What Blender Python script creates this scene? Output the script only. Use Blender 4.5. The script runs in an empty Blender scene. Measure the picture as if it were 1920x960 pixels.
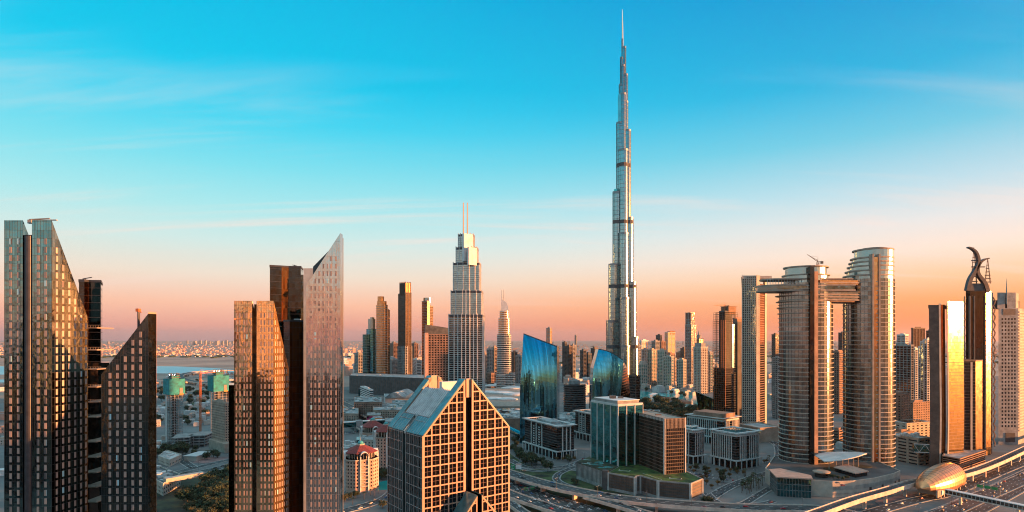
import bpy, math, random
from mathutils import Vector
R=math.radians
random.seed(7)
sc=bpy.context.scene
COL=sc.collection
# ---------------------------------------------------------------- camera
F=1100.0; H=160.0; HZ=636.0
cam=bpy.data.cameras.new("camera"); camo=bpy.data.objects.new("camera",cam); COL.objects.link(camo)
camo.location=(0,0,H); camo.rotation_euler=(R(90),0,0)
cam.sensor_width=36; cam.lens=36*F/1920; cam.shift_y=(HZ-480)/1920
cam.clip_start=1; cam.clip_end=120000
sc.camera=camo
sc.view_settings.view_transform='Standard'; sc.view_settings.look='None'
sc.view_settings.gamma=1; sc.view_settings.use_curve_mapping=False
EXPO=1.9
sc.view_settings.exposure=EXPO
sc.render.engine='CYCLES'
sc.cycles.max_bounces=6; sc.cycles.diffuse_bounces=2; sc.cycles.glossy_bounces=4; sc.cycles.volume_bounces=0
sc.cycles.sample_clamp_indirect=4; sc.cycles.sample_clamp_direct=60
sc.cycles.filter_width=1.1
# ---------------------------------------------------------------- sun and sky
SUN_AZ=98.0; SUN_EL=3.3
S=Vector((math.sin(R(SUN_AZ))*math.cos(R(SUN_EL)),math.cos(R(SUN_AZ))*math.cos(R(SUN_EL)),math.sin(R(SUN_EL))))
sun=bpy.data.lights.new("sun",'SUN'); sun.energy=5.0; sun.angle=R(0.6); sun.color=(1.0,0.38,0.12)
suno=bpy.data.objects.new("sun",sun); COL.objects.link(suno); suno.location=(3000,0,900)
suno.rotation_euler=(-S).to_track_quat('-Z','Y').to_euler()
w=bpy.data.worlds.new("World"); sc.world=w; w.use_nodes=True
nt=w.node_tree; nt.nodes.clear()
def N(t,**k):
    n=nt.nodes.new(t)
    for a,b in k.items(): setattr(n,a,b)
    return n
def L(a,b): nt.links.new(a,b)
def M(op,a,b=None,c=None,clamp=False):
    n=N('ShaderNodeMath',operation=op); n.use_clamp=clamp
    for i,v in enumerate((a,b,c)):
        if v is None: continue
        if isinstance(v,(int,float)): n.inputs[i].default_value=v
        else: L(v,n.inputs[i])
    return n.outputs[0]
def s2l(c): return tuple(((x/255)/12.92 if x/255<=.04045 else ((x/255+.055)/1.055)**2.4) for x in c)
def ramp(fac,stops):
    n=N('ShaderNodeValToRGB'); cr=n.color_ramp
    while len(cr.elements)<len(stops): cr.elements.new(.5)
    for e,(p,c) in zip(cr.elements,stops): e.position=p
    for e,(p,c) in zip(cr.elements,stops): e.color=s2l(c)+(1,)
    L(fac,n.inputs[0]); return n.outputs[0]
tc=N('ShaderNodeTexCoord'); sep=N('ShaderNodeSeparateXYZ'); L(tc.outputs['Generated'],sep.inputs[0])
dx,dy,dz=sep.outputs
zc=M('MAXIMUM',dz,0.0)
left=ramp(M('MULTIPLY',zc,2.0,clamp=True),[(0,(206,152,148)),(.045,(242,168,148)),(.11,(255,196,166)),(.20,(240,224,206)),(.30,(208,232,228)),(.40,(170,230,234)),(.52,(126,222,236)),(.66,(60,210,238)),(.78,(0,198,234)),(1,(0,182,226))])
right=ramp(M('MULTIPLY',zc,2.0,clamp=True),[(0,(234,124,78)),(.05,(250,144,82)),(.11,(255,168,102)),(.175,(255,203,158)),(.25,(253,228,210)),(.33,(232,230,228)),(.43,(188,220,232)),(.57,(112,200,226)),(.72,(36,176,222)),(1,(0,142,210))])
hl=M('SQRT',M('ADD',M('MULTIPLY',dx,dx),M('MULTIPLY',dy,dy)))
az=M('DIVIDE',M('ADD',M('MULTIPLY',dx,math.sin(R(SUN_AZ))),M('MULTIPLY',dy,math.cos(R(SUN_AZ)))),M('MAXIMUM',hl,.001))
mr=N('ShaderNodeMapRange'); mr.interpolation_type='SMOOTHSTEP'; L(az,mr.inputs[0]); mr.inputs[1].default_value=-.60; mr.inputs[2].default_value=.62
mix=N('ShaderNodeMix',data_type='RGBA'); L(mr.outputs[0],mix.inputs[0]); L(left,mix.inputs[6]); L(right,mix.inputs[7])
# thin wisps of high cloud
den=M('ADD',zc,.12); cx=M('DIVIDE',dx,den); cy=M('DIVIDE',dy,den)
cmb=N('ShaderNodeCombineXYZ'); L(cx,cmb.inputs[0]); L(cy,cmb.inputs[1])
mp=N('ShaderNodeMapping'); L(cmb.outputs[0],mp.inputs[0]); mp.inputs['Rotation'].default_value=(0,0,R(20)); mp.inputs['Scale'].default_value=(.32,2.0,1)
no=N('ShaderNodeTexNoise'); L(mp.outputs[0],no.inputs['Vector']); no.inputs['Scale'].default_value=1.15; no.inputs['Detail'].default_value=9; no.inputs['Roughness'].default_value=.58; no.inputs['Distortion'].default_value=.35
cl=N('ShaderNodeMapRange'); cl.interpolation_type='SMOOTHSTEP'; L(no.outputs[0],cl.inputs[0]); cl.inputs[1].default_value=.50; cl.inputs[2].default_value=.74
b1=N('ShaderNodeMapRange'); L(zc,b1.inputs[0]); b1.inputs[1].default_value=.04; b1.inputs[2].default_value=.12
b2=N('ShaderNodeMapRange'); L(zc,b2.inputs[0]); b2.inputs[1].default_value=.42; b2.inputs[2].default_value=.20
cf=M('MULTIPLY',M('MULTIPLY',cl.outputs[0],b1.outputs[0]),M('MULTIPLY',b2.outputs[0],.62))
mixc=N('ShaderNodeMix',data_type='RGBA'); L(cf,mixc.inputs[0]); L(mix.outputs[2],mixc.inputs[6]); mixc.inputs[7].default_value=s2l((252,226,214))+(1,)
# glow of the low sun
dt=M('ADD',M('ADD',M('MULTIPLY',dx,S.x),M('MULTIPLY',dy,S.y)),M('MULTIPLY',dz,S.z))
gl=M('POWER',M('MAXIMUM',dt,0.0),26.0)
gl2=M('MULTIPLY',M('POWER',M('MAXIMUM',dt,0.0),300.0),6.0)
glow=N('ShaderNodeMix',data_type='RGBA',blend_type='ADD'); glow.inputs[0].default_value=1
gv=N('ShaderNodeVectorMath',operation='SCALE'); gv.inputs[0].default_value=(2.4,.95,.22); L(M('ADD',gl,gl2),gv.inputs['Scale'])
L(mixc.outputs[2],glow.inputs[6]); L(gv.outputs[0],glow.inputs[7])
# sky made paler high overhead, above the frame, as added fill light
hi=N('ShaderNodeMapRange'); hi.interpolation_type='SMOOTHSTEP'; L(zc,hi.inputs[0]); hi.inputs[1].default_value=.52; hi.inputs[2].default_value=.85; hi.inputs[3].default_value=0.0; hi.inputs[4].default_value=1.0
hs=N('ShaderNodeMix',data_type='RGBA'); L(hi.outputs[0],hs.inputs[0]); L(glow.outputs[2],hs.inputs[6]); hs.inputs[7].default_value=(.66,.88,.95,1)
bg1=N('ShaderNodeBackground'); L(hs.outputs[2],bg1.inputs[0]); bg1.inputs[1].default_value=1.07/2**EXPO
sky=N('ShaderNodeTexSky'); sky.sky_type='NISHITA'; sky.sun_disc=False; sky.sun_elevation=R(SUN_EL); sky.sun_rotation=R(SUN_AZ)
bg2=N('ShaderNodeBackground'); L(sky.outputs[0],bg2.inputs[0]); bg2.inputs[1].default_value=0.05
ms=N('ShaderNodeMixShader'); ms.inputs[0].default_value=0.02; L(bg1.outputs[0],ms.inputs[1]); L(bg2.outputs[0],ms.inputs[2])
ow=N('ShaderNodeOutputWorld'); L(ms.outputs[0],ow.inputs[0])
# ---------------------------------------------------------------- helpers
def X(px,Y): return (px-960)/F*Y
def Z(py,Y): return H-(py-HZ)/F*Y
def GY(py,z=0.0): return (H-z)*F/(py-HZ)
def G(px,py,z=0.0):
    Y=GY(py,z); return (X(px,Y),Y)
def props(o,label=None,cat=None,group=None,kind=None):
    if label: o['label']=label
    if cat: o['category']=cat
    if group: o['group']=group
    if kind: o['kind']=kind
    return o
def thing(name,label,cat,x,y,z=0.0,group=None):
    o=bpy.data.objects.new(name,None); COL.objects.link(o); o.location=(x,y,z); o.empty_display_size=1
    return props(o,label,cat,group)
def worldloc(o):
    v=Vector((0,0,0))
    while o is not None: v+=Vector(o.location); o=o.parent
    return v
class MB:
    def __init__(s): s.v=[]; s.f=[]
    def quad(s,*p):
        n=len(s.v); s.v+= [tuple(q) for q in p]; s.f.append(tuple(range(n,n+len(p)))); return s
    def prism(s,poly,z0,z1,cap=True,botcap=False):
        n=len(poly); b=len(s.v)
        t=[z1]*n if isinstance(z1,(int,float)) else list(z1)
        s.v+=[(p[0],p[1],z0) for p in poly]+[(p[0],p[1],t[i]) for i,p in enumerate(poly)]
        for i in range(n):
            j=(i+1)%n; s.f.append((b+i,b+j,b+n+j,b+n+i))
        if cap: s.f.append(tuple(range(b+n,b+2*n)))
        if botcap: s.f.append(tuple(range(b+n-1,b-1,-1)))
        return s
    def box(s,x0,y0,z0,x1,y1,z1):
        return s.prism([(x0,y0),(x1,y0),(x1,y1),(x0,y1)],z0,z1,True,True)
    def obox(s,o,u,v,a0,a1,b0,b1,z0,z1):
        P=lambda a,b:(o[0]+u[0]*a+v[0]*b,o[1]+u[1]*a+v[1]*b)
        return s.prism([P(a0,b0),P(a1,b0),P(a1,b1),P(a0,b1)],z0,z1,True,True)
    def loft(s,rings,cap=True):
        n=len(rings[0]); b=len(s.v)
        for r in rings: s.v+=[tuple(q) for q in r]
        for k in range(len(rings)-1):
            for i in range(n):
                j=(i+1)%n; a=b+k*n; s.f.append((a+i,a+j,a+n+j,a+n+i))
        if cap:
            s.f.append(tuple(b+(len(rings)-1)*n+i for i in range(n)))
            s.f.append(tuple(b+n-1-i for i in range(n)))
        return s
    def tube(s,p,q,r,r2=None,n=6):
        p=Vector(p);q=Vector(q);d=(q-p)
        if d.length<1e-6: return s
        d.normalize(); a=d.orthogonal().normalized(); c=d.cross(a); r2=r if r2 is None else r2
        return s.loft([[p+(a*math.cos(t)+c*math.sin(t))*r for t in [2*math.pi*i/n for i in range(n)]],[q+(a*math.cos(t)+c*math.sin(t))*r2 for t in [2*math.pi*i/n for i in range(n)]]])
    def path(s,pts,r,n=6):
        for i in range(len(pts)-1):
            ra=r[i] if isinstance(r,(list,tuple)) else r; rb=r[i+1] if isinstance(r,(list,tuple)) else r
            s.tube(pts[i],pts[i+1],ra,rb,n)
        return s
    def merge(s,o):
        b=len(s.v); s.v+=o.v; s.f+=[tuple(i+b for i in f) for f in o.f]; return s
    def build(s,name,mat,parent=None,label=None,cat=None,group=None,kind=None,smooth=False):
        me=bpy.data.meshes.new(name); o=bpy.data.objects.new(name,me)
        off=Vector((0,0,0))
        if parent is None:
            if kind not in('structure','stuff') and s.v:
                xs=[v[0] for v in s.v]; ys=[v[1] for v in s.v]; zs=[v[2] for v in s.v]
                off=Vector(((min(xs)+max(xs))/2,(min(ys)+max(ys))/2,min(zs))); o.location=off
        else: off=worldloc(parent)
        me.from_pydata([(v[0]-off.x,v[1]-off.y,v[2]-off.z) for v in s.v],[],s.f)
        me.materials.append(mat)
        if smooth:
            me.polygons.foreach_set('use_smooth',[True]*len(me.polygons))
        me.update(); COL.objects.link(o)
        if parent is not None: o.parent=parent
        return props(o,label,cat,group,kind)
def copy_tree(o,parent=None):
    c=o.copy(); COL.objects.link(c); c.parent=parent
    for ch in list(o.children): copy_tree(ch,c)
    return c
# polygons
def rect(xc,x0,x1,Yc,a,depth=None,wid=None):
    """oriented rectangle: near corner seen at xc, its faces end at x0 (left) and x1 (right)"""
    a=R(a); u=(math.cos(a),math.sin(a)); v=(-math.sin(a),math.cos(a)); c=(X(xc,Yc),Yc)
    def ln(d,px):
        t=(px-960)/F; return (t*c[1]-c[0])/(d[0]-t*d[1])
    lu=wid or ln(u,x1); lv=depth or ln(v,x0)
    return [c,(c[0]+u[0]*lu,c[1]+u[1]*lu),(c[0]+u[0]*lu+v[0]*lv,c[1]+u[1]*lu+v[1]*lv),(c[0]+v[0]*lv,c[1]+v[1]*lv)]
def ell(cx,cy,rx,ry,n=28,rot=0,p=2.0):
    r=[];
    for i in range(n):
        t=2*math.pi*i/n; ct,st=math.cos(t),math.sin(t)
        x=rx*math.copysign(abs(ct)**(2/p),ct); y=ry*math.copysign(abs(st)**(2/p),st)
        r.append((cx+x*math.cos(rot)-y*math.sin(rot),cy+x*math.sin(rot)+y*math.cos(rot)))
    return r
def cen(poly): return (sum(p[0] for p in poly)/len(poly),sum(p[1] for p in poly)/len(poly))
def grow(poly,d):
    n=len(poly); out=[]
    for i in range(n):
        p0=Vector(poly[i-1]);p1=Vector(poly[i]);p2=Vector(poly[(i+1)%n])
        e1=(p1-p0).normalized();e2=(p2-p1).normalized()
        n1=Vector((e1.y,-e1.x));n2=Vector((e2.y,-e2.x)); m=(n1+n2)
        if m.length<1e-6: m=n1
        m.normalize(); k=d/max(.35,m.dot(n1)); out.append((p1.x+m.x*k,p1.y+m.y*k))
    return out
def bands(mb,poly,z0,z1,fh,t,proud,off=0.0):
    z=z0+off; g=grow(poly,proud)
    while z<z1-.01:
        mb.prism(g,z,min(z+t,z1),True,True); z+=fh
    return mb
def piers(mb,poly,z0,z1,sp,w,proud,edges=None,ends=True):
    n=len(poly)
    for i in range(n):
        if edges is not None and i not in edges: continue
        p=Vector(poly[i]);q=Vector(poly[(i+1)%n]);d=q-p;l=d.length
        if l<.5: continue
        d/=l; nn=(d.y,-d.x); k=max(1,round(l/sp))
        for j in range(0 if ends else 1,k+1 if ends else k):
            a=l*j/k; a0=min(max(a-w/2,-.02),l); a1=max(min(a+w/2,l+.02),0)
            mb.obox(p,d,nn,a0,a1,-.1,proud,z0,z1)
    return mb
# ---------------------------------------------------------------- materials
def _m(name):
    m=bpy.data.materials.new(name); m.use_nodes=True; t=m.node_tree; return m,t,t.nodes['Principled BSDF']
def mat(name,c,rough=.8,metal=0.0,var=.18,scale=.3,bump=0.0,c2=None,emit=None,es=0,stretch=None):
    m,t,b=_m(name); b.inputs['Roughness'].default_value=rough; b.inputs['Metallic'].default_value=metal
    tc=t.nodes.new('ShaderNodeTexCoord'); n=t.nodes.new('ShaderNodeTexNoise'); n.inputs['Scale'].default_value=scale; n.inputs['Detail'].default_value=6; n.inputs['Roughness'].default_value=.65
    src=tc.outputs['Object']
    if stretch:
        mp=t.nodes.new('ShaderNodeMapping'); mp.inputs['Scale'].default_value=stretch; t.links.new(src,mp.inputs[0]); src=mp.outputs[0]
    t.links.new(src,n.inputs['Vector'])
    r=t.nodes.new('ShaderNodeValToRGB'); c2=c2 or tuple(x*(1-var*1.6) for x in c)
    r.color_ramp.elements[0].position=.36; r.color_ramp.elements[1].position=.66
    r.color_ramp.elements[0].color=tuple(c2)+(1,); r.color_ramp.elements[1].color=tuple(min(1,x*(1+var*.5)) for x in c)+(1,)
    t.links.new(n.outputs[0],r.inputs[0]); t.links.new(r.outputs[0],b.inputs['Base Color'])
    if bump:
        bp=t.nodes.new('ShaderNodeBump'); bp.inputs['Strength'].default_value=bump; bp.inputs['Distance'].default_value=.3
        t.links.new(n.outputs[0],bp.inputs['Height']); t.links.new(bp.outputs[0],b.inputs['Normal'])
    if emit:
        b.inputs['Emission Color'].default_value=tuple(emit)+(1,); b.inputs['Emission Strength'].default_value=es
    return m
def glass(name,c,rough=.06,wob=.12,wscale=.35,tint2=None,panel=(1.5,4.0),pv=.35):
    """coated facade glass: tinted mirror, slightly uneven panes of differing tint"""
    m,t,b=_m(name); b.inputs['Metallic'].default_value=1.0; b.inputs['Roughness'].default_value=rough
    tc=t.nodes.new('ShaderNodeTexCoord'); sp=t.nodes.new('ShaderNodeSeparateXYZ'); t.links.new(tc.outputs['Object'],sp.inputs[0])
    def mm(op,a,bb):
        q=t.nodes.new('ShaderNodeMath'); q.operation=op
        for i,v in enumerate((a,bb)):
            if isinstance(v,(int,float)): q.inputs[i].default_value=v
            elif v is not None: t.links.new(v,q.inputs[i])
        return q.outputs[0]
    hx=mm('ADD',sp.outputs[0],mm('MULTIPLY',sp.outputs[1],.83))
    fx=mm('FLOOR',mm('DIVIDE',hx,panel[0]),0); fz=mm('FLOOR',mm('DIVIDE',sp.outputs[2],panel[1]),0)
    cb=t.nodes.new('ShaderNodeCombineXYZ'); t.links.new(fx,cb.inputs[0]); t.links.new(fz,cb.inputs[1])
    wn=t.nodes.new('ShaderNodeTexWhiteNoise'); wn.noise_dimensions='2D'; t.links.new(cb.outputs[0],wn.inputs['Vector'])
    mx=t.nodes.new('ShaderNodeMix'); mx.data_type='RGBA'
    mx.inputs[6].default_value=tuple(c)+(1,); mx.inputs[7].default_value=tuple(tint2 or [x*(1-pv) for x in c])+(1,)
    t.links.new(wn.outputs['Value'],mx.inputs[0]); t.links.new(mx.outputs[2],b.inputs['Base Color'])
    n=t.nodes.new('ShaderNodeTexNoise'); n.inputs['Scale'].default_value=wscale; n.inputs['Detail'].default_value=2; t.links.new(tc.outputs['Object'],n.inputs['Vector'])
    # every pane tilts a hair its own way
    vs=t.nodes.new('ShaderNodeVectorMath'); vs.operation='SUBTRACT'; t.links.new(wn.outputs['Color'],vs.inputs[0]); vs.inputs[1].default_value=(.5,.5,.5)
    v2=t.nodes.new('ShaderNodeVectorMath'); v2.operation='SCALE'; v2.inputs['Scale'].default_value=.018; t.links.new(vs.outputs[0],v2.inputs[0])
    bp=t.nodes.new('ShaderNodeBump'); bp.inputs['Strength'].default_value=wob; bp.inputs['Distance'].default_value=.5; t.links.new(n.outputs[0],bp.inputs['Height'])
    v3=t.nodes.new('ShaderNodeVectorMath'); v3.operation='ADD'; t.links.new(bp.outputs[0],v3.inputs[0]); t.links.new(v2.outputs[0],v3.inputs[1])
    v4=t.nodes.new('ShaderNodeVectorMath'); v4.operation='NORMALIZE'; t.links.new(v3.outputs[0],v4.inputs[0]); t.links.new(v4.outputs[0],b.inputs['Normal'])
    return m
K={}
K['g_park']=glass('park_glass',(.22,.34,.34),.05,.22,.30,panel=(1.3,4))
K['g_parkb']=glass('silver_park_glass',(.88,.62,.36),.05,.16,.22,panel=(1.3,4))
K['g_fin']=glass('pale_fin_glass',(.58,.54,.52),.07,.10,.22,panel=(1.3,4.2),pv=.15)
K['g_black']=glass('black_glass',(.075,.065,.06),.05,.10,.2,panel=(2,4),pv=.3)
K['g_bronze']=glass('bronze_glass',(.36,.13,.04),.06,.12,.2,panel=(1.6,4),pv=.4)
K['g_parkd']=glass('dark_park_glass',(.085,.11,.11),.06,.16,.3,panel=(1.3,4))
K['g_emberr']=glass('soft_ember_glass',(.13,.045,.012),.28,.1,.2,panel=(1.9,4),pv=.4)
K['g_ember']=glass('glow_tint_glass',(.20,.07,.025),.06,.12,.2,panel=(1.6,4),pv=.4)
K['g_dark']=glass('dark_glass',(.085,.10,.11),.08,.2,.3,panel=(3,3.6),pv=.6)
K['g_dusit']=glass('smoked_glass',(.05,.045,.045),.06,.35,.5,panel=(2.2,2.2),pv=.5)
K['g_dteal']=glass('side_glass',(.11,.15,.16),.06,.3,.4,panel=(2.6,4.4),pv=.4)
K['g_teal']=glass('teal_glass',(.11,.46,.48),.06,.25,.25,panel=(1.8,3.8),pv=.35)
K['g_tealdeep']=glass('deep_teal_glass',(.07,.24,.27),.07,.2,.25,panel=(1.6,3.6),pv=.4)
K['g_blue']=glass('blue_glass',(.12,.50,.70),.05,.16,.12,panel=(2.1,60),pv=.35)
K['g_silver']=glass('silver_glass',(.35,.47,.49),.21,.10,.2,panel=(2.4,7),pv=.25)
K['g_sky']=glass('tower_glass',(.28,.31,.31),.17,.10,.25,panel=(3.0,5.3),pv=.5)
K['g_grey']=glass('grey_glass',(.17,.21,.22),.10,.2,.25,panel=(3,3.8),pv=.5)
K['g_gold']=glass('gold_glass',(.60,.37,.18),.17,.12,.25,panel=(3,3.8),pv=.35)
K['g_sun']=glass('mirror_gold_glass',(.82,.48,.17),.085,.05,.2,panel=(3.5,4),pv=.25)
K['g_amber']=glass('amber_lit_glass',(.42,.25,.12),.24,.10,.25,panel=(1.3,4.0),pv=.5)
K['g_amber2']=glass('green_lit_glass',(.34,.34,.28),.07,.10,.25,panel=(1.3,4.0),pv=.5)
K['g_brown']=glass('brown_glass',(.17,.13,.11),.10,.3,.3,panel=(3.4,3.6),pv=.6)
K['pink']=mat('pink_granite',(.42,.235,.165),.55,var=.1,scale=.4)
K['panel']=mat('blind_panel',(.42,.29,.235),.5,var=.2,scale=.25)
def vary(m,cols,sx=1.9,sz=4.0):
    t=m.node_tree; b=t.nodes['Principled BSDF']; tc=t.nodes.new('ShaderNodeTexCoord'); vm=t.nodes.new('ShaderNodeVectorMath'); vm.operation='DIVIDE'; vm.inputs[1].default_value=(sx,sx,sz); t.links.new(tc.outputs['Object'],vm.inputs[0])
    fl=t.nodes.new('ShaderNodeVectorMath'); fl.operation='FLOOR'; t.links.new(vm.outputs[0],fl.inputs[0]); wn=t.nodes.new('ShaderNodeTexWhiteNoise'); wn.noise_dimensions='3D'; t.links.new(fl.outputs[0],wn.inputs['Vector'])
    r=t.nodes.new('ShaderNodeValToRGB'); r.color_ramp.interpolation='CONSTANT'
    while len(r.color_ramp.elements)<len(cols): r.color_ramp.elements.new(.5)
    for e,(p,c) in zip(r.color_ramp.elements,cols): e.position=p; e.color=tuple(c)+(1,)
    t.links.new(wn.outputs['Value'],r.inputs[0]); t.links.new(r.outputs[0],b.inputs['Base Color'])
vary(K['panel'],[(0,(.36,.26,.22)),(.30,(.27,.20,.18)),(.5,(.44,.31,.25)),(.72,(.20,.16,.15)),(.84,(.38,.29,.26)),(.955,(.35,.60,.68)),(.975,(.10,.08,.08))])
K['mull']=mat('dark_mullion',(.05,.05,.055),.5,.3)
K['mull2']=mat('pale_mullion',(.36,.36,.37),.45,.4)
K['conc']=mat('concrete',(.30,.29,.28),.85,scale=.12,var=.25)
K['concd']=mat('dark_concrete',(.10,.095,.095),.85,scale=.12,var=.25)
K['cream']=mat('cream_render',(.46,.40,.34),.85,scale=.12,var=.15)
K['beige']=mat('beige_stone',(.37,.285,.225),.85,scale=.12,var=.2)
K['tan']=mat('tan_stone',(.27,.165,.12),.85,scale=.1,var=.25)
K['brown']=mat('brown_cladding',(.12,.08,.062),.7,scale=.15,var=.25)
K['white']=mat('white_paint',(.66,.64,.62),.7,scale=.1,var=.15)
K['offw']=mat('off_white_stone',(.50,.49,.475),.8,scale=.1,var=.15)
K['steel']=mat('brushed_steel',(.26,.28,.29),.38,.8,var=.2,scale=.3)
K['dmetal']=mat('dark_metal',(.07,.07,.08),.45,.6)
K['roof']=mat('roof_membrane',(.36,.38,.38),.9,scale=.08,var=.4)
K['roofd']=mat('dark_roof',(.10,.10,.10),.9,scale=.1,var=.3)
K['roofteal']=mat('teal_roof_glazing',(.16,.34,.36),.22,.6,var=.2)
K['ribbed']=mat('ribbed_white_roof',(.55,.56,.56),.5,.2)
K['redroof']=mat('red_roof_tile',(.22,.035,.03),.8,scale=.6,var=.3)
K['tealdome']=mat('teal_dome',(.05,.32,.34),.4)
K['rose']=mat('rose_render',(.50,.31,.24),.85,scale=.2,var=.15)
K['netting']=mat('teal_netting',(.0,.24,.26),.7,scale=.2,var=.3,bump=.2)
K['orange']=mat('orange_panel',(.75,.20,.02),.6)
K['magenta']=mat('magenta_panel',(.45,.01,.10),.5)
K['rust']=mat('orange_crane_paint',(.50,.14,.04),.6)
K['asph']=mat('asphalt',(.055,.058,.06),.75,scale=.06,var=.5)
K['asph2']=mat('old_asphalt',(.085,.085,.085),.85,scale=.03,var=.45)
K['mark']=mat('road_paint',(.62,.60,.56),.7)
K['parapet']=mat('parapet_concrete',(.66,.50,.42),.8,scale=.15,var=.2)
K['sand']=mat('sand',(.40,.28,.215),.95,scale=.0022,var=.0,c2=(.20,.145,.12))
K['pave']=mat('paving',(.17,.17,.165),.9,scale=.012,var=.0,c2=(.08,.085,.085))
K['brick']=mat('rose_paving',(.25,.15,.14),.9,scale=.05,var=.3)
K['lawn']=mat('lawn',(.05,.078,.02),.95,scale=.05,var=.6)
K['lawnd']=mat('ground_cover',(.045,.05,.02),.95,scale=.03,var=.6)
K['bark']=mat('bark',(.10,.07,.05),.9)
K['leaf']=mat('leaf',(.050,.068,.022),.8,scale=.25,var=.6)
K['leaf2']=mat('olive_leaf',(.085,.085,.03),.8,scale=.25,var=.5)
K['leaf3']=mat('autumn_leaf',(.22,.11,.02),.8,scale=.3,var=.5)
K['water']=glass('water',(.30,.50,.56),.38,.5,.03,panel=(900,900),pv=.1)
K['lake']=mat('shallow_turquoise_water',(.02,.34,.34),.15,var=.2,scale=.02)
K['carw']=mat('white_car_paint',(.70,.70,.70),.3); K['cars']=mat('silver_car_paint',(.35,.36,.38),.3,.5)
K['carb']=mat('black_car_paint',(.03,.03,.035),.3); K['carr']=mat('red_car_paint',(.45,.02,.03),.3); K['caru']=mat('blue_car_paint',(.03,.12,.3),.3)
K['shell']=mat('gold_shell',(.74,.36,.17),.33,.75,var=.12,scale=.2)
K['lamp']=mat('work_light',(.8,.8,.8),.5,emit=(.8,.9,1),es=6)
K['signg']=mat('green_sign',(0,.25,.09),.5); K['signw']=mat('white_sign',(.7,.68,.68),.5)
K['glow']=mat('lit_window',(.8,.5,.2),.5,emit=(1,.55,.2),es=1.2)
K['bluec']=mat('teal_awning',(.06,.40,.45),.6)
# ---------------------------------------------------------------- ground
b=MB(); b.quad((-60000,-9000,0),(60000,-9000,0),(60000,60000,0),(-60000,60000,0)); b.build('ground',K['sand'],kind='structure')
b=MB(); b.quad((-1500,-600,.06),(2600,-600,.06),(2600,2350,.06),(1200,2900,.06),(-300,2900,.06),(-300,2100,.06),(-1500,1500,.06)); b.build('city_pavement',K['pave'],kind='structure')
def gsheet(name,pts,m,z,kind='structure',raw=False):
    b=MB(); P=pts if raw else [G(*p) for p in pts]; b.quad(*[(p[0],p[1],z) for p in P]); return b.build(name,m,kind=kind)
# creek inlet and its banks
gsheet('creek_water',[(-60,687),(250,686),(330,687),(400,690),(446,694),(446,701),(380,701),(290,700),(-60,703)],K['water'],.25)
gsheet('creek_water',[(-60,711),(30,712),(8,717),(-60,718)],K['water'],.25)
gsheet('boulevard_lake',[(1196,733),(1250,738),(1310,741),(1348,755),(1348,768),(1300,766),(1262,752),(1200,748)],K['lake'],.2)
gsheet('mall_lake',[(1060,745),(1112,745),(1112,757),(1055,757)],K['lake'],.2)
gsheet('park_ground',[(1195,752),(1268,755),(1330,775),(1330,800),(1200,805),(1180,790)],K['lawnd'],.2)
gsheet('grove_ground',[(270,905),(330,886),(440,880),(440,1000),(270,1000)],K['lawnd'],.2)
gsheet('verge',[(955,850),(985,872),(1040,880),(1085,884),(1085,876),(1140,919),(1234,938),(1330,944),(1330,950),(1200,950),(1120,935),(1030,905),(955,882)],K['lawn'],.22)
gsheet('verge',[(1020,905),(1130,935),(1240,975),(1000,975),(960,930)],K['lawn'],.2)
gsheet('rose_plaza',[(362,868),(372,858),(440,856),(440,864),(400,870)],K['brick'],.2)
gsheet('sports_field',[(350,752),(395,748),(395,756),(352,760)],K['lawn'],.2)
gsheet('sports_court',[(706,905),(730,900),(730,918),(706,920)],K['lake'],.2)
for q in ([(1760,886),(1800,880),(1830,868),(1860,862),(1850,876),(1790,905),(1750,900)],[(1640,940),(1700,925),(1720,930),(1700,945),(1650,948)]): gsheet('rose_plaza',q,K['brick'],.25)
# ---------------------------------------------------------------- roads
def smooth(P,n=6):
    out=[];P=[Vector(p) for p in P]
    for i in range(len(P)-1):
        p0=P[max(i-1,0)];p1=P[i];p2=P[i+1];p3=P[min(i+2,len(P)-1)]
        for k in range(n):
            t=k/n; out.append(.5*((2*p1)+(p2-p0)*t+(2*p0-5*p1+4*p2-p3)*t*t+(3*p1-p0-3*p2+p3)*t**3))
    out.append(P[-1]); return out
def offs(P,d):
    out=[]
    for i,p in enumerate(P):
        a=P[max(i-1,0)];c=P[min(i+1,len(P)-1)];t=(c-a).normalized(); out.append(Vector((p.x+t.y*d,p.y-t.x*d)))
    return out
def strip(mb,P,d0,d1,z):
    A=offs(P,d0);B=offs(P,d1)
    zz=z if isinstance(z,list) else [z]*len(P)
    for i in range(len(P)-1): mb.quad((A[i].x,A[i].y,zz[i]),(B[i].x,B[i].y,zz[i]),(B[i+1].x,B[i+1].y,zz[i+1]),(A[i+1].x,A[i+1].y,zz[i+1]))
def wallstrip(mb,P,d0,d1,z0,z1):
    A=offs(P,d0);B=offs(P,d1)
    rings=[[(A[i].x,A[i].y,z0),(B[i].x,B[i].y,z0),(B[i].x,B[i].y,z1),(A[i].x,A[i].y,z1)] for i in range(len(P))]
    mb.loft(rings)
def dashes(mb,P,d,z,l=4,gap=9,w=.45):
    A=offs(P,d); s=0;
    pts=A; acc=0
    for i in range(len(pts)-1):
        a=pts[i];c=pts[i+1];L_=(c-a).length;t=(c-a)/L_; n=Vector((t.y,-t.x)); s=-acc
        while s<L_:
            e=min(s+l,L_); ss=max(s,0)
            if e>ss: p=a+t*ss;q=a+t*e; mb.quad((p.x-n.x*w/2,p.y-n.y*w/2,z),(p.x+n.x*w/2,p.y+n.y*w/2,z),(q.x+n.x*w/2,q.y+n.y*w/2,z),(q.x-n.x*w/2,q.y-n.y*w/2,z))
            s+=l+gap
        acc=(acc+L_)%(l+gap)
ROADS={}
ZR=[.30]
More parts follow.
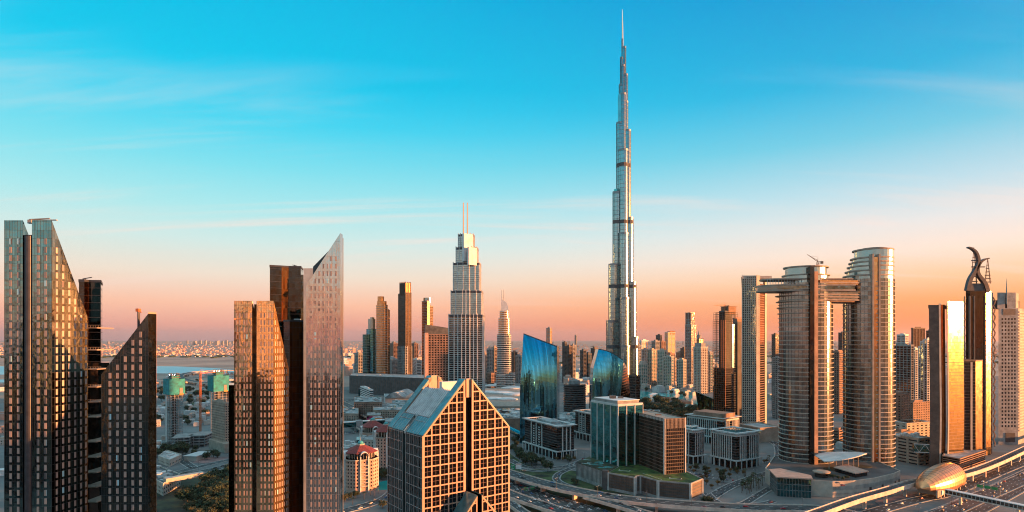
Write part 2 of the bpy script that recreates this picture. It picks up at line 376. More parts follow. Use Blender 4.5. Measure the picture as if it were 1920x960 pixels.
def road(key,name,pts,w,lanes=2,raw=False,kerb=True):
    ZR[0]+=.02
    P=smooth([p if raw else G(*p) for p in pts]); ROADS[key]=(P,w,ZR[0])
    b=MB(); strip(b,P,-w/2,w/2,ZR[0]); b.build(name,K['asph'],kind='structure')
    m=MB()
    for k in range(1,lanes): dashes(m,P,-w/2+w*k/lanes,ZR[0]+.03)
    strip(m,P,-w/2+.4,-w/2+.8,ZR[0]+.03); strip(m,P,w/2-.8,w/2-.4,ZR[0]+.03)
    m.build('road_markings',K['mark'],kind='structure')
    if kerb:
        k=MB(); wallstrip(k,P,-w/2-.5,-w/2,.05,ZR[0]+.14); wallstrip(k,P,w/2,w/2+.5,.05,ZR[0]+.14); k.build('kerb',K['conc'],kind='structure')
road('left_main','highway',[(250,924),(285,906),(340,893),(400,880),(450,868),(560,845)],17,4)
road('left_back','highway',[(250,902),(300,893),(340,884),(372,876),(450,858),(560,836)],13,3)
road('left_side','street',[(338,856),(345,866),(362,877)],12,2)
road('left_loop','street',[(392,900),(400,890),(415,884),(440,882)],7,2)
road('grade','highway',[(600,772),(660,792),(730,830),(850,875),(955,910),(1000,928),(1050,944),(1110,962),(1180,985),(1300,1010),(1500,1035),(1700,1000),(1800,960),(1920,900),(2000,860)],30,7)
road('service_a','street',[(955,862),(985,876),(1020,878),(1060,875),(1082,868),(1100,860)],10,2)
road('service_b','street',[(960,875),(1000,883),(1035,882),(1055,880)],8,2)
road('service_c','street',[(1090,872),(1062,882),(1045,892),(1050,905),(1110,925),(1200,944),(1320,950),(1420,946),(1450,940)],9,2)
road('east_service','street',[(1560,985),(1640,960),(1720,938),(1780,925),(1840,900),(1900,875),(1990,840)],14,3)
road('east_mid','highway',[(1640,1000),(1760,965),(1820,940),(1880,915),(1930,893),(2000,862)],20,4)
road('mid_street','street',[(1330,935),(1370,912),(1420,893),(1450,882),(1462,850),(1450,830),(1400,815)],13,3)
road('loop_road','street',[(1325,925),(1350,945),(1390,946),(1420,930),(1445,915)],9,2)
road('hotel_street','street',[(630,962),(680,950),(722,935),(740,920)],14,3)
road('mall_road','street',[(560,800),(640,757),(700,740),(760,735)],14,3)
road('creek_road','street',[(-20,722),(120,718),(290,712),(440,706),(640,712)],20,2)
road('plain_road','street',[(-20,676),(300,673),(640,671),(960,668)],26,2)
road('villa_road','street',[(260,772),(330,764),(352,745),(372,733),(385,727)],12,2)
# ---------------------------------------------------------------- flyovers
def flyover(label,pts,w,z,lanes,key,ph=1.1,tk=1.9,raised=None,name='flyover',mark=True,pier=True,deckmat='asph',cat='flyover'):
    P=smooth([G(p[0],p[1],z) for p in pts]); c=P[len(P)//2]
    t=thing(name,label,cat,c.x,c.y,0)
    b=MB(); wallstrip(b,P,-w/2,w/2,z-tk,z-.02); b.build('deck_girder',K['parapet'],t)
    b=MB(); strip(b,P,-w/2+.5,w/2-.5,z+.01); b.build('carriageway' if mark else 'track_bed',K[deckmat],t)
    for d in (-w/2,w/2-.5):
        b=MB(); wallstrip(b,P,d,d+.5,z-tk-.2 if 0 else z,z+ph); b.build('parapet',K['parapet'],t)
    if mark:
        m=MB()
        for k in range(1,lanes): dashes(m,P,-w/2+w*k/lanes,z+.06)
        m.build('lane_markings',K['mark'],t,kind='stuff')
    else:
        for d in (-w*.22,w*.22):
            m=MB(); wallstrip(m,P,d-.9,d-.7,z,z+.3); wallstrip(m,P,d+.7,d+.9,z,z+.3); m.build('rail',K['steel'],t)
    if pier:
        acc=0
        for i in range(1,len(P)):
            acc+=(P[i]-P[i-1]).length
            if acc>38:
                acc=0; d=(P[i]-P[i-1]).normalized(); n=(d.y,-d.x)
                m=MB(); m.obox(P[i],(d.x,d.y),n,-1.1,1.1,-w*.14,w*.14,0,z-tk-1.6); 
                a=[(P[i].x+d.x*s*1.1+n[0]*q*w*.14,P[i].y+d.y*s*1.1+n[1]*q*w*.14) for s,q in((-1,-1),(-1,1),(1,1),(1,-1))]
                e=[(P[i].x+d.x*s*1.2+n[0]*q*w*.32,P[i].y+d.y*s*1.2+n[1]*q*w*.32) for s,q in((-1,-1),(-1,1),(1,1),(1,-1))]
                m.loft([[(x,y,z-tk-1.7) for x,y in a],[(x,y,z-tk-.01) for x,y in e]]); m.build('pier',K['parapet'],t)
    ROADS[key]=(P,w,z+.03)
    return t
flyover('wide grey highway flyover with sunlit parapets in front of the office podiums',[(560,722),(620,746),(660,764),(727,797),(850,850),(955,887),(1030,909),(1100,924),(1160,934),(1250,943),(1400,952),(1540,955),(1640,975)],20,9,4,'fly_a')
flyover('slip ramp flyover peeling off the wide flyover below the brown tower',[(1100,930),(1150,944),(1210,962),(1290,985),(1400,1010)],11,8.2,3,'fly_b')
flyover('lower highway flyover crossing the bottom edge beside the gabled tower',[(560,745),(640,783),(700,812),(850,880),(956,926),(1010,945),(1075,966),(1150,990)],16,8,4,'fly_c')
flyover('nearest slip ramp at the bottom edge right of the gabled tower',[(900,915),(956,943),(985,962),(1030,985)],9,6,2,'fly_d')
flyover('curving concrete bridge over the pale creek on the far plain',[(620,696),(560,694),(445,694),(400,695),(360,698),(338,704),(350,712),(390,718),(450,720),(560,719)],24,12,2,'fly_e',tk=3,cat='bridge',name='road_bridge')
flyover('long concrete metro viaduct with sunlit edges running past the station',[(1420,1000),(1530,962),(1600,937),(1660,920),(1715,904),(1770,896),(1822,884),(1870,866),(1920,843),(1980,815),(2060,780)],10,12,2,'metro',ph=1.6,tk=2.4,name='metro_viaduct',mark=False,deckmat='asph2',cat='viaduct')
# ---------------------------------------------------------------- towers
def gtower(name,label,poly,z1,gl='g_dark',wl='conc',fh=4,t=1.2,proud=.5,sp=None,pw=.8,pp=None,top=2.5,cat='tower',group=None,z0=0,plant=True,parent=None,edges=None,roofm='roof',bandm=None,crown=0):
    c=cen(poly)
    T=parent or thing(name,label,cat,c[0],c[1],z0,group)
    MB().prism(poly,z0,z1).build('glass_facade',K[gl],T)
    if t: bands(MB(),poly,z0,z1,fh,t,proud,fh-t).build('floor_bands',K[bandm or wl],T)
    if sp: piers(MB(),poly,z0,z1,sp,pw,(proud+.15) if pp is None else pp,edges).build('pillars',K[wl],T)
    g=grow(poly,proud+.2); gi=grow(poly,-.8)
    m=MB(); n=len(poly)
    m.loft([[(p[0],p[1],z1-.3) for p in g],[(p[0],p[1],z1+top) for p in g],[(p[0],p[1],z1+top) for p in gi],[(p[0],p[1],z1+.05) for p in gi]],cap=False); m.build('roof_parapet',K[wl],T)
    rdk=MB().prism(gi,z1-.2,z1+.1).build('roof_deck',K[roofm],T)
    if plant:
        m=MB(); s=[(c[0]+(p[0]-c[0])*.45,c[1]+(p[1]-c[1])*.45) for p in poly]; m.prism(s,z1+.1,z1+top+2.5+crown)
        s2=[(c[0]+(p[0]-c[0])*.18+(poly[0][0]-c[0])*.45,c[1]+(p[1]-c[1])*.18+(poly[0][1]-c[1])*.45) for p in poly]; m.prism(s2,z1+.1,z1+top+1.2)
        m.build('roof_plant',K[wl],rdk)
    return T
def clip_top(P,f):
    """keep the part of a vertical facade cell (list of (s,z)) below the line z<=f(s)"""
    out=[]
    for i in range(len(P)):
        a,b=P[i],P[(i+1)%len(P)]; da=f(a[0])-a[1]; db=f(b[0])-b[1]
        if da>=0: out.append(a)
        if (da>=0)!=(db>=0):
            k=da/(da-db); out.append((a[0]+(b[0]-a[0])*k,a[1]+(b[1]-a[1])*k))
    return out
def cell(mb,o,u,n,P,d0,d1):
    """thin slab over facade polygon P between offsets d0 and d1 along the outward normal"""
    f=[(o[0]+u[0]*s+n[0]*d1,o[1]+u[1]*s+n[1]*d1,z) for s,z in P]; k=[(o[0]+u[0]*s+n[0]*d0,o[1]+u[1]*s+n[1]*d0,z) for s,z in P]
    mb.loft([k,f]); return mb
def edge(poly,i):
    p=Vector(poly[i]);q=Vector(poly[(i+1)%len(poly)]);d=(q-p);l=d.length;d/=l
    return (p.x,p.y),(d.x,d.y),(d.y,-d.x),l
def facade_lines(mb,e,z0,z1,fh,sp,w=.14,d=.08,f=None):
    o,u,n,l=e; f=f or (lambda s:z1)
    z=z0
    while z<z1:
        P=clip_top([(0,z),(l,z),(l,z+w),(0,z+w)],f)
        if len(P)>2: cell(mb,o,u,n,P,-.02,d)
        z+=fh
    k=max(1,round(l/sp))
    for j in range(k+1):
        s=min(max(l*j/k,w/2),l-w/2); P=clip_top([(s-w/2,z0),(s+w/2,z0),(s+w/2,z1),(s-w/2,z1)],f)
        if len(P)>2: cell(mb,o,u,n,P,-.02,d)
    return mb
def window_parts(T,cells,name,m,depth=(-.02,.12),cap=100,score=None):
    """cells: list of (edge, polygon); the nearest ones become parts of their own"""
    score=score or (lambda c:-c[1][0][1])
    cs=sorted(cells,key=score)
    for e,P in cs[:cap]:
        cell(MB(),e[0],e[1],e[2],P,*depth).build(name,m,T)
    if len(cs)>cap:
        b=MB()
        for e,P in cs[cap:]: cell(b,e[0],e[1],e[2],P,*depth)
        b.build(name,m,T,kind='stuff')
def crane(label,x,y,z0,h,yaw,jib,parent_label=None,r=.35,m='rust',luff=0,group=None):
    T=thing('tower_crane',label,'crane',x,y,z0,group)
    b=MB(); s=1.0
    for a,c in((-s,-s),(s,-s),(s,s),(-s,s)): b.tube((x+a,y+c,z0),(x+a,y+c,z0+h),r*.6,n=4)
    k=int(h/5)
    for i in range(k):
        q=(-s if i%2 else s); b.tube((x-q,y-s,z0+i*5),(x+q,y-s,z0+i*5+5),r*.45,n=4); b.tube((x-s,y-q,z0+i*5),(x-s,y+q,z0+i*5+5),r*.45,n=4)
    b.build('mast',K[m],T)
    d=Vector((math.cos(yaw),math.sin(yaw),0)); tip=Vector((x,y,z0+h))+d*jib*math.cos(luff)+Vector((0,0,1))*jib*math.sin(luff)
    j=MB(); o=Vector((x,y,z0+h)); j.tube(o,tip,r,r*.6,4); j.tube(o+Vector((0,0,1.8)),tip,r*.6,r*.4,4)
    for i in range(8):
        p=o+(tip-o)*i/8; j.tube(p,o+Vector((0,0,1.8))*(1-(i+.5)/8)+(tip-o)*(i+.5)/8,r*.4,n=4)
    jb=j.build('jib',K[m],T)
    c=MB(); c.tube(o,o-d*jib*.28,r*1.1,n=4); c.box(x-d.x*jib*.28-1.2,y-d.y*jib*.28-1.2,z0+h-2.5,x-d.x*jib*.28+1.2,y-d.y*jib*.28+1.2,z0+h+.4); c.build('counterweight',K['concd'],jb)
    a=MB(); a.tube(o,o+Vector((0,0,6)),r*.8,.1,4); a.tube(o+Vector((0,0,6)),o+(tip-o)*.7,.12,n=4); a.build('mast_head',K[m],T)
    return T
# ================================================================ LEFT CLUSTER, near glass towers
def lerp(a,b,t): return a+(b-a)*t
def park_cells(e,z0,z1,fh,cols,w,h,f=None,margin=.6):
    o,u,n,l=e; f=f or (lambda s:z1); out=[]; z=z1-fh
    while z>z0:
        for c in cols:
            P=[(c-w/2,z+.5),(c+w/2,z+.5),(c+w/2,z+.5+h),(c-w/2,z+.5+h)]
            if all(p[1]+margin<f(p[0]) for p in P) and P[0][0]>0 and P[1][0]<l: out.append((e,P))
        z-=fh
    return out
def visZ(Y): return H-(1000-HZ)/F*Y     # height that the bottom of the frame cuts at distance Y
# --- tower A1: two front lobes with a dark slot, right side with a raked roof
Y0=280; T=thing('glass_tower','tall green glass tower with raked right shoulder at the far left edge','tower',X(80,Y0),Y0+12,0)
zt=Z(413,Y0); yb=304; zb=Z(598,yb)
xl,xs0,xs1,xr=X(8,Y0),X(43,Y0),X(60,Y0),X(97,Y0)
lobe1=[(xl,Y0),(xs0,Y0),(xs0,yb),(xl,yb)]
MB().prism(lobe1,0,[zt,zt,zb,zb]).build('left_lobe',K['g_park'],T)
yb=297.5; lobe2=[(xs1,Y0),(xr,Y0),(xr+4.7,yb),(xs1,yb)]
MB().prism(lobe2,0,[zt,zt,zb,zb]).build('right_lobe',K['g_park'],T)
f=lambda s: zt-(zt-zb)*s/18.12
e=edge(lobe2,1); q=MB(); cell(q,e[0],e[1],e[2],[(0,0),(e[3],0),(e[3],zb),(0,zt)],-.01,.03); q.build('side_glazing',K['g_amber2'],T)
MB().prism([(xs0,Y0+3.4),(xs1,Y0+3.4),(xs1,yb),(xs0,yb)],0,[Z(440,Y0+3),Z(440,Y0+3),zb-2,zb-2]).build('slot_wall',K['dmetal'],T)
MB().prism(ell((xs0+xs1)/2,Y0+1.2,1.9,1.9,16),0,Z(442,Y0)).build('dark_column',K['dmetal'],T,smooth=False)
ln=MB(); e1=edge(lobe1,0);e2=edge(lobe2,0);e3=edge(lobe2,1)
facade_lines(ln,e1,60,zt,4.0,1.35,.08,.05); facade_lines(ln,e2,60,zt,4.0,1.35,.08,.05); facade_lines(ln,e3,60,zt,4.0,1.35,.08,.05,f)
ln.build('mullions',K['mull'],T)
zz=lambda Y:visZ(Y)-4
cl=park_cells(e1,zz(Y0),zt-8,4.0,[3.0,6.7],1.15,2.8)+park_cells(e2,zz(Y0),zt-8,4.0,[2.9,6.5],1.15,2.8)+park_cells(e3,zz(yb),zt-8,4.0,[2.4,5.4,8.4,11.4,14.4,17],1.0,2.8,f,3.0)
random.shuffle(cl); window_parts(T,cl,'wall_panel',K['panel'],(-.02,.10),100,lambda c:-c[1][0][1])
m=MB(); m.obox((xs1,Y0),(1,0),(0,1),-3.2,10,2,3,zt+.4,zt+.8); m.tube((xs1-3,Y0+2,zt+.8),(xs1+7,Y0+2,zt+1.3),.3,n=4); m.box(xs1-3.4,Y0+1.4,zt-1.2,xs1-1.5,Y0+2.8,zt+.6); m.build('cleaning_gantry',K['conc'],T)
# open and lit vents
for k,(px,py,Y,ed) in enumerate([(119,716,296,e3),(126,745,Y0,e1)]): pass
# --- tower A2: black tower behind
p=rect(166,148,192,325,12); 
T=gtower('black_tower','black glass tower with orange lit strip behind the far left tower',[(X(148,322),322),(X(158,322.3),322.3),(X(166,325.5),325.5),(X(189,326.5),326.5),(X(192,345),345),(X(150,345),345)],Z(528,325),'g_black','dmetal',4.1,.25,.06,None,top=1.0,plant=False)
MB().prism([(X(158,322.1),322.1),(X(166,325.3),325.3),(X(166,325.9),325.9),(X(158,322.7),322.7)],60,Z(530,322)).build('glow_tint_strip',K['g_ember'],T)  # reflected sunset put into the tint of this strip of black glass
for py in (614,655,691,724,752,780,826,855,883,910,938):
    m=MB(); z=Z(py,312); m.box(X(164,312),309,z-.5,X(189,312),322,z); m.tube((X(164,309),309.2,z+1.1),(X(189,309),309.2,z+1.1),.08,n=4)
    for q in range(6): xx=lerp(X(164.5,309),X(188.5,309),q/5); m.tube((xx,309.2,z),(xx,309.2,z+1.1),.06,n=4)
    m.build('terrace',K['beige'],T)
m=MB(); m.tube((X(160,328),328,Z(528,328)),(X(160,328),328,Z(522,328)),.25,n=4); m.tube((X(155,328),328,Z(523,328)),(X(172,328),328,Z(520,328)),.3,n=4); m.build('roof_gantry',K['dmetal'],T)
MB().prism([(X(165,324),324),(X(205,324),324),(X(205,340),340),(X(165,340),340)],0,Z(680,324)).build('dark_link_block',K['g_black'],T)
# --- tower A3: wedge
Y0=285;T=thing('glass_tower','dark wedge shaped tower with pale panels and a slanted roof rising to the right','tower',X(235,Y0),Y0+10,0)
xa,xb=X(190,Y0),X(278,Y0); za,zb_=Z(702,Y0),Z(588,Y0); W=[(xa,Y0),(xb,Y0),(xb+.6,Y0+5.5),(xa,Y0+18)]
MB().prism(W,0,[za,zb_,zb_,za]).build('glass_body',K['g_parkd'],T)
fr=lambda s: za+(zb_-za)*s/(xb-xa)
xr_=X(287,Y0+5.5); MB().prism([(xb,Y0),(xr_,Y0+5.5),(xb+.6,Y0+5.6)],0,Z(585,Y0)).build('end_blade',K['pink'],T)
e=edge(W,0); facade_lines(MB(),e,60,zb_,4.0,1.35,.08,.05,fr).build('mullions',K['mull'],T)
window_parts(T,park_cells(e,zz(Y0),zb_-8,4.0,[4.2,7.9,11.6,15.3,19.0],1.25,2.7,fr,1.5),'wall_panel',K['panel'],(-.02,.10),100)
m=MB(); m.tube((X(260,Y0+8),Y0+8,Z(660,Y0)),(X(260,Y0+8),Y0+8,Z(580,Y0)),.6,n=6); m.build('mast',K['dmetal'],T)
m=MB(); m.box(X(256.5,Y0+8),Y0+7,Z(583,Y0),X(262,Y0+8),Y0+9,Z(577,Y0)); m.tube((X(260,Y0+8),Y0+8,Z(580,Y0)),(X(265,Y0+8),Y0+8,Z(585,Y0)),.25,n=4); m.build('mast_head',K['rust'],T)
# ================================================================ second glass cluster
Y0=330; yb=352; zt=Z(564,Y0); zb=Z(690,yb)
T=thing('glass_tower','shorter golden reflecting tower with a split front and raked right shoulder','tower',X(478,Y0),Y0+11,0)
xl,xs0,xs1,xr=X(439,Y0),X(473,Y0),X(481,Y0),X(513,Y0)
l1=[(xl,Y0),(xs0,Y0),(xs0,yb),(xl,yb)]; yb=Y0+10; l2=[(xs1,Y0),(xr,Y0),(xr+4.7,yb),(xs1,yb)]
MB().prism(l1,0,[zt,zt,zb,zb]).build('left_lobe',K['g_parkb'],T)
MB().prism(l2,0,[zt,zt,zb,zb]).build('right_lobe',K['g_parkb'],T)
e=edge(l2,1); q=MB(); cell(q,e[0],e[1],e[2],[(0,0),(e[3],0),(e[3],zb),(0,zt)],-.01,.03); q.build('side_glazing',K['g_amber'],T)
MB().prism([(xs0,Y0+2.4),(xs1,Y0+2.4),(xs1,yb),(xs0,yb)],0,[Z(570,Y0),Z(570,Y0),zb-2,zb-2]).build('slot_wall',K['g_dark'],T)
f=lambda s: zt-(zt-zb)*s/11.05
ln=MB(); e1=edge(l1,0);e2=edge(l2,0);e3=edge(l2,1)
facade_lines(ln,e1,55,zt,4.0,1.35,.08,.05); facade_lines(ln,e2,55,zt,4.0,1.35,.08,.05); facade_lines(ln,e3,55,zt,4.0,1.35,.08,.05,f); ln.build('mullions',K['mull'],T)
cl=park_cells(e1,zz(Y0),zt-6,4.0,[1.2,3.2,5.6,7.2,9.2],.7,2.6)+park_cells(e2,zz(Y0),zt-6,4.0,[2.6,4.6,7.0,8.8],.8,2.6)+park_cells(e3,zz(yb),zt-6,4.0,[1.3,2.9,4.5,6.1,7.7,9.3,10.4],.6,2.6,f,3)
window_parts(T,cl,'wall_panel',K['panel'],(-.02,.10),100)
m=MB(); m.prism([(X(429,352),352),(X(441,352),352),(X(441,370),370),(X(429,370),370)],0,Z(722,352)); m.build('rear_annex',K['g_park'],T)
# --- B2 black tower
Y0=372
Pb=[(X(506,Y0),Y0),(X(528,Y0+3),Y0+3),(X(541,Y0+5),Y0+5),(X(564,Y0+6),Y0+6),(X(568,Y0+20),Y0+20),(X(508,Y0+26),Y0+26)]
T=gtower('black_tower','tall black glass tower with a bright orange facet in the second cluster',Pb,Z(499,Y0),'g_black','dmetal',4.1,.2,.05,None,top=.8,plant=False)
m=MB(); a=(X(528,Y0+3),Y0+3);c=(X(541,Y0+5),Y0+5); e=edge([a,c],0); cell(m,e[0],e[1],e[2],[(0,60),(e[3]*.5,60),(e[3],Z(500,Y0)),(0,Z(500,Y0))],-.02,.12); m.build('glow_tint_strip',K['g_bronze'],T)  # orange light on the black facet, painted as a tinted slab
m=MB(); m.tube((X(552,Y0+10),Y0+10,Z(498,Y0)),(X(552,Y0+10),Y0+10,Z(493,Y0)),.3,n=4); m.tube((X(548,Y0+10),Y0+10,Z(493,Y0)),(X(557,Y0+10),Y0+10,Z(495,Y0)),.25,n=4); m.build('roof_gantry',K['dmetal'],T)
MB().prism([(X(564,Y0+6),Y0+6),(X(574,Y0+8),Y0+8),(X(574,Y0+22),Y0+22),(X(566,Y0+22),Y0+22)],0,Z(513,Y0)).build('side_wing',K['g_dark'],T)
# --- B3 bronze block
Y0=352
T=gtower('bronze_tower','low dark tower with a glowing bronze front between the golden and pale towers',[(X(532,Y0+4),Y0+4),(X(543,Y0),Y0),(X(567,Y0+5.5),Y0+5.5),(X(574,Y0+8),Y0+8),(X(574,Y0+18),Y0+18),(X(534,Y0+18),Y0+18)],Z(602,Y0),'g_black','dmetal',4.0,.2,.05,None,top=.8,plant=False)
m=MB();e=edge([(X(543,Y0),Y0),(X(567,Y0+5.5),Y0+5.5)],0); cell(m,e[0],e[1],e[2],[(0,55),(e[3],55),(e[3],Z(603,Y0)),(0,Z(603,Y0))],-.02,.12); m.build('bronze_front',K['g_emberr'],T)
m=MB(); facade_lines(m,((e[0][0],e[0][1]-.12),e[1],e[2],e[3]),55,Z(603,Y0),4,1.9,.12,.1); m.build('mullions',K['mull'],T)
m=MB(); m.box(X(552,Y0+6),Y0+5,Z(602,Y0),X(561,Y0+6),Y0+9,Z(597,Y0)); m.build('roof_plant',K['offw'],T)
# --- B4 pale fin tower
Y0=335; T=thing('glass_tower','pale pink glass tower rising to a sharp point on its right','tower',X(606,Y0),Y0+10,0)
xa,xb=X(574,Y0),X(638,Y0); za,zt=Z(535,Y0),Z(437,Y0); D=5
W=[(xa,Y0),(xb,Y0),(xb,Y0+D),(xa,Y0+D)]; fr=lambda s: za+(zt-za)*s/(xb-xa)
MB().prism(W,0,[za,zt,zt,za],cap=False).build('glass_body',K['g_fin'],T)
MB().quad((xa,Y0,za),(xb,Y0,zt),(xb,Y0+D,zt),(xa,Y0+D,za)).build('raked_roof',K['dmetal'],T)
# dark raked fin behind the front
m=MB(); m.prism([(xa+2.2,Y0+D+.1),(xb-.5,Y0+D+.1),(xb-.5,Y0+D+3),(xa+2.2,Y0+D+3)],0,[Z(500,Y0+D),Z(445,Y0+D),Z(445,Y0+D),Z(500,Y0+D)]); m.build('rear_fin',K['roofd'],T)
m=MB(); m.prism([(X(569,Y0+15),Y0+15),(X(592,Y0+15),Y0+15),(X(592,Y0+24),Y0+24),(X(569,Y0+24),Y0+24)],0,Z(503,Y0+15)); m.build('roof_box',K['offw'],T)
e=edge(W,0); facade_lines(MB(),e,50,zt,4.25,1.0,.07,.05,fr).build('mullions',K['mull2'],T)
window_parts(T,park_cells(e,zz(Y0),zt-8,4.25,[2.9,5.2,7.4,9.9,12.2,14.2,17.0],.85,2.7,fr,1.6),'wall_panel',K['panel'],(-.02,.12),100)
# ================================================================ gabled granite tower
a=37; Yc=250; fp=rect(792.5,727,954.5,Yc,a); C=Vector(fp[0]); ua=R(a); u=(math.cos(ua),math.sin(ua)); v=(-math.sin(ua),math.cos(ua))
L1=(Vector(fp[1])-C).length; L2=(Vector(fp[3])-C).length
ze=H-(818-HZ)/F*Yc; mid=L1*.5; ym=Yc+u[1]*mid; za=H-(712-HZ)/F*ym; sl=1.9; ga=mid-sl; gb=mid+sl
def P2(s,t): return (C.x+u[0]*s+v[0]*t, C.y+u[1]*s+v[1]*t)
def P3(s,t,z): p=P2(s,t); return (p[0],p[1],z)
T=thing('gabled_tower','pink granite tower with twin glazed gables and a central slot in the foreground','tower',*P2(mid,L2/2),0)
rz=lambda s: (ze+(za-ze)*s/ga) if s<=mid else (ze+(za-ze)*(L1-s)/(L1-gb))
lob=((0,ga),(gb,L1)); NL=L2*.5; gr=1.6
fd=4.5  # depth of a gable fin
for s0,s1 in lob:
    for t0,t1 in ((0,NL-gr),(NL+gr,L2)):
        front= t0==0
        # wall prism up to the eaves plus gable fin
        m=MB(); q=[P2(s0,t0),P2(s1,t0),P2(s1,t1),P2(s0,t1)]
        zl=min(rz(s0+1e-6),rz(s1-1e-6))
        m.prism(q,0,ze-.02); m.build('shaft',K['g_dteal'],T)
for s0,s1 in lob:   # front gable lobes
    A,B=(rz(s0+1e-6),rz(s1-1e-6))
    m=MB(); m.prism([P2(s0+.05,.05),P2(s1-.05,.05),P2(s1-.05,fd),P2(s0+.05,fd)],ze-.1,[A,B,B,A]); m.build('front_gable',K['g_dusit'],T)
# slot
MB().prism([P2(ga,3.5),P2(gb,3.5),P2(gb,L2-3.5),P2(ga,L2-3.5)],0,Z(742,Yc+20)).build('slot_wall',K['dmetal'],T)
MB().prism([P2(ga+.2,1.0),P2(ga+1.3,1.0),P2(ga+1.3,3.5),P2(ga+.2,3.5)],0,za-6).build('slot_fin',K['pink'],T)
MB().prism([P2(1.2,NL-gr+.01),P2(4,NL-gr+.01),P2(4,NL+gr-.01),P2(1.2,NL+gr-.01)],0,ze).build('side_groove',K['conc'],T)
m=MB(); m.prism([P2(gb-2.4,.6),P2(gb-.05,.6),P2(gb-.05,4),P2(gb-2.4,4)],za-8,za+.4); m.build('gable_block',K['pink'],T)
# roofs: left and right slopes between the front and back gables
def slope(name,s0,s1,t0,t1,dz,mt,th=.5):
    m=MB(); z0,z1=rz(s0)+dz,rz(s1)+dz
    m.loft([[P3(s0,t0,z0-th),P3(s1,t0,z1-th),P3(s1,t0,z1),P3(s0,t0,z0)],[P3(s0,t1,z0-th),P3(s1,t1,z1-th),P3(s1,t1,z1),P3(s0,t1,z0)]]); return m.build(name,mt,T)
c1=ga*.30; c2=ga*.80
for t0,t1 in ((fd,NL-gr),(NL+gr,L2-fd)):
    slope('glazed_roof',0,c1,t0,t1,.15,K['roofteal'])
    slope('glazed_roof',L1-c1,L1,t0,t1,.15,K['roofteal'])
slope('gutter',.5,c1,NL-gr,NL+gr,-1.2,K['conc'])
slope('ribbed_roof',c1,c2,fd+.6,L2-fd-.6,-.9,K['conc']); slope('ribbed_roof',L1-c2,L1-c1,fd+.6,L2-fd-.6,-.9,K['ribbed'])
ribs=MB(); k=14
for i in range(k):
    t=lerp(fd+1,L2-fd-1,(i+.5)/k); z0,z1=rz(c1)-.9,rz(c2)-.9
    ribs.loft([[P3(c1,t-.5,z0),P3(c1,t+.5,z0),P3(c1,t+.3,z0+1.0),P3(c1,t-.3,z0+1.0)],[P3(c2,t-.5,z1),P3(c2,t+.5,z1),P3(c2,t+.3,z1+1.0),P3(c2,t-.3,z1+1.0)]])
ribs.build('roof_ribs',K['ribbed'],T)
b=MB()
for t in (fd,NL-gr-.3,NL+gr,L2-fd-.3):
    z0,z1=rz(0)+.15,rz(c1)+.15; b.loft([[P3(0,t,z0),P3(0,t+.35,z0),P3(0,t+.35,z0+.3),P3(0,t,z0+.3)],[P3(c1,t,z1),P3(c1,t+.35,z1),P3(c1,t+.35,z1+.3),P3(c1,t,z1+.3)]])
for t0,t1 in ((fd,NL-gr),(NL+gr,L2-fd)):
    for i in range(1,5):
        t=lerp(t0,t1,i/5); z0,z1=rz(0)+.15,rz(c1)+.15; b.loft([[P3(0,t-.1,z0),P3(0,t+.1,z0),P3(0,t+.1,z0+.15),P3(0,t-.1,z0+.15)],[P3(c1,t-.1,z1),P3(c1,t+.1,z1),P3(c1,t+.1,z1+.15),P3(c1,t-.1,z1+.15)]])
    for s in (c1*.68,c1*.97):
        b.loft([[P3(s-.15,t0,rz(s)+.15),P3(s+.15,t0,rz(s)+.15),P3(s+.15,t0,rz(s)+.4),P3(s-.15,t0,rz(s)+.4)],[P3(s-.15,t1,rz(s)+.15),P3(s+.15,t1,rz(s)+.15),P3(s+.15,t1,rz(s)+.4),P3(s-.15,t1,rz(s)+.4)]])
b.build('roof_glazing_bars',K['mull2'],T)
zd=rz(c2)-1.2; MB().prism([P2(c2,fd),P2(L1-c2,fd),P2(L1-c2,L2-fd),P2(c2,L2-fd)],ze,zd).build('roof_deck',K['offw'],T)
MB().prism([P2(c2+1,fd+10),P2(L1-c2-.5,fd+10),P2(L1-c2-.5,L2-fd-13),P2(c2+1,L2-fd-13)],zd,zd+4.2).build('plant_room',K['white'],T)
# sloping copings of the front gable (teal metal) and back open gable frames
def beam(m,p,q,w,h,dirn):
    p=Vector(p);q=Vector(q);d=Vector((dirn[0],dirn[1],0)).normalized()*w; up=Vector((0,0,h))
    m.loft([[p,p+d,p+d+up,p+up],[q,q+d,q+d+up,q+up]]); return m
for s0,s1 in ((0,ga),(L1,gb)):
    m=MB(); beam(m,P3(s0,-.25,ze-.1),P3(s1,-.25,za-.1),fd+.3,.45,v); m.build('gable_coping',K['roofteal'],T)
    m=MB(); beam(m,P3(s0,L2-fd,ze-.1),P3(s1,L2-fd,za-.1),fd,.45,v); m.build('gable_coping',K['roofteal'],T)
    m=MB(); beam(m,P3(s0,L2-fd,ze-1.8),P3(s1,L2-fd,za-1.8),fd-.2,1.6,v); m.build('open_gable_rake',K['pink'],T)
for s in (ga-1.6,gb+.1):
    MB().prism([P2(s,L2-fd),P2(s+1.5,L2-fd),P2(s+1.5,L2-.3),P2(s,L2-.3)],ze,za-.6).build('open_gable_post',K['pink'],T)
MB().prism([P2(ga*.62,L2-1.2),P2(L1-ga*.62,L2-1.2),P2(L1-ga*.62,L2-.4),P2(ga*.62,L2-.4)],ze,rz(ga*.62)-1).build('open_gable_wall',K['cream'],T)
for s in (ga-.3,):
    MB().prism([P2(ga+.2,L2-fd+.5),P2(gb-.2,L2-fd+.5),P2(gb-.2,L2-1.0),P2(ga+.2,L2-1.0)],ze,za+.5).build('gable_block',K['pink'],T)
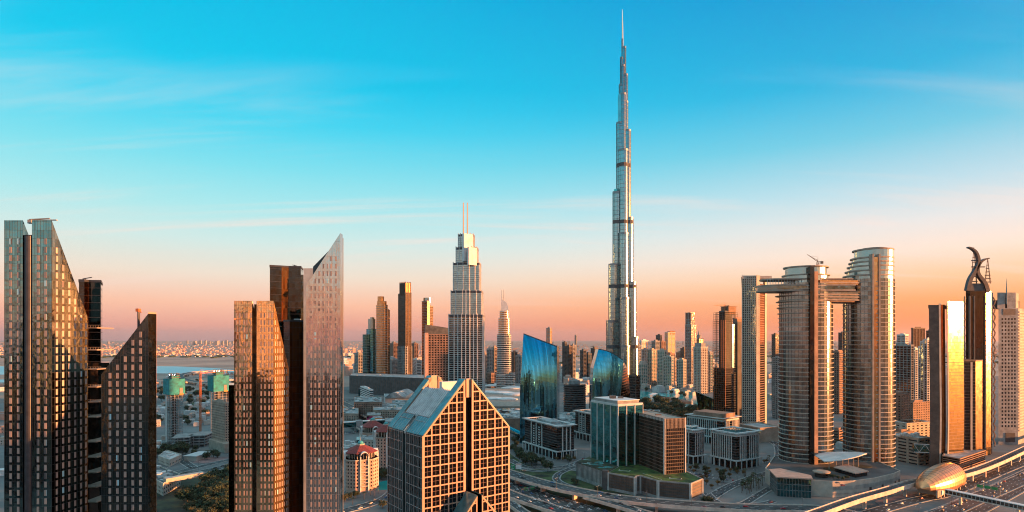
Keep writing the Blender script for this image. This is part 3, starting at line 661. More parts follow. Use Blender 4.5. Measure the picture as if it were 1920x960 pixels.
# front lattice
fh=4.42; nb=5; n_=( u[1],-u[0]); o=(C.x,C.y)
lat=MB(); cells=[]; zlow=visZ(Yc+20)-6
for s0,s1 in lob:
    E=((o[0]+u[0]*s0,o[1]+u[1]*s0),u,n_,s1-s0)
    ff=lambda s,s0=s0: rz(min(max(s+s0,1e-6),L1-1e-6) if s0==0 else max(s+s0,gb+1e-6))
    W_=s1-s0
    ztop=za
    z=ze+ fh*math.floor((za-ze)/fh)
    while z>0:
        P=clip_top([(0,z-.28),(W_,z-.28),(W_,z+.28),(0,z+.28)],ff)
        if len(P)>2: cell(lat,E[0],E[1],E[2],P,-.05,.35)
        for k in range(nb):
            c0=W_*k/nb+.3;c1_=W_*(k+1)/nb-.3
            P=clip_top([(c0,z+.28),(c1_,z+.28),(c1_,z+fh-.28),(c0,z+fh-.28)],lambda s:ff(s)-.9)
            if len(P)>2 and z>zlow: cells.append((E,P))
        z-=fh
    for k in range(nb+1):
        s=min(max(W_*k/nb,.3),W_-.3); wd=.3 if 0<k<nb else .45
        P=clip_top([(s-wd,0),(s+wd,0),(s+wd,za),(s-wd,za)],ff)
        if len(P)>2: cell(lat,E[0],E[1],E[2],P,-.05,.36)
    # rake trim
    A,B=ff(0),ff(W_); m=MB(); cell(m,E[0],E[1],E[2],[(0,A-.95),(W_,B-.95),(W_,B),(0,A)],-.05,.42); m.build('gable_trim',K['pink'],T)
    if True:
        mu=MB(); z=ze+ fh*math.floor((za-ze)/fh)
        while z>zlow:
            for dz in (fh/2,): 
                P=clip_top([(0,z+dz-.05),(W_,z+dz-.05),(W_,z+dz+.05),(0,z+dz+.05)],lambda s:ff(s)-.9)
                if len(P)>2: cell(mu,E[0],E[1],E[2],P,0,.18)
            z-=fh
        for k in range(nb):
            for q in(.5,):
                s=W_*(k+q)/nb; P=clip_top([(s-.05,0),(s+.05,0),(s+.05,za),(s-.05,za)],lambda s:ff(s)-.9); cell(mu,E[0],E[1],E[2],P,0,.18)
        mu.build('mullions',K['tan'],T)
lat.build('granite_lattice',K['pink'],T)
window_parts(T,cells,'window',K['g_dusit'],(.01,.12),100)
# shaft front below eaves is covered in the same smoked glass
for s0,s1 in lob: MB().obox(o,u,n_,s0+.02,s1-.02,-.02,.008,0,ze).build('smoked_glazing',K['g_dusit'],T)
# left side lattice
lat=MB(); nv=(-u[0],-u[1])
for t0,t1 in ((0,NL-gr),(NL+gr,L2)):
    E=(P2(0,t1),(-v[0],-v[1]),nv,t1-t0); W_=t1-t0; z=ze-.5
    while z>0:
        cell(lat,E[0],E[1],E[2],[(0,z-.12),(W_,z-.12),(W_,z+.12),(0,z+.12)],-.02,.18); z-=fh
    for k in range(5):
        s=min(max(W_*k/4,.14),W_-.14); cell(lat,E[0],E[1],E[2],[(s-.14,0),(s+.14,0),(s+.14,ze),(s-.14,ze)],-.02,.2)
        if k<4:
            s+=W_/8; cell(lat,E[0],E[1],E[2],[(s-.05,0),(s+.05,0),(s+.05,ze),(s-.05,ze)],-.02,.12)
lat.build('side_lattice',K['mull2'],T)
MB().obox(o,u,v,-.35,.0,-.35,.3,0,ze).build('corner_post',K['pink'],T)
# lower wing with its own small gable
zw=H-(932-HZ)/F*(Yc+4); hw=9.5; m=MB(); sl2=1.2
zev=zw-hw*1.15
for sg in (-1,1):
    a0,a1=(mid-sl2-hw,mid-sl2) if sg<0 else (mid+sl2+hw,mid+sl2)
    q=[P2(a0,-9),P2(a1,-9),P2(a1,-.5),P2(a0,-.5)]; zz_=[zev,zw,zw,zev]
    if sg>0: q=[q[1],q[0],q[3],q[2]]; zz_=[zw,zev,zev,zw]
    MB().prism(q,0,zz_).build('porch_lobe',K['g_dusit'],T)
    m=MB(); E=((q[0][0],q[0][1]),u,n_,hw); fA,fB=(zev,zw) if sg<0 else (zw,zev); g2=lambda s:fA+(fB-fA)*s/hw
    cell(m,E[0],E[1],E[2],[(0,fA-1),(hw,fB-1),(hw,fB),(0,fA)],-.05,.4)
    for k in range(4):
        s=min(max(hw*k/3,.3),hw-.3); P=clip_top([(s-.28,0),(s+.28,0),(s+.28,zw),(s-.28,zw)],g2); cell(m,E[0],E[1],E[2],P,-.05,.36)
    z=zw-3
    while z>20: 
        P=clip_top([(0,z-.25),(hw,z-.25),(hw,z+.25),(0,z+.25)],g2)
        if len(P)>2: cell(m,E[0],E[1],E[2],P,-.05,.34)
        z-=fh
    m.build('porch_lattice',K['pink'],T)
    m=MB(); beam(m,P3(a0,-9.2,zev),P3(a1,-9.2,zw),8.7,.4,v); m.build('gable_coping',K['roofteal'],T)
# ================================================================ supertall stepped spire tower
BY=1189.0; bx=X(1167.5,BY); sc_=BY/F
T=thing('spire_tower','immensely tall stepped silver tower tapering to a needle spire','skyscraper',bx,BY,0)
def stadium(cx,cy,ang,Lr,r,n=8):
    d=Vector((math.cos(ang),math.sin(ang)));nn=Vector((-d.y,d.x)); out=[]
    e=Vector((cx,cy))+d*max(Lr-r,0.1)
    for i in range(n+1):
        t=-math.pi/2+math.pi*i/n; p=e+(d*math.cos(t)+nn*math.sin(t))*r; out.append((p.x,p.y))
    for p in (Vector((cx,cy))+nn*r,Vector((cx,cy))-nn*r): out.append((p.x,p.y))
    return out
wings={ 'l':(R(205),[(35,602,8.2),(30,497,8.0),(21,362,7.6),(13,232,6.8),(7.5,160,4.2),(5.2,109,2.6)]),
        'r':(R(-22),[(29.5,632,8.5),(25.5,530,8.0),(20,410,8.0),(15.2,246,5.6),(10.2,192,5.2),(9.2,141,3.6),(6,89,2.4)]),
        'f':(R(268),[(38,648,9),(30,560,8.5),(22,440,8.8),(16,284,9.2),(10,178,5.2),(6,124,3.2)]),
        'b':(R(88),[(30,600,8),(16,330,8),(9,150,4)])}
tint=K['g_silver']; mech=(312,418,538,650)
for kx,(ang,tiers) in wings.items():
    for i,(Lr,py,r) in enumerate(tiers):
        Lm,rm=Lr*sc_,r*sc_; z1=Z(py,BY); z0=0 if i==0 else Z(tiers[i-1][1],BY)-1
        p=stadium(bx,BY,ang,Lm,rm)
        MB().prism(p,z0,z1).build('wing_tier',tint,T,smooth=False)
        fn=MB(); bands(fn,p,z0,z1,8.4,.7,.2,8); 
        fn.build('floor_bands',K['steel'],T)
        pf=MB(); piers(pf,p,z0,z1,4.2 if r>5 else 2.8,.3,.4); pf.build('vertical_fins',K['steel'],T)
        rg=MB(); rg.prism(grow(p,.5),z1-3,z1+1.2); rg.build('tier_cap',K['steel'],T)
        for mp_ in mech:
            zm=Z(mp_,BY)
            if z0<zm-6 and zm+6<z1: MB().prism(grow(p,.45),zm-3.6,zm+3.6,True,True).build('mechanical_band',K['concd'],T)
MB().prism(ell(bx,BY,9*sc_,9*sc_,12),0,Z(178,BY)).build('core',tint,T)
MB().prism(ell(bx,BY,3.0*sc_,3.0*sc_,10),0,Z(100,BY)).build('upper_core',tint,T)
MB().prism(ell(bx-.5,BY,2.0*sc_,2.0*sc_,10),0,Z(73,BY)).build('pinnacle',K['steel'],T)
m=MB(); m.tube((bx-.2,BY,Z(75,BY)),(bx-.5,BY,Z(40,BY)),1.35,.95,8); m.tube((bx-.5,BY,Z(40,BY)),(bx-.7,BY,Z(18,BY)),.85,.4,8); m.build('spire',K['white'],T)
m=MB(); m.prism(ell(bx+X(1153.5,BY)-X(1167.5,BY),BY-9,4,4,12),Z(364,BY),Z(357,BY)); m.build('roof_drum',K['g_teal'],T)
# ================================================================ stepped tower with two masts
Y=1150; T=thing('stepped_tower','tall stepped grey tower with white crown and two thin masts','skyscraper',X(873,Y),Y+25,0)
def lobes(x0,x1,y0p,y1p,dep,tag_,gm='g_grey',fins=True):
    pass
segs=[(841,905,590,800,0,46,'g_grey'),(845,902,545,592,2,42,'g_silver'),(849,898,492,547,4,38,'g_silver'),(854,893,462,494,7,32,'g_silver'),(858,886,437,464,10,26,'g_silver')]
for x0,x1,pt,pb,d0,dp,gm in segs:
    xa,xb=X(x0,Y),X(x1,Y); z1=Z(pt,Y); z0=Z(pb,Y) if pb<800 else 0; w=(xb-xa)
    xs=[xa,xa+w*.16,xa+w*.16,xa+w*.38,xa+w*.38,xa+w*.62,xa+w*.62,xa+w*.84,xa+w*.84,xb]
    ys=[5,5,2,2,0,0,2,2,5,5]
    poly=[(xs[i],Y+d0+ys[i]) for i in range(10)]+[(xb+1.5,Y+d0+dp),(xa,Y+d0+dp)]
    MB().prism(poly,z0,z1).build('tier',K[gm],T)
    m=MB(); bands(m,poly,z0,z1,4.2,1.1,.35,3); m.build('floor_bands',K['offw' if gm!='g_silver' else 'steel'],T)
    m=MB(); piers(m,poly,z0,z1+2,9,1.4,1.0); m.build('vertical_fins',K['white'],T)
    MB().prism(grow(poly,.7),z1-4,z1,True,True).build('louvre_band',K['dmetal'],T)
m=MB(); m.prism(rect(870,866.5,887,Y-4,44),Z(490,Y),Z(438,Y)); m.build('crown_glare_panel',K['white'],T)  # white panels turned to the sun, standing in for glare on the crown
m=MB(); m.prism(rect(879,876,894,Y-8,44),Z(497,Y),Z(464,Y)); m.build('crown_glare_panel',K['white'],T)
for px,pt in ((868.5,379),(876,379)):
    m=MB(); m.tube((X(px,Y),Y+5,Z(472,Y)),(X(px,Y),Y+5,Z(pt,Y)),1.5,.9,6); m.build('mast',K['pink'],T)
# ================================================================ blue sail towers
def sail(label,Yb,left,right,top0,top1,side,dep,bulge,gm='g_blue',sidem='g_tealdeep',sidegl=None,base=0):
    """left/right: (py,px) outlines of the front, top from top0 to top1"""
    T=thing('sail_tower',label,'tower',X((left[0][1]+right[0][1])/2,Yb),Yb+dep/2,0)
    def at(tab,py):
        if py<=tab[0][0]: return tab[0][1]
        for a,c in zip(tab,tab[1:]):
            if a[0]<=py<=c[0]: return a[1]+(c[1]-a[1])*(py-a[0])/(c[0]-a[0])
        return tab[-1][1]
    n=28; K_=26; rings=[]; bot=left[-1][0]
    zb=0
    cols=[]
    m=MB(); fins=MB()
    def pt(i,k):
        s=i/n; ztop=lerp(Z(top0,Yb),Z(top1,Yb),s) + (math.sin(s*math.pi)*sidegl if sidegl else 0)
        z=ztop*(1-k/K_); py=HZ+(H-z)*F/Yb; xl_=X(at(left,py),Yb); xr_=X(at(right,py),Yb)
        return (lerp(xl_,xr_,s), Yb-math.sin(s*math.pi)*bulge+4*s+.0016*max(0,z-80)**2, z)
    g=[[pt(i,k) for i in range(n+1)] for k in range(K_+1)]
    for k in range(K_):
        for i in range(n): m.quad(g[k+1][i],g[k+1][i+1],g[k][i+1],g[k][i])
    m.build('ribbed_glass_front',K[gm],T)
    for i in range(n+1):
        pts=[g[k][i] for k in range(K_+1)]; fins.loft([[(p[0]-.25,p[1]-.75,p[2]),(p[0]+.25,p[1]-.75,p[2]),(p[0]+.25,p[1]+.1,p[2]),(p[0]-.25,p[1]+.1,p[2])] for p in pts])
    fins.build('front_fins',K['g_tealdeep'],T)
    # right side, back, roof
    m=MB(); sd=MB()
    for k in range(K_):
        a=g[k][n];c=g[k+1][n]; pya=HZ+(H-a[2])*F/Yb; pyc=HZ+(H-c[2])*F/Yb
        a2=(X(at(side,pya),Yb+dep),Yb+dep,a[2]); c2=(X(at(side,pyc),Yb+dep),Yb+dep,c[2])
        sd.quad(c,c2,a2,a); l=g[k][0];l2=g[k+1][0]
        m.quad((l[0],Yb+dep,l[2]),(l2[0],Yb+dep,l2[2]),l2,l); m.quad((l[0],Yb+dep,l[2]),a2,c2,(l2[0],Yb+dep,l2[2]))
    sd.build('side_glazing',K[sidem],T); m.build('rear_wall',K[gm],T)
    r=MB(); A=g[0]; pya=HZ+(H-A[n][2])*F/Yb; e_=(X(at(side,pya),Yb+dep),Yb+dep,A[n][2]); s_=(A[0][0],Yb+dep,A[0][2])
    for i in range(n):
        q0=(lerp(s_[0],e_[0],i/n),Yb+dep,A[i][2]); q1=(lerp(s_[0],e_[0],(i+1)/n),Yb+dep,A[i+1][2]); r.quad(A[i],A[i+1],q1,q0)
    r.build('roof',K['concd'],T)
    r=MB(); r.path([(p[0],p[1]-.3,p[2]+.3) for p in A],.8,5); r.build('roof_edge',K['dmetal'],T)
    ed=MB(); ed.path([(g[k][n][0],g[k][n][1]-.3,g[k][n][2]) for k in range(K_+1)],.6,4); ed.build('corner_trim',K['beige'],T)
    return T
sail('blue ribbed glass tower with a sloping roofline, the taller of the two blue sails',900,[(626,982),(700,977),(740,975),(831,975)],[(650,1045),(831,1044)],626,650,[(650,1048),(700,1049),(831,1049)],38,6)
sail('blue glass tower with curving top and bronze flank, shorter of the two blue sails',1010,[(655,1123),(690,1113),(715,1111),(810,1110)],[(676,1170),(700,1168),(740,1164),(810,1162)],655,676,[(676,1168),(690,1175),(720,1180),(750,1181),(810,1181)],40,4,sidegl=4,sidem='g_bronze')
# ================================================================ podium offices by the highway
T=gtower('office_tower','teal glass office tower with pale vertical fins on the grey podium',rect(1158.5,1108.5,1205,653,27),85.5,'g_teal','offw',fh=3.9,t=.25,proud=.12,top=2.2,bandm='g_tealdeep',z0=0,roofm='roof')
p=rect(1158.5,1108.5,1205,653,27); m=MB(); piers(m,p,18,86,13,.9,1.0,edges=[0,3]); m.build('vertical_fins',K['offw'],T)
m=MB(); pp=[(cen(p)[0]+(q[0]-cen(p)[0])*.86,cen(p)[1]+(q[1]-cen(p)[1])*.86) for q in p]; m.prism(pp,85,90.5); m.build('roof_storey',K['conc'],T)
MB().prism(grow(pp,.6),90.5,91.2).build('white_roof',K['white'],T)
c=cen(p); m=MB(); m.box(c[0]-8,c[1]-4,91.2,c[0]-1,c[1]+2,94.4); m.box(c[0]+2,c[1]-2,91.2,c[0]+8,c[1]+3,93); m.build('roof_plant',K['roofd'],T)
p=rect(1245.5,1188,1285,616,17)
T=gtower('office_tower','brown gridded office tower with flat roof standing on the green roofed podium',p,75.8,'g_brown','brown',fh=3.7,t=.7,proud=.35,sp=2.4,pw=.35,pp=.30,top=.8,roofm='beige',plant=False)
m=MB(); piers(m,p,0,76.8,200,1.6,.9); m.build('corner_pillars',K['offw'],T)
m=MB(); piers(m,p,66,76.2,1.6,.5,.7,edges=[0,1]); m.build('roof_louvres',K['beige'],T)
m=MB(); piers(m,p,73.5,76.2,3,.9,.8,edges=[3]); m.build('roof_louvres',K['offw'],T)
c=cen(p); MB().box(c[0]-3,c[1]-2,75.8,c[0]+3,c[1]+2,77.2).build('roof_plant',K['tan'],T)
# podium blocks
def gp(px,py,z): Y_=GY(py,z); return (X(px,Y_),Y_)
T=thing('podium','long grey slatted parking podium under the teal office tower','podium',X(1110,660),660,0)
pA=gp(1081,898,0);pB=gp(1139,919,0)
p=[pA,pB,(pB[0]+30,pB[1]+52),(pA[0]+34,pA[1]+62)]
MB().prism(p,0,18.3).build('wall',K['conc'],T); piers(MB(),p,4,18.8,2.4,.3,.35,edges=[0]).build('wall_slats',K['concd'],T)
MB().prism(grow(p,-.4),18.2,18.9).build('roof_garden',K['lawnd'],T)
for i in range(16):
    s,t=random.random(),random.random(); q=Vector(p[0]).lerp(Vector(p[1]),.1+.8*s).lerp(Vector(p[3]).lerp(Vector(p[2]),.1+.8*s),.1+.5*t); 
    MB().obox(q,(.94,-.34),(.34,.94),-5,5,-.8,.8,18.9,19.1).build('roof_path',K['roofteal'],T)
MB().obox(pB,(.94,-.34),(.34,.94),-6,.5,0,6,0,20.5).build('stair_tower',K['concd'],T)
T=thing('podium','brown louvred podium with a bright green roof lawn beside the flyover','podium',X(1230,610),620,0)
q0=gp(1140,919,0);q1=gp(1191,929.5,0);q2=gp(1200,926,0);q3=gp(1234,936,0);q4=gp(1295,942,0);q5=gp(1317,932,0)
p=[q0,q1,(q1[0]+1.5,q1[1]+6),(q2[0]+1,q2[1]+2),q3,q4,q5,(q5[0]-8,q5[1]+45),(q0[0]+38,q0[1]+72),(q0[0]+2,q0[1]+26)]
MB().prism(p,0,17.6).build('wall',K['brown'],T)
m=MB(); z=4.6
while z<16: 
    m.prism(grow(p,.12),z,z+1.5,True,True); z+=3.1
m.build('dark_openings',K['concd'],T)
m=MB(); piers(m,p,3.2,17.4,2.0,.45,.5,edges=[0,3,4]); m.build('wall_louvres',K['brown'],T)
MB().prism(grow(p,.2),0,3.1).build('plinth',K['conc'],T)
m=MB(); piers(m,p,0,18.6,400,2.6,.9); m.build('pale_pillars',K['offw'],T)
MB().prism(grow(p,-.8),17.5,18.1).build('roof_lawn',mat('bright_lawn',(.065,.12,.02),.95,scale=.1,var=.55),T)
m=MB(); m.loft([[(a[0],a[1],17.5) for a in grow(p,.25)],[(a[0],a[1],18.9) for a in grow(p,.25)],[(a[0],a[1],18.9) for a in grow(p,-.6)],[(a[0],a[1],17.6) for a in grow(p,-.6)]],cap=False); m.build('roof_parapet',K['conc'],T)
m=MB()
for (px,py) in ((1170,883),(1266,898)):
    a=gp(px,py,18.1); m.obox(a,(.93,-.36),(.36,.93),-6,6,-.3,.3,18.1,18.3); m.obox(a,(.93,-.36),(.36,.93),-6,-5.4,-.3,5,18.1,18.3); m.obox(a,(.93,-.36),(.36,.93),5.4,6,-.3,5,18.1,18.3)
for i in range(14): a=gp(1206+i*2.6,888+i*.85,18.1); m.obox(a,(.93,-.36),(.36,.93),-.5,.5,-.3,.3,18.1,18.3)
m.build('roof_paths',K['offw'],T)
# ================================================================ white-framed offices
def square_office(label,xc,x0,x1,Yc,a,z1,style=0,base=11):
    p=rect(xc,x0,x1,Yc,a); c=cen(p); T=thing('office_building',label,'office block',c[0],c[1],0)
    inner=grow(p,-3.0); MB().prism(inner,0,z1).build('dark_glazing',K['g_dark'],T)
    bands(MB(),inner,base,z1,3.4,.5,.25,3).build('floor_bands',K['concd'],T)
    m=MB(); bs=grow(inner,3)
    for z in (base-.9,): m.prism(bs,z,z+1.2,True,True)
    piers(m,bs,0,base,9,1.3,0); piers(m,grow(inner,2.2),0,base,9,1.3,.3); m.build('podium_colonnade',K['offw'],T)
    if style==0:
        m=MB()
        for i in (0,3):
            e=edge(inner,i); l=e[3]
            for s in (.22,.38,.56) if i==3 else (.32,.55,.78): cell(m,e[0],e[1],e[2],[(l*s-.9,base),(l*s+.9,base),(l*s+.9,z1),(l*s-.9,z1)],-.1,.6)
        m.build('stone_piers',K['offw'],T)
        m=MB(); e=edge(inner,3); z=base+1.5
        while z<z1-3:
            for s in (.30,.47): l=e[3]; cell(m,e[0],e[1],e[2],[(l*s-1.8,z),(l*s+1.8,z),(l*s+1.8,z+1.2),(l*s-1.8,z+1.2)],-.1,.5)
            z+=3.4
        m.build('stone_lattice',K['offw'],T)
    else:
        m=MB()
        for i in (0,3):
            e=edge(inner,i); l=e[3]; k=int(l/3.3)
            for j in range(k+1):
                s=l*j/k
                if .42<j/k<.58 and i==0: continue
                if j/k<.12 and i==0: continue
                if j/k>.86 and i==3: continue
                cell(m,e[0],e[1],e[2],[(s-.55,base),(s+.55,base),(s+.55,z1-1),(s-.55,z1-1)],-.1,.7)
            cell(m,e[0],e[1],e[2],[(0,z1-2.2),(l,z1-2.2),(l,z1),(0,z1)],-.1,.75)
        m.build('stone_piers',K['offw'],T)
    # canopy ring roof
    o_=grow(inner,3.4); i_=grow(inner,-1.5); m=MB(); m.loft([[(q[0],q[1],z1+2) for q in o_],[(q[0],q[1],z1+2.8) for q in o_],[(q[0],q[1],z1+2.8) for q in i_],[(q[0],q[1],z1+2.0) for q in i_],[(q[0],q[1],z1+2) for q in o_]],cap=False); m.build('roof_canopy',K['offw'],T)
    m=MB(); piers(m,inner,z1,z1+2,4,.4,.2); m.build('canopy_posts',K['offw'],T)
    MB().prism(grow(inner,-.3),z1-.1,z1+.3).build('roof_deck',K['roof'],T)
    s=[(c[0]+(q[0]-c[0])*.42,c[1]+(q[1]-c[1])*.42) for q in p]; MB().prism(s,z1+.3,z1+4.2).build('roof_plant',K['roofteal' if style else 'roof'],T)
    m=MB(); m.obox(c,(.8,.6),(-.6,.8),8,14,-3,4,z1+.3,z1+4.6); m.build('lift_housing',K['offw'],T)
    return T
square_office('dark square office with a sunlit white canopy roof left of the teal tower',1043,979,1082,775,28,42.5)
square_office('dark office with pale lattice piers partly hidden behind the teal office tower',1112,1074,1150,905,28,42)
square_office('pale pillared office directly right of the brown tower',1300,1262,1326,745,30,42,1)
square_office('pale pillared office with a teal rooftop plant, nearest of the pillared offices',1381,1328,1429,716,30,42,1)
T=square_office('long pale terraced office behind the pillared offices, its right wing lit orange',1356,1284,1390,880,38,38,1)
p=rect(1356,1300,1378,885,38); MB().prism(p,40,47).build('upper_storey',K['tan'],T)
# ================================================================ twin towers with sky bridge
def ringtower(T,cx,cy,rx,ry,z0,z1,fh=5.3,n=40,t=.7,proud=1.2,bandm='cream',gm='g_sky'):
    p=ell(cx,cy,rx,ry,n,p=2.2)
    MB().prism(p,z0,z1).build('glass_shaft',K[gm],T,smooth=False)
    m=MB(); bands(m,p,z0,z1,fh,t,proud,fh-t); m.build('balcony_slabs',K[bandm],T)
    m=MB(); piers(m,p,z0,z1,4.2,.28,.25); m.build('mullions',K['mull'],T)
    return p
LY=704; T=thing('twin_tower','round banded tower with a dark vertical core, left tower of the bridged pair','skyscraper',X(1510,LY),LY,0)
cx=X(1510.5,LY); rx=(X(1557,LY)-X(1463,LY))/2-1.0
zL=Z(520,LY-20); ringtower(T,cx,LY,rx,24,0,zL-6)
zt=Z(497,LY-20)
MB().prism(ell(cx-X(960+1,1)*0,LY,rx*.86,21,36),zL-6.2,zL+4).build('crown_drum',K['g_silver'],T)
MB().prism(ell(cx,LY,rx*.80,19,36),zL+4,zt-1).build('crown_drum',K['g_silver'],T)
for z,s in ((zL+3,.93),(zt-1.6,.88)): MB().prism(ell(cx,LY,rx*s,21.5*s/.88,36),z,z+1.4,True,True).build('crown_ring',K['beige'],T)
for px in (1471,): pass
MB().prism([(X(1519,LY-27),LY-27),(X(1527,LY-28),LY-28),(X(1527,LY-28),LY-10),(X(1519,LY-27),LY-10)],0,Z(500,LY-27)).build('dark_core',K['g_black'],T)
MB().prism([(X(1527.2,LY-28.5),LY-28.5),(X(1534,LY-27),LY-27),(X(1534,LY-27),LY-8),(X(1527.2,LY-28),LY-8)],0,Z(509,LY-27)).build('stone_core',K['tan'],T)
for i,z in enumerate(range(int(zL)-42,int(zL)-8,7)): MB().prism(ell(cx-2-i*.9,LY-1,rx+1.4,24.5,36),z,z+1.0,True,True).build('wide_balcony',K['beige'],T)
RY=712; T2=thing('twin_tower','round banded tower with stepped terraces at its crown, right tower of the bridged pair','skyscraper',X(1628,RY),RY,0)
cx2=X(1628.5,RY); rx2=(X(1671.5,RY)-X(1585,RY))/2-1.0; zR=Z(522,RY-20)
ringtower(T2,cx2,RY,rx2,23,0,zR)
xr2=cx2+rx2; steps=[(1588,514),(1592,505),(1596,496),(1599,488),(1602,480),(1606,464)]; zp=zR
for i,(pl,pt) in enumerate(steps):
    xl2=X(pl,RY); r_=(xr2-xl2)/2; z1=Z(pt,RY-20); cc=(xr2+xl2)/2
    MB().prism(ell(cc,RY,r_-.2,22-i*.5,36,p=2.2),zp-.2,z1-1).build('crown_tier',K['g_silver'],T2)
    MB().prism(ell(cc-1.0,RY,r_+1.0,23-i*.5,36,p=2.2),z1-1.6,z1,True,True).build('crown_ring',K['beige'],T2); zp=z1
MB().prism(ell(cc,RY,r_*.7,14,24),zp,zp+1.6).build('roof_plant',K['concd'],T2)
for px in (1636.5,1648.5):
    MB().prism([(X(px-1.6,RY-24),RY-25),(X(px+1.6,RY-24),RY-25),(X(px+1.6,RY-24),RY-18),(X(px-1.6,RY-24),RY-18)],0,Z(476,RY-24)).build('stone_fin',K['beige'],T2)
MB().prism([(X(1638,RY-24),RY-23.8),(X(1647,RY-24),RY-23.8),(X(1647,RY-24),RY-18),(X(1638,RY-24),RY-18)],0,Z(482,RY-24)).build('bronze_bay',K['g_gold'],T2)
T=thing('sky_bridge','curved multi level sky bridge joining the twin round towers','sky bridge',X(1540,LY),LY,Z(578,LY))
x0,x1=X(1452,LY),X(1602,RY)
def br(xa,xb,r,zb,zt_,m_,nm):
    p=[]; n=10
    for i in range(n+1): t=math.pi/2+math.pi*i/n; p.append((xa+r+math.cos(t)*r,LY-4+math.sin(t)*r*.9))
    p+= [(xb,LY-4-r*.9),(xb,LY-4+r*.9)]
    MB().prism(p,zb,zt_,True,True).build(nm,K[m_],T)
zz1=lambda p: Z(p,LY-20)
xq=X(1440,LY-20)
br(X(1432,LY-20),X(1600,LY-20),21,zz1(543),zz1(536),'g_grey','glazed_level'); br(X(1431,LY-20),X(1601,LY-20),22,zz1(536),zz1(533.5),'beige','deck_edge'); br(X(1431,LY-20),X(1601,LY-20),22,zz1(546),zz1(543),'beige','deck_edge')
br(X(1436,LY-20),X(1600,LY-20),18,zz1(524),zz1(521.5),'beige','roof_canopy')
m=MB()
for i in range(15): xx=lerp(X(1440,LY-20),X(1515,LY-20),i/14); m.tube((xx,LY-18,zz1(534)),(xx,LY-18,zz1(523)),.35,n=4)
m.build('canopy_posts',K['offw'],T)
for a_,b_,mm_ in ((562,546.5,'g_sky'),(533.4,525,'g_gold')):
    MB().prism([(X(1535,LY-20),LY-23),(X(1605,RY-20),RY-24),(X(1605,RY),RY+12),(X(1535,LY),LY+12)],zz1(a_),zz1(b_),True,True).build('bridge_level',K[mm_],T)
for a_ in (552,557,562.5,530): MB().prism([(X(1534,LY-20),LY-24.5),(X(1606,RY-20),RY-25.5),(X(1606,RY),RY+13),(X(1534,LY),LY+13)],zz1(a_)-.6,zz1(a_)+.8,True,True).build('deck_edge',K['beige'],T)
MB().prism([(X(1545,LY-20),LY-22),(X(1600,RY-20),RY-23),(X(1600,RY),RY+10),(X(1545,LY),LY+10)],zz1(566),zz1(562.6),True,True).build('soffit',K['tan'],T)
crane('small roof crane on top of the left round tower',X(1527,LY),LY-8,Z(500,LY-10),6,R(150),15,r=.4,luff=R(40))
# podium of the twin towers
T=thing('hotel_podium','curved cream podium with a car deck below the twin round towers','podium',X(1570,640),640,0)
z=14; pts=[gp(1447,906,z),gp(1455,913,z)]
P=[(X(1446,640),655),(X(1453,622),622),(X(1519,600),600),(X(1560,594),593),(X(1600,596),596),(X(1640,608),608),(X(1676,628),628),(X(1688,642),642),(X(1690,650),690),(X(1672,700),735),(X(1500,740),745),(X(1452,720),720)]
MB().prism(P,0,15).build('wall',K['cream'],T)
m=MB(); g=grow(P,.2)
for zb,zt_ in ((3,4.6),(7.5,11)): 
    for i in (3,4,5): e=edge(P,i); k=e[3]; 
    for i in (3,4,5,6):
        e=edge(P,i); l=e[3]; q=zb
        while q<zt_: cell(m,e[0],e[1],e[2],[(.5,q),(l-.5,q),(l-.5,q+.35),(.5,q+.35)],-.02,.15); q+=.8
m.build('wall_louvres',K['conc'],T)
for i,s in ((4,.8),(5,.4),(6,.2),(6,.8)):
    e=edge(P,i); l=e[3]; m=MB(); cell(m,e[0],e[1],e[2],[(l*s-1.6,4.5),(l*s+1.6,4.5),(l*s+1.6,7.5),(l*s-1.6,7.5)],-.02,.3); m.build('wall_opening',K['dmetal'],T)
MB().prism(grow(P,-.6),14.9,15.5).build('car_deck',K['asph2'],T)
m=MB(); m.loft([[(a[0],a[1],15) for a in grow(P,.15)],[(a[0],a[1],16.4) for a in grow(P,.15)],[(a[0],a[1],16.4) for a in grow(P,-.6)],[(a[0],a[1],15.2) for a in grow(P,-.6)]],cap=False); m.build('deck_parapet',K['cream'],T)
m=MB(); m.prism(ell(X(1580,650),652,20,10,20),15.5,16.1); m.prism(ell(X(1625,650),665,14,8,20),15.5,16.1); m.build('planter',K['lawnd'],T)
T=thing('glass_pavilion','teal glass pavilion with a flat rose roof beside the curved podium','pavilion',X(1480,612),615,0)
P=[(X(1449,618),618),(X(1457,598),598),(X(1521,590),590),(X(1521,600),603),(X(1465,632),634),(X(1447,626),630)]
MB().prism(P,0,19).build('glass_wall',K['g_tealdeep'],T); piers(MB(),P,0,19,3,.2,.2).build('mullions',K['conc'],T); m=MB()
for z in (6.5,12.5): m.prism(grow(P,.3),z,z+.5,True,True)
m.build('floor_bands',K['steel'],T)
MB().prism(grow(P,1.3),19,20.2,True,True).build('roof',K['rose'],T)
m=MB(); 
T=thing('entrance_canopy','large white swooping entrance canopy between the twin round towers','canopy',X(1580,660),660,15)
c0=(X(1578,655),668); n=14; top=MB()
A=[];B=[]
for i in range(n+1):
    s=i/n; x=lerp(X(1541,655),X(1621,655),s); y=lerp(650,655,s); zz_=24+7*s*s+2*math.sin(s*3); A.append((x,y-7*math.sin(s*3.1),zz_)); B.append((x+4,y+34*(1-s)**.5+2,zz_+2.5*(1-s)))
for i in range(n): top.loft([[A[i],A[i+1],(A[i+1][0],A[i+1][1],A[i+1][2]+.9),(A[i][0],A[i][1],A[i][2]+.9)],[B[i],B[i+1],(B[i+1][0],B[i+1][1],B[i+1][2]+.9),(B[i][0],B[i][1],B[i][2]+.9)]])
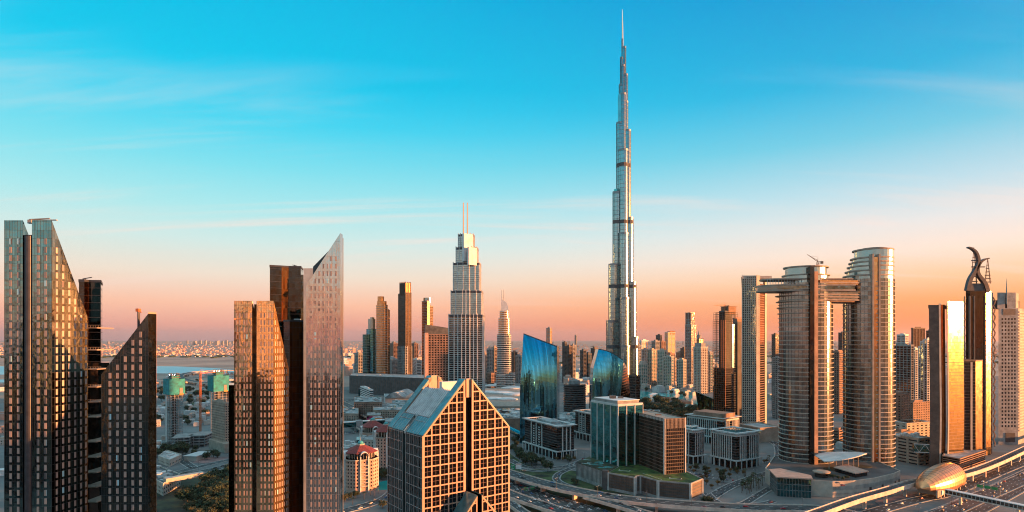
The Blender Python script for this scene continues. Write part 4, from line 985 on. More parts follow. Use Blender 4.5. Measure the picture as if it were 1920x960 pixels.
top.build('roof_shell',K['white'],T)
m=MB()
for i in range(2,n,2): m.tube((A[i][0],A[i][1]+5,15),(A[i][0],A[i][1]+5,A[i][2]),.5,n=6)
m.build('columns',K['beige'],T)
T=thing('lobby_pavilion','low dark lobby pavilion with a flat rose pink roof in front of the twin towers','pavilion',X(1590,630),635,15)
P=[(X(1566,640),640),(X(1604,612),612),(X(1626,622),622),(X(1590,652),654)]
MB().prism(P,15.5,19.6).build('glass_wall',K['g_dark'],T); MB().prism(grow(P,1.2),19.6,20.5,True,True).build('roof',K['rose'],T)
T=thing('round_pavilion','small round pavilion with a disc roof at the foot of the left round tower','pavilion',X(1542,618),618,15)
c=(X(1542,615),617); MB().prism(ell(c[0],c[1],6.5,6,20),15.5,20).build('glass_wall',K['g_grey'],T); m=MB(); m.loft([[(q[0],q[1],20) for q in ell(c[0],c[1],8.3,8,24)],[(q[0],q[1],21.2) for q in ell(c[0],c[1],8.6,8.2,24)],[(q[0],q[1],22) for q in ell(c[0],c[1],5,5,24)]]); m.build('disc_roof',K['beige'],T)
m=MB()
# ================================================================ tall concave tower, left of the pair
Y=1000; T=thing('concave_tower','tall cream tower with a bright orange lit recess left of the round pair','skyscraper',X(1420,Y),Y+20,0)
def wob(py): return -1.2*math.sin((py-516)/300*math.pi)
def vert_tab(xs,Ys,pyt,gm,nm):
    rings=[]
    for k in range(14):
        s=k/13; z=Z(pyt,Y)*s; py=HZ+(H-z)*F/Y; w_=3.0*max(0,(s-.86)/.14)
        rings.append([(x+(w_ if i in (1,2) else -w_)*0.6,y,z) for i,(x,y) in enumerate(zip(xs,Ys))])
    MB().loft(rings).build(nm,K[gm],T)
xa,xm1,xm2,xm3,xb=[X(q,Y) for q in (1393,1418,1426,1441,1448)]
vert_tab([xa,xm1,xm1+10,X(1394,Y+35)],[Y+3,Y,Y+35,Y+35],519,'g_dark','left_wing')
xar=X(1394,Y+35); pl=[(xa,Y+3),(xm1,Y),(xm1+10,Y+35),(xar,Y+35)]
m=MB(); bands(m,pl,0,Z(519,Y),4.0,1.2,.5,3); m.build('floor_bands',K['cream'],T); m=MB(); piers(m,pl,0,Z(519,Y)+3,3.3,1.1,.7); m.build('pillars',K['cream'],T)
MB().prism([(xm1,Y-1),(xm2,Y+2),(xm2+14,Y+36),(xm1+14,Y+36)],0,Z(516,Y)).build('stone_fin',K['cream'],T)
pr=[(xm2,Y+2),(xm3,Y+15),(xm3+10,Y+36),(xm2+10,Y+36)]; MB().prism(pr,0,Z(532,Y)).build('recess',K['g_bronze'],T); m=MB(); bands(m,pr,0,Z(532,Y),4.0,1.2,1.0,3); m.build('balconies',K['tan'],T)  # slanted and tinted orange-brown so the recess looks lit by the sunset
MB().prism([(xm3,Y+14),(xb,Y+22),(xb+6,Y+36),(xm3+6,Y+36)],0,Z(525,Y)).build('stone_fin',K['cream'],T)
MB().prism([(xa-1,Y+2),(xb,Y+2),(xb+10,Y+34),(xar-1,Y+34)],Z(522,Y),Z(517,Y),True,True).build('crown_beam',K['cream'],T)
T=gtower('podium','blank beige podium with a glazed escalator tube below the concave tower',rect(1425,1415,1466,905,20,depth=50),22,'beige','beige',t=0,top=1.5,z0=0,plant=False,cat='podium')
m=MB(); m.tube((X(1398,890),890,4),(X(1424,900),900,20),3.2,n=8); m.build('escalator_tube',K['roofteal'],T)
# ================================================================ towers under construction (middle)
def skeleton(label,xc,x0,x1,Yc,a,z1,fh=4.2,lit=.0,net=None,name='unfinished_tower',low=None,group=None,gm='concd'):
    p=rect(xc,x0,x1,Yc,a); c=cen(p); T=thing(name,label,'tower',c[0],c[1],0,group)
    MB().prism(grow(p,-7.5),0,z1+3).build('core',K['concd'],T)
    m=MB(); bands(m,p,0,z1,fh,.55,.0,fh); m.build('floor_slabs',K[gm],T)
    m=MB(); piers(m,grow(p,-.7),0,z1,6,.9,.0); m.build('columns',K[gm],T)
    if low: MB().prism(grow(p,-.3),0,low).build('glazed_floors',K['g_black'],T)
    return T,p
T,p=skeleton('dark unfinished tower lit orange on its upper floors, taller of the middle pair',1360,1337,1384,1080,30,Z(585,1080),low=Z(690,1080))
MB().prism(grow(rect(1366,1352,1380,1095,30),0),Z(590,1080),Z(573,1080)).build('upper_core',K['tan'],T)
m=MB(); bands(m,grow(rect(1366,1352,1380,1095,30),.8),Z(590,1080),Z(573,1080),4,.6,.8,0); m.build('upper_slabs',K['tan'],T)
m=MB(); q=rect(1360,1337,1384,1080,30); piers(m,grow(q,.4),0,Z(600,1080),5,.5,.3,edges=[3]); m.build('hoist_mast',K['rust'],T)
T,p=skeleton('dark unfinished tower with pale glazing strip, shorter of the middle pair',1376,1371,1394,1045,30,Z(606,1045),low=Z(700,1045))
m=MB(); piers(m,grow(p,.3),Z(690,1045),Z(608,1045),3,1.4,.4,edges=[3]); m.build('glazing_strip',K['g_silver'],T)
MB().prism(rect(1382,1374,1392,1055,30),Z(610,1045),Z(597,1045)).build('upper_core',K['tan'],T)
crane('orange tower crane on the taller middle unfinished tower',X(1367,1080),1100,Z(590,1080),18,R(200),26,r=.5)
crane('orange tower crane beside the shorter middle unfinished tower',X(1388,1045),1066,Z(606,1045),10,R(20),20,r=.5)
# ================================================================ opera house shaped like a boat hull
Y=1180; T=thing('opera_house','glass hull shaped opera house with a white upswept roof by the park','opera house',X(1330,Y),Y,0)
rings=[]; top=[]
for i in range(13):
    s=i/12; x=lerp(X(1304,Y),X(1372,Y),s); w_=26*math.sin(min(1,s*1.15+.03)*math.pi*.86); zt_=H-(733-HZ)/F*Y - 26*math.sin(s*math.pi*.5)+6*s
    rings.append((x,w_,zt_))
hull=MB(); hull.loft([[(x+ (1-s_/12)*10,Y-w_*.55,0),(x,Y-w_,zt_),(x,Y+w_,zt_),(x+(1-s_/12)*10,Y+w_*.55,0)] for s_,(x,w_,zt_) in enumerate(rings)]); hull.build('glass_hull',K['g_tealdeep'],T)
r=MB(); r.loft([[(x-3,Y-w_-3,zt_),(x-3,Y-w_-3,zt_+1),(x-3,Y+w_+3,zt_+1),(x-3,Y+w_+3,zt_)] for (x,w_,zt_) in rings]); r.build('roof',K['white'],T)
# ================================================================ left construction pair
def netted(label,px0,px1,Yc,a,ptop,pnet,hi,craneyaw=None):
    xc=px0+(px1-px0)*.3; zt_=Z(ptop,Yc); T,p=skeleton(label,xc,px0+1.5,px1-1.5,Yc,a,Z(pnet,Yc),fh=4.0,gm='conc')
    g=grow(p,2.0); zn=Z(pnet,Yc)
    MB().loft([[(q[0],q[1],zn-2) for q in g],[(q[0],q[1],zn+hi) for q in g]],cap=False).build('safety_netting',K['netting'],T)
    MB().prism(grow(p,1.2),zn+hi-6,zn+hi-2).build('top_slab',K['conc'],T)
    c=cen(p); s=[(c[0]+(q[0]-c[0])*.55,c[1]+(q[1]-c[1])*.55) for q in p]
    m=MB(); m.prism(s,zn+hi-2,zt_-1); m.build('core_formwork',K['netting'],T)
    m=MB(); m.prism(grow(s,1.5),zt_-4.5,zt_-3.5,True,True); m.prism(grow(s,1.0),zt_-1,zt_,True,True); piers(m,s,zt_-3,zt_+3,3,.3,.5); m.build('core_platform',K['concd'],T)
    m=MB(); e=edge(g,0); cell(m,e[0],e[1],e[2],[(e[3]*.65,zn-2),(e[3]*.85,zn-2),(e[3]*.85,zn+8),(e[3]*.65,zn+8)],-.1,.3); m.build('net_opening',K['dmetal'],T)
    m=MB(); cell(m,e[0],e[1],e[2],[(e[3]*.65,zn-3),(e[3]*.88,zn-3),(e[3]*.88,zn-.5),(e[3]*.65,zn-.5)],-.1,.4); m.build('orange_barrier',K['orange'],T)
    m=MB()
    for i in range(3): m.tube((c[0]-4+i*4,c[1]-6,zt_+.6),(c[0]-3.5+i*4,c[1]-6,zt_+.6),.55,n=5)
    m.build('work_lights',K['lamp'],T)
    m=MB(); e=edge(p,3); cell(m,e[0],e[1],e[2],[(e[3]*.2,0),(e[3]*.45,0),(e[3]*.45,zn-4),(e[3]*.2,zn-4)],0,.8); m.build('pale_shaft',K['offw'],T)
    return T
netted('unfinished tower wrapped in teal netting at its top, left of the netted pair',308,345,900,50,704,738,22)
netted('unfinished tower wrapped in teal netting at its top, right of the netted pair',391,428,930,48,697,732,23)
crane('orange tower crane between the two teal netted towers',X(382,925),915,0,Z(700,915)-0,R(60),42,r=.55)
crane('orange tower crane behind the right teal netted tower',X(424,960),965,0,Z(699,965),R(190),40,r=.55)
p=rect(404,392,430,838,30)
T=gtower('hotel_block','beige hotel tower with punched windows below the right netted tower',rect(422,398,430.5,838,48),Z(757,838),'g_dark','beige',fh=3.7,t=1.9,proud=.25,sp=3.0,pw=1.5,pp=.35,top=2)
q=rect(422,393,434,825,48); MB().prism(grow(q,1),0,13).build('podium_storey',K['beige'],T)
T=thing('unfinished_car_park','open concrete parking structure under construction beside the left netted tower','parking structure',X(350,850),860,0)
P=rect(322,318,356,850,20,depth=40); P2_=rect(352,348,384,870,5,depth=40)
for Q in (P,P2_):
    MB().prism(grow(Q,-4),0,14).build('core',K['concd'],T); m=MB()
    for z in (3.6,7.6,11.6,15.6): m.prism(Q,z,z+1.3,True,True)
    m.build('floor_slabs',K['conc'],T); m=MB(); piers(m,Q,0,17,8,1.0,.2); m.build('columns',K['conc'],T)
T=thing('warehouse','low pale flat roofed hall in front of the parking frame','hall',X(345,790),800,0)
P=rect(345,325,368,772,-8,depth=30); MB().prism(P,0,6).build('wall',K['cream'],T); MB().prism(grow(P,.8),6,6.8,True,True).build('roof',K['offw'],T)
# ================================================================ right side
# --- curved golden tower
Y=722; T=thing('curved_tower','golden mirror tower with a bowed front and pale curving frames blazing in the sun','skyscraper',X(1780,Y),Y+12,0)
a=R(22); U=(math.cos(a),math.sin(a)); NN=(U[1],-U[0])
xs=[(1745,Y+2),(1759,Y-1),(1766,Y-1),(1772,Y),(1776,Y)]
def prof(z): # bulge of the whole front in x (m) with height
    s=z/Z(565,Y); return 8.0*(s-.35)**2-1.0 if s<.35 else -1.0+1.2*((s-.35)/.65)
def bowed(name,x0,y0,x1,y1,zt_,m_,dep,k=18,proud=0):
    rg=[]
    for i in range(k+1):
        z=zt_*i/k; o_=prof(z); 
        rg.append([(x0-o_*1.2,y0-proud,z),(x1-o_*1.2,y1-proud,z),(x1-o_*1.2+max(2,dep*.74),y1+dep,z),(x0-o_*1.2+dep*.72,y0+dep,z)])
    return MB().loft(rg).build(name,K[m_],T)
bowed('stone_wing',X(1745,Y),Y+3,X(1760,Y),Y,Z(573,Y),'brown',26)
bowed('pale_frame',X(1760,Y),Y-.5,X(1763.5,Y),Y-.5,Z(569,Y),'cream',27)
bowed('dark_recess',X(1763.5,Y),Y+2,X(1774,Y),Y+2,Z(571,Y),'g_bronze',25)
bowed('pale_frame',X(1774,Y),Y-1.5,X(1777,Y),Y-1.0,Z(567,Y),'cream',27)
x0,y0=X(1777,Y),Y-.8; t=(1806-960)/F; l=(t*y0-x0)/(U[0]-t*U[1]); x1,y1=x0+U[0]*l,y0+U[1]*l
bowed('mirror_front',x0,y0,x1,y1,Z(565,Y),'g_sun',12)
m=MB(); bandz=4.1; z=8
while z<Z(640,Y):
    o_=prof(z); m.obox((x0-o_*1.2,y0),U,NN,0.1,l-.1,-.1,.18,z,z+.5); z+=bandz
m.build('floor_bands',K['tan'],T)
m=MB(); z=6
while z<Z(575,Y):
    o_=prof(z); m.obox((X(1745,Y)-o_*1.2,Y+3),(.98,-.19),(-.19,-.98),0,10,-.1,.12,z,z+.5); z+=3
m.build('stone_joints',K['concd'],T)
MB().prism([(X(1749,Y),Y+8),(X(1776,Y),Y+8),(X(1776,Y+24),Y+24),(X(1749,Y+24),Y+24)],Z(573,Y)-3,Z(571,Y)).build('roof_block',K['brown'],T)
# lower companion
Y=745; T=gtower('slim_tower','slim dark tower with a golden glass strip between the golden and crowned towers',[(X(1808,Y),Y),(X(1829,Y),Y),(X(1842,Y+8),Y+8),(X(1842,Y+26),Y+26),(X(1808,Y+26),Y+26)],Z(677,Y),'g_black','brown',fh=4.1,t=.4,proud=.15,top=1.2,plant=False)
MB().prism([(X(1829.3,Y-.3),Y-.3),(X(1841.5,Y+7),Y+6.8),(X(1841.5,Y+7),Y+7.2),(X(1829,Y),Y+.1)],0,Z(678,Y)).build('golden_strip',K['g_gold'],T)
MB().prism([(X(1819,Y),Y-.9),(X(1822.5,Y),Y-.9),(X(1822.5,Y),Y+.2),(X(1819,Y),Y+.2)],0,Z(679,Y)).build('pale_frame',K['cream'],T)
m=MB(); m.box(X(1815,Y),Y+8,Z(677,Y),X(1830,Y),Y+14,Z(673.5,Y)); m.build('roof_plant',K['dmetal'],T)
Y=700
pp=[(X(1770,706),708),(X(1799,690),690),(X(1847,742),742),(X(1847,742),765),(X(1800,765),765),(X(1772,730),730)]
T=gtower('podium','glass podium with glowing orange horizontal louvres beside the golden tower',pp,19,'g_bronze','tan',fh=2.4,t=.7,proud=.5,top=.8,plant=False,cat='podium',edges=None)
# --- crowned dark tower
Y=803; T=thing('crowned_tower','tall dark tower topped by two crossing curved horns, right of the golden tower','skyscraper',X(1840,Y),Y+20,0)
pl=[(X(1815,Y),Y+4),(X(1819,Y),Y),(X(1848,Y),Y),(X(1854,Y),Y+5),(X(1862,Y+14),Y+16),(X(1862,Y+36),Y+36),(X(1816,Y+36),Y+36)]
zt=Z(545,Y); MB().prism(pl,0,zt).build('shaft',K['g_black'],T)
MB().prism([(X(1854.3,Y),Y+4.7),(X(1858.5,Y+8),Y+8.5),(X(1858.5,Y+8),Y+12),(X(1854.3,Y),Y+6)],0,zt).build('golden_corner',K['g_gold'],T)
m=MB()
for px in (1818,1826,1846.5): m.box(X(px-1.1,Y),Y-1.2,0,X(px+1.1,Y),Y+.8,Z(555,Y))
m.build('facade_ribs',K['concd'],T)
m=MB()
for k in range(19):
    z=10+k*11; m.tube((X(1862,Y+18),Y+16,z),(X(1865,Y+18),Y+17,z+5),.8,n=4); m.tube((X(1865,Y+18),Y+17,z+5),(X(1862,Y+18),Y+18,z+11),.8,n=4)
    m.tube((X(1815,Y),Y+5,z),(X(1813,Y),Y+5,z+5),.6,n=4); m.tube((X(1813,Y),Y+5,z+5),(X(1815,Y),Y+6,z+11),.6,n=4)
m.build('scroll_trim',K['tan'],T)
def horn(name,pts,w):
    m=MB(); n=len(pts); rg=[]
    P=smooth([(p[0],p[1]) for p in pts],6); 
    for i,p in enumerate(P):
        s=i/(len(P)-1); ww=w*(1-.72*s); x=X(p.x,Y);z=Z(p.y,Y); d=(P[min(i+1,len(P)-1)]-P[max(i-1,0)]).normalized(); nx,nz=-d.y,-d.x
        ww*=1.35; rg.append([(x-nx*ww,Y+1,z-nz*ww),(x+nx*ww,Y+1,z+nz*ww),(x+nx*ww,Y+6,z+nz*ww),(x-nx*ww,Y+6,z-nz*ww)])
    return m.loft(rg).build(name,K['dmetal'],T)
horn('crown_horn',[(1817,545),(1822,524),(1832,506),(1838,490),(1834,474),(1826,466),(1818,463)],2.0)
horn('crown_horn',[(1855,548),(1849,530),(1838,515),(1836,503),(1841,492),(1849,486),(1857,484)],2.0)
def spirelet(x0,x1,pt,pb):
    m=MB(); xm=(x0+x1)/2; q=[]
    for sx in (-1,1):
        for yy in (Y+6.5,Y+12): m.tube((X(xm+sx*(x1-x0)/2,yy),yy,Z(pb,Y)),(X(xm,Y+9),Y+9,Z(pt,Y)),.7,.3,4)
    for k in range(7):
        s=(k+.3)/7.5; zz_=lerp(Z(pb,Y),Z(pt,Y),s); h_=(X(x1,Y)-X(x0,Y))/2*(1-s); m.box(X(xm,Y+9)-h_,Y+6.5+2.5*s,zz_,X(xm,Y+9)+h_,Y+12-2.5*s,zz_+.8)
    m.build('lattice_spire',K['tan'],T)
spirelet(1821,1831,461,530); spirelet(1847,1857,482,530)
m=MB(); m.prism([(X(1821,Y),Y+3),(X(1856,Y),Y+3),(X(1856,Y+26),Y+26),(X(1821,Y+26),Y+26)],zt-1,Z(531,Y)); m.build('crown_base',K['concd'],T)
m=MB(); [m.box(X(a_,Y),Y+3,Z(b_,Y)-.5,X(c_,Y),Y+5,Z(b_,Y)+.8) for a_,b_,c_ in ((1826,488,1835),(1826,500,1834),(1843,500,1851))]; m.build('crown_tie',K['dmetal'],T)
# --- grey concrete tower
Y=890; pl=[(X(1872,Y),Y),(X(1909,Y),Y),(X(1924,Y+25),Y+25),(X(1924,Y+50),Y+50),(X(1873,Y+50),Y+50)]
T=thing('grey_tower','broad grey concrete hotel tower with a split crown and needle at the right edge','skyscraper',X(1895,Y),Y+20,0)
MB().prism(pl,0,Z(578,Y)).build('wall',K['conc'],T)
e=edge(pl,0); cells=[]
z=Z(600,Y)
while z>22:
    for px in (1879.5,1885.5,1891.5,1897.5,1903): s=X(px,Y)-e[0][0]; cells.append((e,[(s-1.1,z),(s+1.1,z),(s+1.1,z+3.0),(s-1.1,z+3.0)]))
    z-=5.6
window_parts(T,cells,'window',K['g_dark'],(-.05,.06),100,lambda c:c[1][0][1])
m=MB(); e2=edge(pl,1); z=20
while z<Z(582,Y): cell(m,e2[0],e2[1],e2[2],[(2,z),(e2[3]-2,z),(e2[3]-2,z+2.4),(2,z+2.4)],-.05,1.2); z+=4.5
m.build('balconies',K['cream'],T)
MB().prism([(X(1880,Y),Y-.3),(X(1904,Y),Y-.3),(X(1904,Y),Y+.2),(X(1880,Y),Y+.2)],Z(590,Y),Z(579.5,Y)).build('dark_opening',K['dmetal'],T)
MB().prism([(X(1885,Y),Y-.5),(X(1903,Y),Y-.5),(X(1903,Y),Y+.2),(X(1885,Y),Y+.2)],4,18).build('dark_entrance',K['dmetal'],T)
for a_,b_ in ((1875,1889.5),(1893.5,1910)): MB().prism([(X(a_,Y),Y+5),(X(b_,Y),Y+5),(X(b_,Y+30),Y+30),(X(a_,Y+30),Y+30)],Z(578,Y)-.2,Z(548,Y)).build('crown_block',K['conc'],T)
MB().prism([(X(1873,Y),Y+12),(X(1913,Y),Y+12),(X(1913,Y+32),Y+32),(X(1875,Y+32),Y+32)],Z(578,Y)-.3,Z(562,Y)).build('crown_block',K['concd'],T)
m=MB(); m.tube((X(1891.5,Y),Y+4,Z(570,Y)),(X(1891.5,Y),Y+4,Z(545,Y)),1.3,1.0,6); m.tube((X(1891.5,Y),Y+4,Z(545,Y)),(X(1891.5,Y),Y+4,Z(521,Y)),1.0,.1,6); m.build('needle',K['steel'],T)
# --- parking block, truss bridge and brown buildings
T=gtower('parking_block','tan parking block with horizontal openings right of the twin towers',rect(1722,1668,1745,745,20,depth=42),33,'g_dark','beige',fh=4.2,t=2.4,proud=.3,sp=14,pw=3,top=1.5,cat='parking block',plant=False,roofm='roof')
m=MB(); c=cen(rect(1722,1668,1745,745,20,depth=42)); 
for i in range(6): m.obox((c[0]-16+i*5,c[1]-4),(1,0),(0,1),0,3,0,6,33,36+i%3)
m.build('rooftop_structures',K['white'],T)
T=thing('truss_footbridge','teal glazed truss bridge between the tan parking block and the golden tower','footbridge',X(1724,735),735,22)
m=MB(); a=(X(1706,738),731);bb=(X(1751,728),724); u_=Vector((bb[0]-a[0],bb[1]-a[1])); l_=u_.length; u_/=l_; nn=(u_.y,-u_.x)
MB().obox(a,(u_.x,u_.y),nn,0,l_,-4,0,19,30).build('glass_box',K['g_tealdeep'],T)
m=MB(); E=(a,(u_.x,u_.y),nn,l_)
for z in (19,29.2): cell(m,a,E[1],nn,[(0,z),(l_,z),(l_,z+.9),(0,z+.9)],0,.5)
for k in range(4):
    s0=l_*k/4;s1=l_*(k+1)/4; z0,z1=(19.6,29.6) if k%2 else (29.6,19.6); cell(m,a,E[1],nn,[(s0,z0-.4),(s1,z1-.4),(s1,z1+.4),(s0,z0+.4)],0,.5)
m.build('truss',K['offw'],T)
def block(name,label,xc,x0,x1,Yc,a,z1,gl='g_dark',wl='tan',fh=4,t=2.2,sp=4,pw=2.2,cat='building',**k):
    return gtower(name,label,rect(xc,x0,x1,Yc,a),z1,gl,wl,fh=fh,t=t,proud=.25,sp=sp,pw=pw,pp=.3,top=1.2,cat=cat,**k)
block('ornate_block','reddish brown ornate block under the dark banded tower on the right',1690,1668,1706,930,35,72-0,wl='tan',sp=6,pw=3)
block('low_block','long tan low block with roof terrace behind the ornate brown block',1712,1690,1745,1010,25,50,wl='tan',sp=5,pw=2.8)
T=block('solar_hall','pale hall with dark solar panels on its roof left of the golden tower',1700,1668,1748,880,20,33,wl='cream',sp=9,pw=5,plant=False)
c=cen(rect(1700,1668,1748,880,20)); m=MB(); 
for i in range(5): m.obox((c[0]+2,c[1]-8+i*5),(.94,.34),(-.34,.94),-16,18,0,3.4,33.5,34.0)
m.build('solar_panels',K['g_dark'],T)
block('low_block','small tan stepped building with palms on its terrace below the solar hall',1690,1668,1712,800,25,32,wl='tan',sp=5,pw=2.8)
block('office_block','lit salmon office between the twin round towers',1573,1556,1588,880,40,22,gl='g_dark',wl='tan',sp=30)
block('apartment_tower','tan apartment tower seen between the twin round towers, left of two',1572,1557,1587,1250,40,133,wl='tan',sp=4,pw=1.6,t=1.6)
block('apartment_tower','dark slim tower seen between the twin round towers against the orange sky',1579,1572,1590,1500,20,176,gl='g_black',wl='concd',sp=5,pw=1.2,t=1.0)
block('apartment_tower','narrow brown tower just right of the concave cream tower',1454,1447,1461,1300,30,170,gl='g_dark',wl='brown',sp=4,pw=1.6,t=1.6)
block('apartment_tower','grey lower tower between the concave tower and the left round tower',1458,1448,1468,1180,30,122,gl='g_dark',wl='conc',sp=4,pw=1.6,t=1.6)
# far right background group
for lb,xc,x0,x1,Y,a,pt,gl,wl in (
 ('broad dark tower with pale curved floor bands right of the right round tower',1708,1668,1713,1120,12,649,'g_black','conc'),
 ('white banded office tower with a sloped crown above the dark banded tower',1697,1682,1703,1500,35,629,'g_grey','white'),
 ('dark square tower with a projecting cornice on the orange horizon',1712,1709,1734,1350,10,617,'g_brown','brown'),
 ('slim white slotted tower right of the dark banded tower, leftmost of the slim group',1716,1704,1724,1260,30,655,'g_dark','offw'),
 ('slim pale tower with a cross shaped top in the group left of the golden tower',1728,1722,1732,1220,30,652,'g_dark','white'),
 ('grey ribbed slim tower in the group left of the golden tower',1732,1726,1740,1190,30,642,'g_grey','offw'),
 ('dark tower with white grid standing against the golden tower',1738,1733,1750,1160,25,638,'g_black','offw'),
 ('small dark twin topped tower peeking beside the golden tower',1742,1737,1750,1400,25,622,'g_black','brown')):
    gtower('background_tower',lb,rect(xc,x0,x1,Y,a),Z(pt,Y),gl,wl,fh=4.6,t=1.0,proud=.5,sp=8,pw=1.2,top=3)
# --- metro station shell
T=thing('metro_station','golden shell shaped metro station straddling the viaduct','metro station',X(1768,620),622,0)
c=Vector((X(1765,612),614)); d=Vector((.80,.60)).normalized(); nn=Vector((-d.y,d.x)); Ls=52; rg=[]
sh=MB(); k=18; q=16
for i in range(k+1):
    s=-1+2*i/k; ex=1.7 if s<0 else 3.2; ww=15*(max(0,1-abs(s)**ex))**.55+.6; hh=15.5*(max(0,1-abs(s)**ex))**.5*(1+.12*s)+.5; row=[]
    for j in range(q+1):
        t=math.pi*(-.10+1.2*j/q); p=c+d*(s*Ls)+nn*(-math.cos(t)*ww*(1.0)); row.append((p.x,p.y,11.5+max(-6,math.sin(t)*hh)))
    rg.append(row)
for i in range(k):
    for j in range(q): sh.quad(rg[i][j],rg[i+1][j],rg[i+1][j+1],rg[i][j+1])
o=sh.build('roof_shell',K['shell'],T,smooth=True)
m=MB()
for i in range(2,k-1): m.path([(p[0],p[1],p[2]+.12) for p in rg[i]],.10,4)
for j in range(2,q-1,2): m.path([(rg[i][j][0],rg[i][j][1],rg[i][j][2]+.12) for i in range(1,k)],.08,4)
m.build('panel_seams',K['dmetal'],T)
MB().obox(c,(d.x,d.y),(nn.x,nn.y),-34,32,-9,9,3.5,10.8).build('concourse',K['cream'],T)
m=MB()
for i in range(7): m.obox(c,(d.x,d.y),(nn.x,nn.y),-30+i*9.5,-28.6+i*9.5,-10,-8.6,0,4); m.obox(c,(d.x,d.y),(nn.x,nn.y),-30+i*9.5,-28.6+i*9.5,8.6,10,0,4)
m.build('columns',K['parapet'],T)
m=MB(); m.obox(c,(d.x,d.y),(nn.x,nn.y),-42,-28,-11,-9.5,3,10); m.build('stone_screen',K['beige'],T)
m=MB(); m.obox(c,(d.x,d.y),(nn.x,nn.y),-32.5,-28.5,-11.8,-11.0,4.5,9); m.build('white_panel',K['signw'],T)
# footbridge across the highway
T=thing('footbridge','long covered glazed footbridge leading from the metro station over the highway','footbridge',X(1860,590),580,8)
a=Vector(G(1775,922,10)); e_=Vector(G(1945,958,10)); dd=(e_-a); l=dd.length; dd/=l; n2=(dd.y,-dd.x)
m=MB(); m.obox(a,dd,n2,0,l,-2.8,2.8,8,8.9); m.build('deck',K['parapet'],T)
MB().obox(a,dd,n2,0,l,-2.4,2.4,8.9,12.2).build('glazing',K['g_grey'],T)
MB().obox(a,dd,n2,0,l,-3.0,3.0,12.2,12.8).build('roof',K['white'],T)
m=MB(); k=int(l/3.2)
for i in range(k+1): s=l*i/k; m.obox(a,dd,n2,s-.15,s+.15,-2.6,-2.38,8.9,12.2); m.obox(a,dd,n2,s-.15,s+.15,2.38,2.6,8.9,12.2)
m.build('mullions',K['offw'],T)
for s in (12,58,104): MB().obox(a,dd,n2,s-1,s+1,-1,1,0,8).build('pier',K['parapet'],T)
# ================================================================ left middle distance towers
def cyltower(label,px0,px1,Y,pt,gl,bm,fh=4.4,n=24,steps=(),t=1.1,name='round_tower'):
    c=(X((px0+px1)/2,Y),Y); r=(X(px1,Y)-X(px0,Y))/2; T=thing(name,label,'tower',c[0],c[1],0)
    p=ell(c[0],c[1],r,r*.8,n); MB().prism(p,0,Z(pt,Y)).build('glass_facade',K[gl],T); bands(MB(),p,0,Z(pt,Y),fh,t,.7,3).build('floor_bands',K[bm],T)
    z=Z(pt,Y)
    for (a_,b_,top) in steps:
        q=ell(X((a_+b_)/2,Y),Y,(X(b_,Y)-X(a_,Y))/2,r*.6,n); MB().prism(q,z-.5,Z(top,Y)).build('upper_drum',K['g_gold'] if gl=='g_gold' else K['g_silver'],T); z=Z(top,Y)
    return T
cyltower('round tower glowing gold with a cylindrical top left of the tall slim gold tower',705.5,727,1850,572,'g_gold','cream',5.5,steps=((707,725,565),(708,720,556)))
p=rect(725,722,731,1900,20)
gtower('side_tower','thin orange glowing slab tower behind the round gold tower',rect(727,724,731,1905,25),Z(582,1905),'g_gold','tan',fh=5,t=1,proud=.4,top=2)
T=gtower('slender_tower','tall slim dark and gold tower with crown of fins, standing alone mid left',rect(760,747,771,1820,29),Z(550,1820),'g_gold','brown',fh=5.2,t=1.2,proud=.6,sp=9,pw=2.6,pp=1.0,top=3)
pq=rect(760,749.5,770,1822,40); MB().prism(pq,Z(551,1820),Z(530,1820)).build('crown',K['g_gold'],T); piers(MB(),pq,Z(551,1820),Z(528,1820),6,2,1.2).build('crown_fins',K['brown'],T)
MB().prism(grow(rect(760,747,771,1820,40),1.5),0,Z(650,1820)).build('wide_base',K['g_dark'],T); m=MB(); q_=grow(rect(760,747,771,1820,40),1.6); bands(m,q_,0,Z(650,1820),5.2,1.4,.6,3); piers(m,q_,0,Z(649,1820),8,2.5,1.0); m.build('base_grid',K['conc'],T)
T=gtower('slender_tower','slim pale tower with rounded gold lit top left of the brown hotel block',rect(801,791,806,1840,40),Z(565,1840),'g_gold','conc',fh=5,t=1.3,proud=.5,top=2)
MB().prism(ell(X(800,1850),1860,12,9,16),Z(567,1850),Z(558,1850)).build('crown_drum',K['g_silver'],T)
gtower('slender_tower','gold glowing stepped shoulder tower behind the slim pale tower',rect(807,803,812,1880,30),Z(575,1880),'g_gold','beige',fh=5,t=1.6,proud=.6,top=2)
cyltower('teal banded tower with a dark crown, tallest of the teal pair on the left',687,705,1900,617,'g_blue','concd',5.2,steps=((690,704,598),(694,702,595)))
cyltower('teal curved banded tower, lower of the teal pair on the left',680,692,1880,627,'g_tealdeep','conc',5.2)
gtower('office_block','grey gridded office block left of the teal pair of towers',rect(672,664.5,680,1960,30),Z(663,1960),'g_dark','conc',fh=5,t=2.0,proud=.4,sp=6,pw=2,top=2)
T=gtower('hotel_block','brown hotel slab with a grid of dark windows and dark curved crown',rect(803,797,846,1500,12,depth=40),Z(628,1500),'g_brown','tan',fh=6.2,t=2.4,proud=.6,sp=7.4,pw=2.6,pp=.9,top=2,plant=False)
m=MB(); q=rect(797.5,794,848,1510,12,depth=30); m.prism(q,Z(631,1500),[Z(608,1510),Z(616,1530),Z(618,1550),Z(611,1540)]); m.build('curved_crown',K['roofd'],T)
MB().prism(rect(796.5,795,803,1495,12,depth=38),0,Z(624,1495)).build('corner_slab',K['rose'],T)
